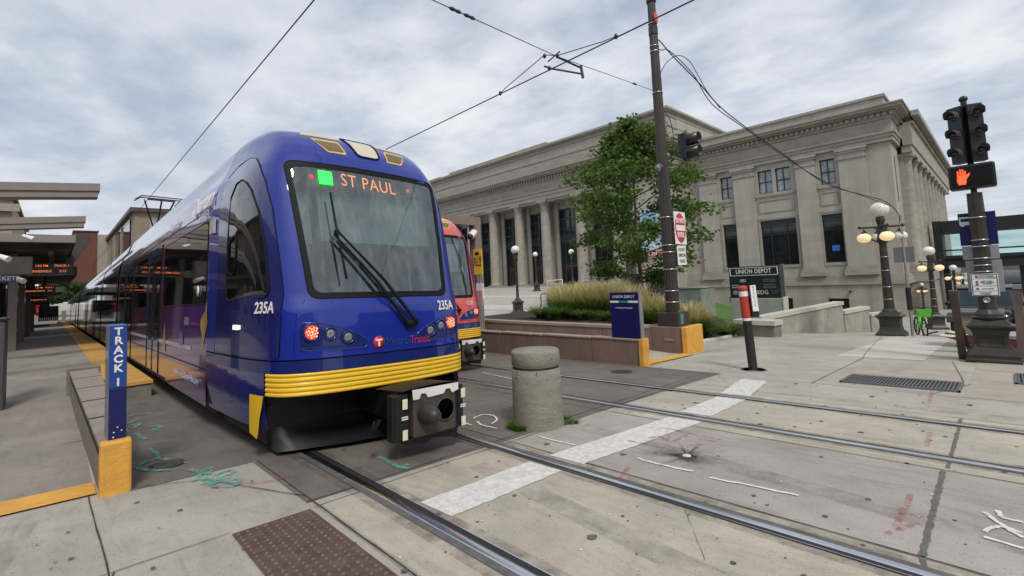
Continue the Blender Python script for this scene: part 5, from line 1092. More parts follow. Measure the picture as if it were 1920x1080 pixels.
# --- globe lamps
def lamp5(loc, H, label, lits, group, rz=0.):
    k = H/4.97; t = root('globe_street_lamp', loc, label, 'street lamp', group, rz)
    q = MB(); sq(q, (0,0,0), [(.43,0),(.43,.10),(.38,.15),(.33,.22),(.30,.34),(.30,.60),(.34,.68),(.40,.72),(.40,.76),(.30,.80),(.26,.88)]); q.build('pedestal', m_bronze, t, True)
    q = MB(); q.lathe([(.24,.88),(.22,.95),(.17,1.0),(.16,1.1),(.13,2.5),(.115,3.4),(.15,3.42),(.17,3.55),(.14,3.7),(.10,4.1),(.13,4.2),(.15,4.32),(.12,4.40)], (0,0,0), 24, flute=.05, fl=1, smooth=False); q.build('shaft', m_bronze, t, True)
    for z in (1.35,1.8,2.4,2.9): MB().lathe([(.155,z-.012),(.165,z),(.155,z+.012)], (0,0,0), 20).build('steel_band', m_band, t, True)
    q = MB()
    for a in range(4):
        c, s_ = math.cos(a*math.pi/2+.4), math.sin(a*math.pi/2+.4)
        q.tube([(c*.1,s_*.1,3.45),(c*.3,s_*.3,3.55),(c*.42,s_*.42,3.75),(c*.55,s_*.55,3.95),(c*.55,s_*.55,3.83)], .028, 6); q.ball((c*.55,s_*.55,3.83), .09, .09, .05, 10, 6)
        q.beam((0,0,4.02), (c*.66,s_*.66,4.02), .06, .07); q.ball((c*.66,s_*.66,4.04), .06, .06, .06, 8, 6)
    q.build('crossarm', m_bronze, t, True)
    q = MB(); q.ball((0,0,4.66), .31, .31, .275, 24, 16); q.build('top_globe', m_globe, t, True)
    for a in range(4):
        c, s_ = math.cos(a*math.pi/2+.4), math.sin(a*math.pi/2+.4); q = MB(); q.ball((c*.55,s_*.55,3.64), .225, .225, .175, 20, 12); q.build('side_globe', m_lit if a in lits else m_globe, t, True)
    t.scale = (k, k, k); return t
L1 = hit(1673,630); gL = 'five-globe lamps down the street'
la = lamp5(L1, hup(L1,378), 'tall five-globe iron street lamp nearest the camera, two of its lower globes lit', (1,2), gL)
L2 = hit(1757,617); lb_ = copy_tree(la, L2, .5, 'five-globe lamp behind the green bicycle, second down the street'); lb_.scale = (hup(L2,461)/4.97,)*3
for (px, py, pt, lab) in ((1797,592,496,'small distant five-globe lamp just left of the crossing pole'),(1734,590,530,'small pair-topped globe lamp against the depot side wall'),(1812,580,512,'farthest tiny globe lamp seen beside the grey sign panels')):
    P = hit(px, py); c = copy_tree(la, P, .2, lab); c.scale = (hup(P, pt)/4.97,)*3
def lamp1(loc, H, label, group, first=None):
    if first: c = copy_tree(first, loc, 0, label); c.scale = (H/3.8,)*3; return c
    t = root('plaza_lamp', loc, label, 'lamp post', group)
    q = MB(); q.lathe([(.40,0),(.40,.09),(.34,.15),(.29,.22),(.29,.55),(.36,.62),(.36,.66),(.25,.72),(.17,.78),(.13,.84)], (0,0,0), 8, smooth=False); q.build('pedestal', m_bronze, t, True)
    q = MB(); q.lathe([(.13,.84),(.09,.9),(.075,1.2),(.065,2.9),(.10,3.0),(.12,3.15),(.10,3.22),(.15,3.35),(.16,3.4)], (0,0,0), 16); q.build('shaft', m_bronze, t, True)
    q = MB(); q.ball((0,0,3.60), .25, .25, .24, 24, 16); q.build('globe', m_globe, t, True); t.scale = (H/3.8,)*3; return t
P = hit(972,588); p1 = lamp1(P, hup(P,462), 'single-globe lamp post nearest the train on the pale plaza', 'single-globe lamps on the plaza')
P = hit(1007,546); lamp1(P, hup(P,473), 'smaller single-globe lamp standing before the depot columns, in the middle of three', None, p1); P = hit(1075,546); lamp1(P, hup(P,468), 'single-globe lamp by the red doors, half hidden by blond grass', None, p1)
# --- red marker post
P = G(10.07,3.65); t = root('marker_post', P, 'leaning black post with red and white reflective bands at the crossing', 'bollard', mat=Matrix.Translation(P) @ Matrix.Rotation(R(3.2),4,(0,1,0)) @ Matrix.Rotation(R(-4.0),4,Vector((.69,.72,0))))
MB().lathe([(.085,-.05),(.085,.98)], (0,0,0), 24).build('black_sleeve', mat('scuffed_black', (.02,.02,.02), .5, var=.5, scale=20), t, True)
MB().lathe([(.0865,.98),(.0865,1.03)], (0,0,0), 24).build('white_band', m_signw, t, True); MB().lathe([(.086,1.03),(.086,1.47)], (0,0,0), 24).build('red_sleeve', mat('post_red', (.42,.045,.025), .55, var=.1), t, True)
MB().lathe([(.0865,1.47),(.0865,1.57)], (0,0,0), 24).build('white_band', m_signw, t, True); MB().lathe([(.086,1.57),(.098,1.6),(.098,1.65),(.07,1.68),(0,1.69)], (0,0,0), 24).build('red_cap', mat('post_red', (.42,.045,.025)), t, True)
q = MB(); q.obox((.06,-.15,1.36), (.7,-.7,0), (.7,.7,0), (0,0,1), .07, .03, .32); q.build('side_box', m_blk, t, True)
q = MB(); q.obox((.038,-.172,1.42), (.7,-.7,0), (.7,.7,0), (0,0,1), .055, .032, .26); wp_ = q.build('side_placard', m_signw, t, True)
for i, ch in enumerate('UTILITY'): text(ch, .06, (.013,-.196,1.64-.062*i), (.7,-.7,0), (0,0,1), 'placard_lettering', m_ltr, wp_, True)
q = MB(); q.lathe([(.235,0),(.235,.006),(.20,.008),(.2,.0)], (P.x+.02,P.y,P.z+.004), 28); q.build('ground_ring', m_iron, label='flat dark ring in the pavement round the foot of the red and black post', cat='ring')
# --- stepped concrete walls and bench
m_cw = mat('pale_wall_concrete', (.40,.375,.32), .9, col2=(.24,.225,.19), scale=1.6, detail=9, bump=.3); m_cc = mat('pale_coping', (.52,.49,.42), .85, var=.12, scale=3)
t = root('stepped_wall', G(21,6.5), 'pale concrete ramp wall in three stepped lengths right of the depot sign', 'wall')
def seg(pxa, pxb, Xa, Xb, ta, tb, base):
    A_, B_ = gx(pxa, base[0], Xa), gx(pxb, base[1], Xb); A_.z = zg(A_.x, A_.y)-.3; B_.z = zg(B_.x, B_.y)-.3; ha, hb = hup(A_, ta), hup(B_, tb); d = (B_-A_).normalized(); s_ = Vector((-d.y, d.x, 0)).normalized()*.34
    for (o0, o1, lo, hi, nm, m) in ((0,0,None,-.16,'wall_length',m_cw),(.05,.06,-.155,0,'coping',m_cc)):
        q = MB(); e_ = d*o0; f_ = s_.normalized()*o0
        v = []
        for p, h in ((A_-e_, ha), (B_+e_, hb)):
            for u in (-f_, s_+f_): v += [p+u+Vector((0,0,0 if lo is None else h+lo)), p+u+Vector((0,0,h+hi))]
        q.add(v, [(0,1,3,2),(4,6,7,5),(0,4,5,1),(2,3,7,6),(1,5,7,3),(0,2,6,4)]); q.build(nm, m, t)
seg(1430,1584, 19.6, 27.0, 594, 565, (624,618)); seg(1586,1632, 27.3, 30.2, 583, 574, (617,613)); seg(1635,1688, 30.5, 34, 588, 582, (612,609))
t = root('concrete_bench', G(18.7,6.6), 'low concrete block with a thick pale coping at the corner of the planting bed', 'bench')
A_, B_ = hit(1380,630), hit(1453,633); q = MB(); d = (B_-A_); d.z = 0; d.normalize(); s_ = Vector((-d.y, d.x, 0)); s_ = s_ if s_.x > 0 else -s_; c = (A_+B_)/2+s_*.3; L = (B_-A_).length/2
zt_ = c.z+hup(A_, 600); q.obox((c.x,c.y,c.z-.2), d, s_, (0,0,1), L, .28, .2+(zt_-.17-c.z)); q.build('block', m_greyw, t); q = MB(); q.obox((c.x,c.y,zt_-.085), d, s_, (0,0,1), L+.05, .34, .085); q.build('coping', m_cc, t)
# --- UNION DEPOT monument sign
XM = 26.8; yl, yr = gx(1367,520,XM).y, gx(1462,520,XM).y; z_t, z_m, z_b = gx(1415,499,XM).z, gx(1415,558,XM).z, zg(XM, 9)-.4
t = root('monument_sign', (XM,(yl+yr)/2,z_m), 'black depot name board with tenant logos on a grey stone base in the lawn', 'sign')
MB().bevbox(XM, yr, z_m, XM+.55, yl, z_t, .01).build('board', mat('board_black', (.018,.024,.026), .35, var=.15), t)
MB().bevbox(XM-.05, yr-.05, z_b, XM+.65, yl+.0, z_m-.03, .03).build('stone_base', mat('sign_base_stone', (.34,.34,.31), .85, var=.1, scale=3), t)
MB().bevbox(XM-.08, yr-.12, z_b, XM+.65, yr-.052, z_m+.02, .02).build('stone_edge', m_cc, t); MB().box(XM+.56, yr-.05, z_m-.02, XM+.66, yr+.08, z_t+.04).build('side_trim', m_alu, t)
w_ = yl-yr; yc = (yl+yr)/2; hT = z_t-z_m
q = MB(); a, b = z_t-.06, z_t-.06-hT*.26
for bx in ((yr+.06,yl-.06,a-.03,a),(yr+.06,yl-.06,b,b+.03),(yr+.06,yr+.10,b+.03,a-.03),(yl-.10,yl-.06,b+.03,a-.03)): q.box(XM-.02, bx[0], bx[2], XM-.002, bx[1], bx[3])
q.build('white_border', m_signw, t)
text('UNION DEPOT', .33, (XM-.01,yc,(a+b)/2), (0,-1,0), (0,0,1), 'board_lettering', m_signw, t, sx=(w_-.5)/2.75, bold=.006, space=1.1)
def mt(s, size, fy, fz, **k): text(s, size, (XM-.008,yl-w_*fy,z_t-hT*fz), (0,-1,0), (0,0,1), 'board_lettering', k.pop('m', m_signw), t, **k)
m_gl2 = mat('board_grey_lettering', (.25,.26,.27), .5)
mt('1881', .24, .28, .46, sx=.75); mt('DOWNTOWN', .09, .80, .44, m=m_gl2); mt('MUSIC GROUP', .09, .80, .495, m=m_gl2); mt('Christos', .11, .12, .60); mt('BREWS', .11, .12, .67); mt('ARCTICO', .13, .80, .60, m=m_gl2); mt('PROGRAM', .13, .80, .68, m=m_gl2); mt('JLL', .2, .26, .83); mt('EDG', .28, .66, .84); mt('EXECUTIVE', .07, .88, .80, m=m_gl2); mt('DESIGN', .07, .88, .86, m=m_gl2)
q = MB(); n = 20; q.add([(XM-.006, yl-w_*.11+.13*math.cos(2*math.pi*i/n), z_t-hT*.83+.13*math.sin(2*math.pi*i/n)) for i in range(n)], [tuple(range(n))]); q.build('round_logo', m_gl2, t)
# --- cabinets in the planting
def cab(name, pxl, pxr, pt, pb, X, dpt, m, label, cat='cabinet'):
    a, b = gx(pxl, pb, X), gx(pxr, pb, X); zt = gx((pxl+pxr)/2, pt, X).z; zb = zg(X, (a.y+b.y)/2)-.2; t = root(name, (X,(a.y+b.y)/2,zb), label, cat)
    MB().bevbox(X, b.y, zb, X+dpt, a.y, zt-.04, .02).build('body', m, t); MB().bevbox(X-.04, b.y-.04, zt-.038, X+dpt+.04, a.y+.04, zt, .01).build('lid', m, t); return t
m_cabg = mat('cabinet_green', (.035,.045,.035), .5, var=.2)
tt = cab('utility_cabinet', 1166, 1192, 514, 572, 25.5, 1.0, m_cabg, 'dark green utility cabinet left of the tree trunk behind the blond grass')
tt = cab('utility_cabinet', 1213, 1248, 515, 560, 27, 1.4, mat('cabinet_black', (.02,.022,.022), .5), 'near-black slatted utility cabinet between the tree trunk and tall pole')
q = MB()
for i in range(8): y = gx(1213+i*4.6,530,27).y; q.box(26.96, y-.03, .2, 26.99, y+.03, 1.2)
q.build('slats', m_sgrey, tt)
tt = cab('concrete_vault', 1240, 1318, 540, 600, 21.8, 1.5, mat('vault_grey_green', (.26,.30,.27), .8, col2=(.17,.20,.18), scale=3), 'pale grey-green utility vault behind the tall pole and grass', 'cabinet')
# --- bike racks
P = hit(1015,576); t = root('bike_rack', P, 'dark hoop bicycle racks at the edge of the grass bed', 'bike rack')
for i in range(3):
    q = MB(); o = P+Vector((i*.8, i*.12, 0)); h = .85; q.tube([o, o+Vector((0,0,h-.12)), o+Vector((.0,-.08,h-.03)), o+Vector((0,-.18,h)), o+Vector((0,-.55,h)), o+Vector((0,-.66,h-.05)), o+Vector((0,-.7,h-.15)), o+Vector((0,-.7,-.1))], .035, 8); q.build('hoop', m_pole, t)
# --- paid fare zone sign and platform shelter on the right platform
P = Vector((10.6,13.0,-.25)); zt = gx(896,467,10.6).z; zb = gx(896,515,10.6).z; ya, yb = gx(888,490,10.6).y, gx(903,490,10.6).y
t = root('fare_zone_sign', P, 'yellow and black fare zone sign on a post at the train platform end', 'sign')
MB().bevbox(10.6, yb, zb, 10.64, ya, zt, .01).build('plate', mat('sign_amber', (.80,.45,.03), .5), t); h = zt-zb; MB().box(10.592, yb+.04, zb+h*.35, 10.599, ya-.04, zb+h*.70).build('black_panel', m_blk, t)
for i, s_ in enumerate(('PAID','FARE','ZONE')): text(s_, h*.13, (10.588,(ya+yb)/2,zb+h*(.64-.11*i)), (0,-1,0), (0,0,1), 'sign_lettering', mat('sign_amber', (.8,.45,.03)), t, bold=.004)
q = MB(); q.ball((10.594,(ya+yb)/2+.02,zb+h*.83), .012, (ya-yb)*.3, h*.07, 12, 6); q.build('card_reader_symbol', m_blk, t)
MB().tube([(10.68,(ya+yb)/2,-.6),(10.68,(ya+yb)/2,zt)], .03, 8).build('post', m_alu, t); MB().box(10.62,yb+.02,zb-.85,10.66,ya-.06,zb-.3).build('card_reader', m_signw, t)
P = gx(898,560,10.2); t = root('info_plate', P, 'small pink-edged notice panel at the platform edge beside the coral train', 'sign'); a, b = gx(892,545,10.2), gx(904,574,10.2)
MB().box(10.2, b.y, b.z, 10.23, a.y, a.z).build('panel', mat('panel_pink', (.55,.30,.34), .5), t); MB().tube([(10.25,b.y,-.6),(10.25,b.y,b.z+.2)], .025, 6).build('post', m_alu, t)
Xs = 10.9; t = root('platform_shelter', (Xs,20,-.3), 'tan steel shelter frame with a white camera rising behind the coral train', 'shelter')
m_tan = mat('tan_steel', (.23,.175,.145), .5, var=.1); zt = gx(890,422,Xs).z; yr_ = gx(890,430,Xs).y
q = MB(); q.box(Xs, yr_-.0, -.6, Xs+.28, yr_+.32, zt); q.build('corner_post', m_tan, t); q = MB(); q.box(Xs-2.4, yr_, zt+.002, Xs+.3, yr_+14, zt+.3); q.build('roof', m_tan, t)
q = MB(); q.box(Xs+.02, yr_+.9, zt-1.2, Xs+.12, yr_+1.4, zt); q.build('panel', m_tan, t); MB().box(Xs+.02, yr_+2.5, -.4, Xs+.1, yr_+6, zt-.3).build('panel', m_tan, t)
cmr = root('platform_camera', (Xs-.1,yr_,zt-1), 'white tube camera with a black lens under the tan shelter frame', 'camera'); c = gx(882,444,Xs-.25)
q = MB(); q.tube([c+Vector((.4,.2,.25)), c], .13, 12); q.build('housing', m_signw, cmr); MB().ball(c-Vector((.03,.02,.0)), .1,.1,.12).build('lens', m_blk, cmr)
# --- bicycle
P = hit(1728,630); bk = root('rental_bicycle', P, 'bright green rental bicycle with a front basket parked by the globe lamps', 'bicycle', rz=R(-72)); m_lime = mat('bicycle_green', (.10,.52,.04), .4); m_tyre = mat('tyre_rubber', (.02,.02,.02), .8)
def wheel(y, r=.33):
    q = MB(); n = 28; q.tube([(0, y+r*math.cos(2*math.pi*i/n), r+r*math.sin(2*math.pi*i/n)) for i in range(n+1)], .028, 8, False); wo = q.build('wheel', m_tyre, bk, True); q = MB()
    for i in range(12): a = math.pi*2*i/12; q.tube([(0,y,r),(0,y+r*.93*math.cos(a),r+r*.93*math.sin(a))], .003, 4)
    q.tube([(-.06,y,r),(.06,y,r)], .03, 8); q.build('spokes', m_band, wo, True)
wheel(-.52); wheel(.52)
q = MB(); q.tube([(0,-.42,.92),(0,-.40,.75),(0,-.05,.35),(0,.12,.32)], .035, 8); q.tube([(0,.12,.32),(0,.22,.85)], .028, 8); q.tube([(.0,.52,.33),(0,.12,.32)], .02, 6); q.tube([(0,.52,.33),(0,.2,.7)], .018, 6); q.tube([(.05,-.52,.33),(.05,-.44,.7),(0,-.42,.8),(-.05,-.44,.7),(-.05,-.52,.33)], .018, 6); q.build('frame', m_lime, bk, True)
n = 12; q = MB(); q.tube([(.035,.52+.37*math.cos(math.pi*i/n),.33+.37*math.sin(math.pi*i/n)) for i in range(n+1)], .03, 6); q.build('mudguard', m_lime, bk, True)
q = MB(); q.tube([(0,-.42,.9),(0,-.40,1.08),(.28,-.32,1.12),(.32,-.2,1.1)], .014, 6); q.tube([(0,-.40,1.08),(-.28,-.32,1.12),(-.32,-.2,1.1)], .014, 6); q.build('handlebar', m_blk, bk, True)
q = MB(); q.add([(x*k, -.62+y*k, z) for z, k in ((.78,.8),(1.04,1.1)) for x, y in ((-.19,-.14),(.19,-.14),(.19,.14),(-.19,.14))], [(0,1,5,4),(1,2,6,5),(2,3,7,6),(3,0,4,7),(3,2,1,0)]); q.build('basket', m_lime, bk, True)
MB().ball((0,.25,.92), .09, .14, .05).build('saddle', m_blk, bk, True); q = MB(); q.tube([(-.1,.12,.2),(-.1,.12,.44)], .012, 6); q.tube([(0,.2,.3),(.2,.35,.0)], .012, 6); q.box(-.16,.08,.17,-.06,.16,.2); q.box(.06,.08,.44,.16,.16,.47); q.build('cranks_and_stand', m_blk, bk, True)
P = hit(1712,631); t = root('sign_post', P, 'thin steel sign post with a black lower sleeve beside the green bicycle', 'sign post'); zz_ = hup(P,430); P2 = P+Vector((0,0,zz_))
MB().tube([P, P2], .045, 8).build('post', m_alu, t); MB().tube([P+Vector((0,0,.95)), P+Vector((0,0,1.75))], .085, 10).build('black_sleeve', m_blk, t)
MB().bevbox(P.x-.02, P.y-.28, P.z+hup(P,492), P.x+.0, P.y+.3, P.z+hup(P,463), .003).build('sign_back', m_sgrey, t)
cable('stand_debris', [(1735,628,17.8),(1748,624,18),(1758,622,18.2)], .03, 'small piece of debris on the pavement beside the bicycle wheel')
# --- jeep
J = G(22.9, .59); J.z = -1.34; jp = root('off_road_car', J, 'black boxy off-road car with round headlights parked facing the tracks', 'car', mat=Matrix.Translation(J)); m_car = mat('car_black_paint', (.014,.016,.02), .25, coat=.9, var=.1); m_cgl = mat('car_glass', (.02,.035,.045), .08, spec=.4, var=.3, scale=2)
q = MB(); q.bevbox(.9,-.85,.55,4.1,.85,1.12,.06); q.build('body_tub', m_car, jp, True); q = MB(); q.bevbox(-.1,-.62,.60,1.0,.62,1.13,.09); q.build('hood', m_car, jp, True)
q = MB(); q.add([(1.0,-.78,1.12),(1.0,.78,1.12),(1.32,.70,1.78),(1.32,-.70,1.78),(4.05,.72,1.78),(4.05,-.72,1.78),(4.1,.80,1.12),(4.1,-.80,1.12)], [(0,1,2,3),(3,2,4,5),(1,6,4,2),(0,3,5,7),(7,5,4,6)]); q.build('cabin', m_car, jp, True)
q = MB(); q.add([(1.02,-.68,1.19),(1.02,.68,1.19),(1.27,.62,1.70),(1.27,-.62,1.70)], [(0,1,2,3)]); q.build('windshield', m_cgl, jp, True)
for s in (-1,1): q = MB(); q.add([(1.35,s*.80,1.2),(2.3,s*.80,1.2),(2.3,s*.745,1.68),(1.5,s*.745,1.68)], [(0,1,2,3)]); q.build('side_window', m_cgl, jp, True)
q = MB(); q.bevbox(1.25,-.74,1.775,4.1,.74,1.83,.02); q.build('roof', mat('roof_dark_grey', (.09,.09,.095), .5), jp, True)
q = MB(); q.bevbox(-.14,-.6,.62,-.08,.6,1.08,.03); go = q.build('grille', m_car, jp, True); q = MB()
for i in range(7): q.box(-.16,-.27+i*.09-.025,.70,-.142,-.27+i*.09+.025,1.0)
q.build('grille_slots', m_black, go, True)
for s in (-1,1):
    q = MB(); q.lathe([(.10,-.13),(.095,-.17),(0,-.185)], (0,s*.46,.88), 20, 'x'); q.build('headlight', m_lens, jp, True); q = MB(); q.lathe([(.05,-.13),(0,-.16)], (0,s*.52,.70), 14, 'x'); q.build('indicator', mat('amber_lens', (.6,.25,.04), .3), jp, True)
    q = MB(); q.prism([(-.28,.72),(-.2,.88),(.0,.95),(.75,.95),(.95,.8),(.95,.74),(.7,.86),(.05,.86),(-.12,.78),(-.2,.68)], (0,s*.86-.13,0), (1,0,0), (0,0,1), (0,1,0), .26); q.build('fender', m_blk, jp, True)
    for x in (.3,3.1): q = MB(); q.lathe([(.0,-.12),(.3,-.12),(.40,-.10),(.41,0),(.40,.10),(.3,.12),(0,.12)], (x,s*.80,.40), 28, 'y'); wo = q.build('wheel', m_tyre, jp, True); MB().lathe([(.2,s*.125),(0,s*.13)], (x,s*.80,.40), 16, 'y').build('rim', m_alu, wo, True)
    q = MB(); q.ball((1.15,s*.98,1.25), .05,.12,.09, 10, 6); q.build('mirror', m_blk, jp, True)
q = MB(); q.bevbox(-.42,-.8,.45,-.25,.8,.62,.03); q.build('bumper', m_blk, jp, True)
# --- tan crate on a red sled and wooden barricade legs
Kx = 17.2; a, b = gx(1794,600,Kx), gx(1880,600,Kx); zk0 = zg(Kx,.8)+.12; zk1 = gx(1835,585,Kx).z
kc = root('equipment_crate', (Kx,(a.y+b.y)/2,zk0), 'weathered tan plywood crate standing between the crossing pedestal and the jeep', 'crate')
MB().bevbox(Kx, b.y, zk0, Kx+1.2, a.y, zk1-.06, .01).build('box', mat('crate_tan', (.22,.19,.13), .85, var=.25, scale=2, stretch=(1,1,3)), kc); MB().bevbox(Kx-.06, b.y-.05, zk1-.058, Kx+1.3, a.y+.06, zk1, .01).build('lid', mat('lid_grey', (.11,.11,.10), .7), kc)
Xr = 15.6; rd = root('red_canoe', (Xr,0,zg(Xr,0)), 'dark red hull with a pale nose lying behind the crossing pedestal', 'boat'); y0_, y1_ = gx(1775,645,Xr).y, gx(1775,645,Xr).y-3.2; zc = zg(Xr,.4)
def hull(u, v):
    y = y0_+(y1_-y0_)*u; w2 = .34*math.sin(math.pi*min(.98, max(.02, u)))**.6; a = math.pi*v; return (Xr+w2*math.cos(a), y, zc+.36+.08*(1-math.sin(math.pi*u))-.32*math.sin(a)*math.sin(math.pi*min(.98,max(.02,u)))**.4)
q = MB(); q.grid(hull, frange(0,1,20), frange(0,1,10)); q.build('hull', mat('hull_red', (.16,.012,.018), .35, coat=.5), rd)
q = MB(); q.grid(lambda u, v: (Xr+(.34*math.sin(math.pi*min(.98,max(.02,u)))**.6+.01)*math.cos(math.pi*v), y0_+(y1_-y0_)*u, zc+.375+.08*(1-math.sin(math.pi*u))), frange(0,1,20), [0,1]); q.build('rim', m_blk, rd)
c = gx(1783,628,Xr-.1); q = MB(); q.add([(c.x,c.y+.22,c.z-.02),(c.x+.2,c.y,c.z+.08),(c.x-.05,c.y-.32,c.z+.03),(c.x-.1,c.y-.02,c.z-.04),(c.x,c.y-.3,c.z-.06)], [(0,1,2,3),(0,3,4),(3,2,4)]); q.build('pale_nose', mat('nose_cream', (.62,.60,.42), .6), rd)
for (x0, y0, x1, y1, dd, lab) in ((1787,545,1806,675,9.45,'leaning weathered brown barricade board left of the crossing pedestal'),(1908,545,1918,682,9.5,'upright weathered brown board at the right edge of the photo')):
    p0, p1 = gd(x0,y0,dd), hit(x1,y1-1); d = (p0-p1).normalized(); q = MB(); q.beam(p1, p0, .13, .035, up=(1,0,0)); t = root('barricade_board', p1, lab, 'board'); q.build('board', mat('weathered_wood', (.11,.08,.07), .85, var=.3, scale=4, stretch=(1,1,.3)), t)
    q = MB(); q.beam(p1+Vector((.7,-.1,0)), p0.lerp(p1,.35), .07, .03, up=(1,0,0)); q.build('brace', mat('weathered_wood', (.11,.08,.07)), t)
# ================================================================== LEFT PLATFORM
def pz(y): return .24-.018*y
m_plat = conc('platform_concrete', (.31,.275,.24), (.235,.208,.18), 1.1)
def rampz(x, y): t_ = sstep((y-9.3)/5.); return (zg(x, y)+.006)*(1-t_)+pz(y)*t_
mb = MB(); mb.grid(lambda u, v: (u, v, rampz(u, v) if u < .3 else pz(v)), [-14,-6,-2,.2,.36,.69], [11.95,12.5,13,13.5,14,14.5,16,30,60,120]); struct('platform', mb, m_plat)
mb = MB()
mb.grid(lambda u, v: (u, v, rampz(u, v)), frange(-14,.27,10), frange(5.55,11.97,8)); struct('platform_ramp', mb, m_plat)
mb = MB(); mb.box(.58,10.93,-.6,1.29,11.0,.035); mb.add([(1.29,10.93,-.6),(1.29,120,-2.6),(1.29,120,pz(120)-.01),(1.29,10.93,pz(10.93)-.01)], [(0,1,2,3)]); mb.add([(.58,10.93,pz(10.93)-.004),(.7,10.93,pz(10.93)-.004),(.7,12,pz(12)-.004),(.58,12,pz(12)-.004)], [(0,1,2,3)]); struct('platform_face', mb, m_greyw)
def tact():
    m = mat('tactile_yellow', (.62,.33,.07), .7, col2=(.50,.27,.06), scale=2.5); nt = m.node_tree; p = nt.nodes['Principled BSDF']; v = nt.nodes.new('ShaderNodeTexVoronoi'); v.inputs['Scale'].default_value = 16; v.inputs['Randomness'].default_value = 0
    tc = nt.nodes.new('ShaderNodeTexCoord'); nt.links.new(tc.outputs['Object'], v.inputs['Vector']); b = nt.nodes.new('ShaderNodeBump'); b.inputs['Strength'].default_value = .6; b.inputs['Distance'].default_value = .02; b.invert = True; nt.links.new(v.outputs[0], b.inputs['Height']); nt.links.new(b.outputs[0], p.inputs['Normal']); return m
mb = MB(); mb.grid(lambda u, v: (u, v, pz(v)+.005), [.69,1.31], [10.9,20,40,70,110]); mb.add([(.69,10.9,pz(10.9)+.005),(1.31,10.9,pz(10.9)+.005),(1.31,10.9,pz(10.9)-.05),(.69,10.9,pz(10.9)-.05)], [(0,1,2,3)]); struct('tactile_edge', mb, tact())
j = MB()
for y in frange(11.5, 60, 80): j.add([(.69,y,pz(y)+.0065),(1.31,y,pz(y)+.0065),(1.31,y+.012,pz(y)+.0065),(.69,y+.012,pz(y)+.0065)], [(0,1,2,3)])
for y in (7.9, 13.5): j.add([(-8,y,rampz(-8,y)+.004 if y < 12 else pz(y)+.004),(.27,y,rampz(.27,y)+.004 if y < 12 else pz(y)+.004),(.27,y+.012,rampz(.27,y)+.004 if y < 12 else pz(y)+.004),(-8,y+.012,rampz(-8,y)+.004 if y < 12 else pz(y)+.004)], [(0,1,2,3)])
struct('platform_joints', j, m_joint)
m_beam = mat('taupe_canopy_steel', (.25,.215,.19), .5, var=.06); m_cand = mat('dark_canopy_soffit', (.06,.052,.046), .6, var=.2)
for (y, pr, pt, pb, lab) in ((13.,188,344,369,'nearest taupe canopy beam reaching over the platform against the sky'),(18.5,161,405,425,'second taupe canopy beam below and behind the nearest one')):
    xr = gy(pr, pt, y).x; zt = gy(pr, pt, y).z; zb = gy(pr, pb, y).z; q = MB(); zm = zb+(zt-zb)*.45; q.box(-9, y, zm, xr, y+.5, zt); q.box(-9, y+.03, zb, xr-.03, y+.42, zm-.003); q.v = [(a_, b_, c_+.085*(a_-xr)) for a_, b_, c_ in q.v]; q.build('canopy_beam', m_beam, label=lab, cat='beam')
t = root('platform_canopy', (0,23,0), 'long dark-bellied platform canopy with taupe fascia over the left platform', 'canopy'); y = 23.; xr = gy(142,441,y).x; zt = gy(142,441,y).z; zb = gy(142,468,y).z
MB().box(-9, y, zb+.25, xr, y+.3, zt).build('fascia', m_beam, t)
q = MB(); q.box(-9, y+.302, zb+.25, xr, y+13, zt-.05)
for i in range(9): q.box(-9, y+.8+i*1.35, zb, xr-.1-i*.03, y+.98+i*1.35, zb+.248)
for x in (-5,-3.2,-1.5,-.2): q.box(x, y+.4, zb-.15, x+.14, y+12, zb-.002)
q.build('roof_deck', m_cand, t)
xr2 = gy(170,440,30).x; q = MB(); q.add([(xr,30,gy(150,441,30).z),(xr2,30,gy(170,440,30).z),(xr2,30,gy(170,455,30).z),(xr-.3,30,gy(140,520,30).z),(xr,52,4.6),(xr2,52,4.7)], [(0,1,2,3),(0,4,5,1),(3,2,5,4)]); q.build('raised_edge', m_cand, t)
for i, (yy_, xx_) in enumerate(((26,-1.15),(34,-1.2),(42,-1.2),(50,-1.2))):
    MB().box(xx_-.12, yy_, pz(yy_), xx_+.12, yy_+.25, zb+.2).build('post', m_beam, t)
MB().box(-9, 37, 3.0, .9, 55, 3.5).build('far_roof', m_cand, t); MB().box(-9, 62, 2.4, .6, 100, 2.9).build('far_roof', m_cand, t); MB().box(-7.0, 26, -.6, -6.8, 100, 2.4).build('reflection_screen', m_cand, t)  # screen added behind the platform to darken reflections in the far cars
t = root('shelter_block', (-3,72,-1), 'dark shelter block closing off the far end of the left platform', 'shelter'); MB().box(-8, 72, -2, -.4, 80, 1.6).build('walls', mat('shelter_dark', (.05,.05,.055), .5), t); q = MB()
for k in range(6): q.box(-7.5+k*1.15, 71.9, -.7, -6.7+k*1.15, 71.98, 1.2)
q.build('panes', m_wind, t)
m_orled2 = mat('board_orange_led', (.8,.2,.04), .5, emit=.5, ecol=(1,.25,.07))
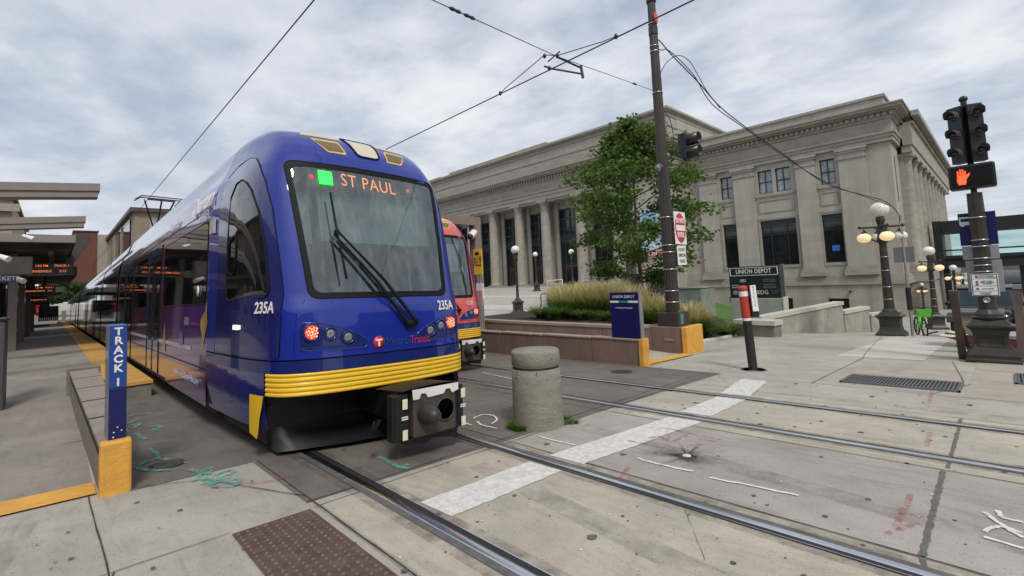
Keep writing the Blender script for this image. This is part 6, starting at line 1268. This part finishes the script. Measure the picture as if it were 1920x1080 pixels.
def led(y, xl, xr, yt, yb, label, txt):
    a, b = gy(xl, yt, y), gy(xr, yb, y); t = root('departure_board', (a.x,y,b.z), label, 'display'); MB().box(a.x, y, b.z, b.x, y+.3, a.z).build('case', m_blk, t)
    h = a.z-b.z
    if txt: text('1:52 PM', h*.24, (a.x+(b.x-a.x)*.42,y-.004,b.z+h*.74), (1,0,0), (0,0,1), 'led_lettering', m_orled2, t, bold=.002); text('TRACK 1', h*.24, (a.x+(b.x-a.x)*.78,y-.004,b.z+h*.74), (1,0,0), (0,0,1), 'led_lettering', m_orled2, t, bold=.002)
    text('GREEN MINNEAPOLIS', h*.26, (a.x+(b.x-a.x)*.30,y-.004,b.z+h*.28), (1,0,0), (0,0,1), 'led_lettering', m_orled2, t, bold=.002, sx=.8); text('2:12', h*.26, (a.x+(b.x-a.x)*.80,y-.004,b.z+h*.28), (1,0,0), (0,0,1), 'led_lettering', m_orled2, t, bold=.002)
    MB().box((a.x+b.x)/2+.1, y+.1, a.z, (a.x+b.x)/2+.2, y+.2, a.z+.9).build('hanger', m_cand, t)
led(25.5, 32, 138, 493, 514, 'nearest hanging departure board with two lines of orange letters', True); led(38, 50, 104, 537, 548, 'second smaller hanging departure board below the nearest board', True); led(48, 55, 92, 556, 564, 'third tiny departure board deep under the canopy', False)
# tickets booth, column, bin, machines
a, b = gy(-30,516,19), gy(30,529,19); t = root('ticket_sign', a, 'dark hanging sign lettered TICKETS at the left edge of the photo', 'sign'); MB().box(a.x, 19, b.z, b.x, 19.1, a.z).build('panel', mat('ticket_navy', (.015,.02,.05), .5), t); text('TICKETS', (a.z-b.z)*.75, (gy(8,522,19).x,18.99,(a.z+b.z)/2), (1,0,0), (0,0,1), 'sign_lettering', m_gl2, t, bold=.004)
MB().box(a.x, 19.02, a.z+.01, b.x+.3, 19.5, a.z+.5).build('support_rail', m_cand, t)
P = gz(18,633,pz(20)); t = root('platform_column', P, 'tan steel column on a stone foot beside the ticket sign', 'column'); MB().box(P.x-.13, P.y, P.z, P.x+.1, P.y+.25, 3.6).build('shaft', m_beam, t); MB().bevbox(P.x-.3, P.y-.15, P.z-.05, P.x+.25, P.y+.4, P.z+.28, .03).build('stone_foot', m_greyw, t)
MB().box(P.x-1.6, P.y+.3, P.z, P.x-.3, P.y+2.5, 2.6).build('booth_wall', m_cand, t); MB().box(P.x-.29, P.y+.5, P.z+.3, P.x-.2, P.y+1.4, 2.3).build('blue_panel', mat('panel_darkblue', (.01,.02,.07), .4), t)
a, b = gy(-40,605,11.0), gy(9,668,11.0); t = root('litter_bin', b, 'dark grey flat-sided bin cut off by the left edge of the photo', 'bin'); MB().bevbox(a.x, 11., rampz(b.x,11.)-.02, b.x, 11.6, a.z, .02).build('body', mat('bin_grey', (.07,.07,.075), .5), t); MB().bevbox(a.x-.02, 10.98, a.z+.002, b.x+.02, 11.62, a.z+.05, .01).build('lid', m_blk, t)
P = gz(42,614,pz(30)); t = root('ticket_machine', P, 'tan ticket machine with grey screen farther along the platform', 'ticket machine'); MB().bevbox(P.x-.35, P.y, P.z, P.x+.3, P.y+.6, P.z+1.75, .03).build('body', m_beam, t); MB().box(P.x-.2, P.y-.02, P.z+1.1, P.x+.15, P.y-.003, P.z+1.5).build('screen', m_sgrey, t); MB().bevbox(P.x-.4, P.y-.05, P.z, P.x+.35, P.y+.65, P.z+.3, .02).build('stone_foot', m_greyw, t)
for (px, py, yy_, lab) in ((4,482,18,'larger white spotlight under the canopy at the far left'),(55,445,22.5,'white tube camera on top of the canopy fascia'),(34,524,20,'small white spotlight beside the ticket sign')):
    c = gy(px, py, yy_); t = root('spotlight', c, lab, 'spotlight'); MB().tube([c+Vector((-.15,.25,.08)), c+Vector((.12,0,-.06))], [.05,.08], 12).build('housing', m_signw, t); MB().tube([c+Vector((-.1,.2,.08)), c+Vector((-.1,.2,.35))], .02, 6).build('stem', m_cand, t)
a, b = gy(74,575,55), gy(108,594,55); t = root('steel_gate', b, 'dark barred gate closing the far end of the platform', 'gate'); q = MB(); q.box(a.x,55,a.z-.05,b.x,55.06,a.z); q.box(a.x,55,b.z,b.x,55.06,b.z+.05); q.build('rails', m_blk, t); q = MB()
for i in range(10): x = a.x+(b.x-a.x)*i/9; q.box(x-.05,55.07,b.z-.3,x+.05,55.12,a.z)
q.box(a.x,55.13,b.z,b.x,55.15,a.z); q.build('bars', m_blk, t)
a, b = gy(67,572,57), gy(74,592,57); t = root('red_notice', b, 'small red and white notice near the end of the left platform', 'sign'); MB().box(a.x,57,b.z,b.x,57.05,a.z).build('plate', m_signr, t); MB().box(a.x+.1,56.98,b.z+.3,b.x-.1,56.995,b.z+.6).build('white_field', m_signw, t)
P = gz(52,610,pz(40)); t = root('low_barrier', P, 'pale low barrier panels across the far platform', 'barrier'); MB().box(P.x, P.y, P.z, P.x+1.9, P.y+.1, P.z+.9).build('panel', mat('barrier_grey', (.30,.30,.30), .6), t); MB().box(P.x+2.2, P.y+1, P.z, P.x+2.5, P.y+1.1, P.z+1.1).build('end_post', m_alu, t)
# --- buildings beyond the left platform
def bld(name, label, box, m, wins, roofm=None, cap=.4):
    x0, y0, z0, x1, y1, z1 = box; t = root(name, (x0,y0,z0), label, 'building'); MB().box(*box).build('walls', m, t); MB().box(x0-cap, y0-cap, z1+.002, x1+cap, y1+cap, z1+cap).build('roof_edge', roofm or m_cand, t)
    for w_ in wins: MB().box(*w_).build('window', m_wind, t)
    return t
m_brk = blockmat('red_brick', (.13,.040,.028), (.16,.09,.07), .5, .17, ms=.02, var=.2); m_tanb = blockmat('tan_brick', (.27,.21,.155), (.2,.17,.13), .5, .17, ms=.02, var=.12); m_lime2 = mat('pale_building_stone', (.33,.29,.23), .9, var=.1)
y0 = 150.; c = gy(253,388,y0); xL = c.x; zT = c.z; zW = gy(253,470,y0).z; yf = y0*1.0*(xL/gx(201,430,xL).x); yf = gx(201,432,xL).y
wins = []
t = bld('loft_building', 'tan brick building with a tall dark glazed bay showing above the train roof', (xL,y0,-8,xL+14,yf,zT-1.2), m_tanb, [], cap=1.0)
q = MB(); q.box(xL-.3, y0+8, zW, xL-.02, yf-2, zT-2.2); q.build('glazed_bay', m_wind, t); q = MB()
for k in range(1,4): yy_ = y0+8+(yf-y0-10)*k/4; q.box(xL-.6, yy_-.7, zW, xL-.31, yy_+.7, zT-2.2)
q.build('bay_mullions', m_beam, t); MB().box(xL+3, y0-.2, zT-8, xL+9, y0-.02, zT-3.2).build('window', m_blind, t); q = MB()
for k in range(1,4): q.box(xL+3+1.5*k-.12, y0-.3, zT-8, xL+3+1.5*k+.12, y0-.21, zT-3.2)
q.build('window_bars', m_frame, t)
y1 = 230.; c = gy(181,435,y1); xc = c.x; t = bld('brick_building', 'dark red brick warehouse with a pale stone front beyond the canopy', (xc-6,y1,-12,xc+.3,y1+90,c.z), m_brk, []); MB().box(xc+.32, y1-1, -12, xc+8, y1+20, c.z-1).build('stone_front', m_lime2, t)
for k in range(5): MB().box(xc+3.2, y1-1.3, c.z-6.5-6*k, xc+6, y1-1.02, c.z-3.5-6*k).build('window', m_wind, t)
y2 = 90.; c = gy(24,375,y2); t = bld('stone_corner_building', 'weathered tan stone building rising behind the canopy beams at far left', (c.x-14,y2,-6,c.x,y2+40,c.z), m_lime2, [(c.x-9,y2-.2,c.z-9,c.x-1.5,y2-.02,c.z-4)])
MB().box(c.x-14, y2-.8, c.z-1.6, c.x+.7, y2-.4, c.z-.6).build('cornice', m_lime2, t)
t = bld('brick_warehouse', 'long brown brick warehouse facing the tracks, mirrored in the train side', (-30,-30,-1,-18,150,9), m_tanb, []); 
for k in range(14):
    for z in (1.2,5.4): MB().box(-17.98, -26+k*7.6, z, -17.9, -22.4+k*7.6, z+2.7).build('window', m_wind, t)
MB().box(-18.0, -30, 4.3, -16.4, 150, 4.7).build('awning', m_cand, t)
bld('corner_block', 'brown brick block behind the camera mirrored in the blue train nose', (16,-75,-3,62,-38,13), m_brk, [(18+k*4.4,-37.98,z,20.6+k*4.4,-37.9,z+2.2) for k in range(10) for z in (1,5,9)])
bld('corner_block', 'unseen tan block added behind the camera for reflections in the train', (-34,-80,-2,-8,-42,16), m_tanb, [(-32+k*4,-41.98,z,-29.6+k*4,-41.9,z+2.2) for k in range(6) for z in (2,6,10)])  # out of view, added to give the train nose a darker reflection
# ================================================================== PLANTING
def leafmat(name, a, b, rough=.55):
    m = mat(name, a, rough, col2=b, scale=3.0, detail=4, spec=.3); nt = m.node_tree; p = nt.nodes['Principled BSDF']; o = nt.nodes['Material Output']
    tr = nt.nodes.new('ShaderNodeBsdfTranslucent'); tr.inputs[0].default_value = (a[0]*1.5, a[1]*1.6, a[2]*.8, 1); mx = nt.nodes.new('ShaderNodeMixShader'); mx.inputs[0].default_value = .3
    nt.links.new(p.outputs[0], mx.inputs[1]); nt.links.new(tr.outputs[0], mx.inputs[2]); nt.links.new(mx.outputs[0], o.inputs[0]); return m
m_leaf = leafmat('maple_leaf', (.115,.18,.045), (.042,.082,.022)); m_bark = mat('bark', (.085,.07,.055), .95, var=.4, scale=12, bump=.8, stretch=(1,1,.3))
m_blond = leafmat('blond_grass', (.60,.51,.34), (.40,.33,.20)); m_green = leafmat('green_blades', (.10,.17,.045), (.055,.10,.028)); m_lawn = mat('lawn_green', (.085,.17,.03), .9, col2=(.05,.11,.02), scale=1.6, detail=8, bump=.6, bscale=60)
m_mulch = mat('bark_mulch', (.07,.052,.045), 1., col2=(.025,.018,.016), scale=18, bump=1., bscale=70)
def bedz(x, y):
    k = sstep((y-7.2)/2.2)*sstep((22.5-x)/3.)*sstep((18.2-y)/2.2); g0 = zg(x, y)+.03
    return g0+max(0, .02-g0)*k
mb = MB(); mb.grid(lambda u, v: (u, v, bedz(u, v)), frange(11.66,22.4,26), frange(7.2,18.2,26)); struct('planting_bed', mb, m_mulch)
LY = lambda u, v: 7.6+(max(.2, .455*u-7.6))*v
def lz(u, w_): v = LY(u, w_); return (u, v, zg(u, v)+.07+.5*math.sin(min(1,max(0,(v-7.4)/5))*math.pi/2)*min(1,max(0,(u-19)/4))*min(1,max(0,(47.4-u)/4)))
mb = MB(); mb.grid(lz, frange(18.6,47.6,32), frange(0,1,20)); struct('lawn', mb, m_lawn)
mb = MB(); mb.tube([(17,18.2,zg(17,18.2)+.04),(14.6,17.8,zg(14.6,17.8)+.06),(13.2,17.0,-.05),(12.4,16.0,.02),(12.05,15.0,.04)], .09, 8); struct('bed_kerb', mb, m_cc)
pts = [(12.8,7.1),(15,7.0),(17,7.1),(18.5,7.25)]; mb = MB(); mb.tube([(x, y, zg(x, y)+.02) for x, y in pts], .08, 8); struct('bed_kerb', mb, m_cc)
def blades(n, R_, H, wd, arch, seed, seedhead=False):
    r = random.Random(seed); q = MB()
    for i in range(n):
        a = r.uniform(0, 2*math.pi); r0 = R_*.22*math.sqrt(r.random()); h = H*r.uniform(.6,1.); lean = arch*r.uniform(.25,1.)*R_; ca, sa = math.cos(a), math.sin(a); p = []
        for k in range(5):
            t = k/4; rr = r0+lean*t**1.9; p.append(Vector((ca*rr+r.uniform(-.01,.01), sa*rr+r.uniform(-.01,.01), h*(t-.22*arch*t*t*r.uniform(.6,1.4)))))
        s_ = Vector((-sa, ca, 0)); w_ = [wd, wd*1.1, wd, wd*.8, wd*.2] if not seedhead else [wd*.5, wd*.5, wd*.6, wd*1.9, wd*.5]
        v = [x-s_*w_[k]/2 for k, x in enumerate(p)]+[x+s_*w_[k]/2 for k, x in enumerate(p)]; q.add(v, [(k, k+1, 5+k+1, 5+k) for k in range(4)])
    return q
def grass(loc, s, label, first=None, kind='blond'):
    if first: c = copy_tree(first, loc, random.uniform(0, 6.2), label); c.scale = (s*random.uniform(.9,1.1), s*random.uniform(.9,1.1), s*random.uniform(.9,1.08)); return c
    t = root('fountain_grass' if kind == 'blond' else 'daylily', loc, label, 'ornamental grass' if kind == 'blond' else 'plant', 'blond fountain grass clumps in the bed' if kind == 'blond' else 'green strappy plants at the bed edge')
    if kind == 'blond':
        blades(520, .9, .80, .014, .9, 11).build('green_base', m_green, t, True, fixn=False); blades(400, .95, 1.2, .013, .6, 12, True).build('blond_plumes', m_blond, t, True, fixn=False)
    else: blades(330, .7, .55, .022, 1.05, 13).build('leaves', m_green, t, True, fixn=False)
    t.scale = (s,)*3; return t
gp = [(1058,600,18.6,1.05),(1084,602,18.0,1.1),(1112,603,17.6,1.15),(1138,603,17.4,1.15),(1050,590,20.4,1.1),(1082,592,20.0,1.15),(1115,592,19.8,1.2),(1150,592,19.0,1.2),(1066,580,22.,1.15),(1100,580,22.,1.2),(1135,580,22.,1.2),(1165,590,20.,1.1),(1195,600,16.8,1.05),(1222,600,16.2,1.1),(1243,600,16.2,1.1),(1294,598,16.4,1.1),(1309,600,17.,.9)]
first = None; ORD = ['first','second','third','fourth','fifth','sixth','seventh','eighth','ninth','tenth','eleventh']
for i, (px, py, dd, s_) in enumerate(gp):
    p = gd(px, py, dd); p.z = bedz(p.x, p.y)
    if i < 12: lab = ('front','middle','back')[0 if i < 4 else (1 if i < 8 else 2)]; lab = 'blond fountain grass clump in the %s row left of the blue pylon, %s from the left' % (lab, ORD[i if i < 4 else (i-4 if i < 8 else i-8)])
    else: lab = ['blond grass clump directly behind the blue depot pylon','blond grass clump between the blue pylon and the tall pole','blond grass clump touching the left side of the tall pole','blond grass clump just right of the tall pole','small blond grass clump before the grey-green vault'][i-12]
    g1 = grass(p, s_*1.08, lab, first); first = first or g1
first = None
for i, (px, py, dd, s_) in enumerate([(1016,600,18.2,1.),(1046,602,17.4,1.05),(1092,604,16.7,.85),(1320,602,16.5,1.),(1365,604,17.6,1.05),(1138,606,16.0,.7)]):
    p = gd(px, py, dd); p.z = bedz(p.x, p.y) if p.x < 22 else zg(p.x, p.y)
    g1 = grass(p, s_*1.2, ['green strappy plant at the rounded left tip of the bed','green strappy plant second from the bed tip','small green strappy plant low in front of the blond grass','green strappy plant right of the tall pole','green strappy plant on the lawn left of the red marker post','smallest green plant beside the foot of the blue pylon'][i], first, 'lily'); first = first or g1
# weeds at the round bollard
for k, (ang, lab) in enumerate(((R(200),'green weeds growing at the left foot of the round bollard'),(R(-20),'larger patch of green weeds at the right foot of the round bollard'))):
    t = root('weeds', C0+Vector((math.cos(ang)*.36, math.sin(ang)*.36, 0)), lab, 'weeds'); q = MB()
    for j_ in range(14):
        a = ang+random.uniform(-.65,.65) if k else R(170)+random.uniform(-.5,.4); rr = random.uniform(.31,.46 if k else .38); b = blades(26, .09, .05 if k else .14, .008, 1., j_+40*k); o = Vector((math.cos(a)*rr, math.sin(a)*rr, 0))+C0
        q.add([Vector(v)+o for v in b.v], b.f)
    q.build('blades', leafmat('weed_green', (.12,.19,.035), (.06,.11,.02)), t, fixn=False)
# maple tree
def tree(name, base, H, cr, label, seed, nl, lsize, m, z0=.22, group=None, trunk_r=.13):
    r = random.Random(seed); t = root(name, base, label, 'tree', group); tk = MB(); tips = []
    tp = [Vector((0,0,0))]; 
    for k in range(1,9): tp.append(Vector((.05*math.sin(k*1.3+seed), .05*math.cos(k*1.7), H*.92*k/8)))
    tk.tube([base+p for p in tp], [trunk_r*(1-.88*k/8) for k in range(9)], 10)
    def prof(h): # crown radius at relative height
        return cr*max(.05, math.sin(math.pi*min(1, max(0, (h-z0*.75)/(1.02-z0*.75)))**.62))
    nb = 34
    for i in range(nb):
        h = z0+(.93-z0)*(i/(nb-1))**.9; a = i*2.4+r.uniform(-.4,.4); L = prof(h)*r.uniform(.72,1.12); z = H*h; st = Vector((0,0,z)); d = Vector((math.cos(a), math.sin(a), .0)); up = .35+.5*h
        p1 = st+d*L*.45+Vector((0,0,L*.28*up)); p2 = st+d*L*.8+Vector((0,0,L*.42*up)); p3 = st+d*L+Vector((0,0,L*.48*up))
        tk.tube([base+st, base+p1, base+p2, base+p3], [.045*(1-.5*h), .028, .016, .006], 6); tips += [(p1, .55), (p2, .8), (p3, .6)]
        for s_ in (-1, 1):
            b2 = a+s_*r.uniform(.5,.9); q2 = p1+Vector((math.cos(b2), math.sin(b2), .3))*L*.42; tk.tube([base+p1, base+q2], [.018,.005], 5); tips += [(q2, .6), ((p1+q2)/2, .6)]
    tips += [(Vector((0,0,H*.95)), .4), (Vector((0,0,H*.9)), .6)]
    tk.build('trunk', m_bark, t)
    cw = MB(); wt = [x[1] for x in tips]
    for i in range(nl):
        c, s_ = r.choices(tips, wt)[0]; rr = s_*cr*.185; o = Vector((r.gauss(0,1), r.gauss(0,1), r.gauss(0,.75)))*rr*.62; p = base+c+o; n = Vector((r.gauss(0,.6), r.gauss(0,.6), r.uniform(.2,1.3))).normalized(); u = n.orthogonal().normalized(); a = r.uniform(0, 6.28); v = n.cross(u); u, v = u*math.cos(a)+v*math.sin(a), v*math.cos(a)-u*math.sin(a); L = lsize*r.uniform(.6,1.2)
        cw.add([p-v*L*.5, p+u*L*.48-v*L*.05-n*L*.08, p+u*L*.22+v*L*.5, p+v*L*.62+n*L*.03, p-u*L*.25+v*L*.48, p-u*L*.48-v*L*.05-n*L*.08], [(0,1,2,3),(0,3,4,5)])
    cw.build('crown', m, t, fixn=False); return t
TB = gd(1203,572,23.5); TB.z = zg(TB.x, TB.y); TH = hup(TB, 228)
tree('maple_tree', TB, TH, TH*.375, 'young green maple standing in the grass bed before the depot', 4, 14500, .18, m_leaf, .2)
# street-end woods and far trees
m_far = leafmat('far_foliage', (.06,.10,.035), (.03,.055,.022))
def clump(name, c, rx, rz_, label, seed, n=1500, s=.9):
    r = random.Random(seed); t = root(name, c, label, 'tree'); q = MB(); q.tube([c, c+Vector((0,0,rz_))], .3, 6); q.build('trunk', m_bark, t); q = MB()
    for i in range(n):
        d = Vector((r.gauss(0,1), r.gauss(0,1), r.gauss(0,1))).normalized()*(r.random()**.4); k = .8+.35*noise.noise(d*2.2+Vector((seed,0,0))); p = c+Vector((d.x*rx*k, d.y*rx*k, rz_+d.z*rz_*.8*k)); n_ = Vector((r.gauss(0,1), r.gauss(0,1), r.gauss(0,1))).normalized(); u = n_.orthogonal().normalized()*s*r.uniform(.4,1); v = n_.cross(u); q.add([p-u, p-v, p+u, p+v], [(0,1,2,3)])
    q.build('crown', m_far, t, fixn=False)
for i, (px, py, yy_, rx) in enumerate(((112,560,190,6.5),(128,558,200,7),(98,572,180,5))):
    c = gy(px, py, yy_); h = abs(gy(px, 527 if i < 2 else 545, yy_).z-c.z)/1.8; clump('distant_tree', c, rx, h, ['distant round tree left of the red brick warehouse','distant tree touching the red brick warehouse','lower distant tree under the canopy edge'][i], i+3)
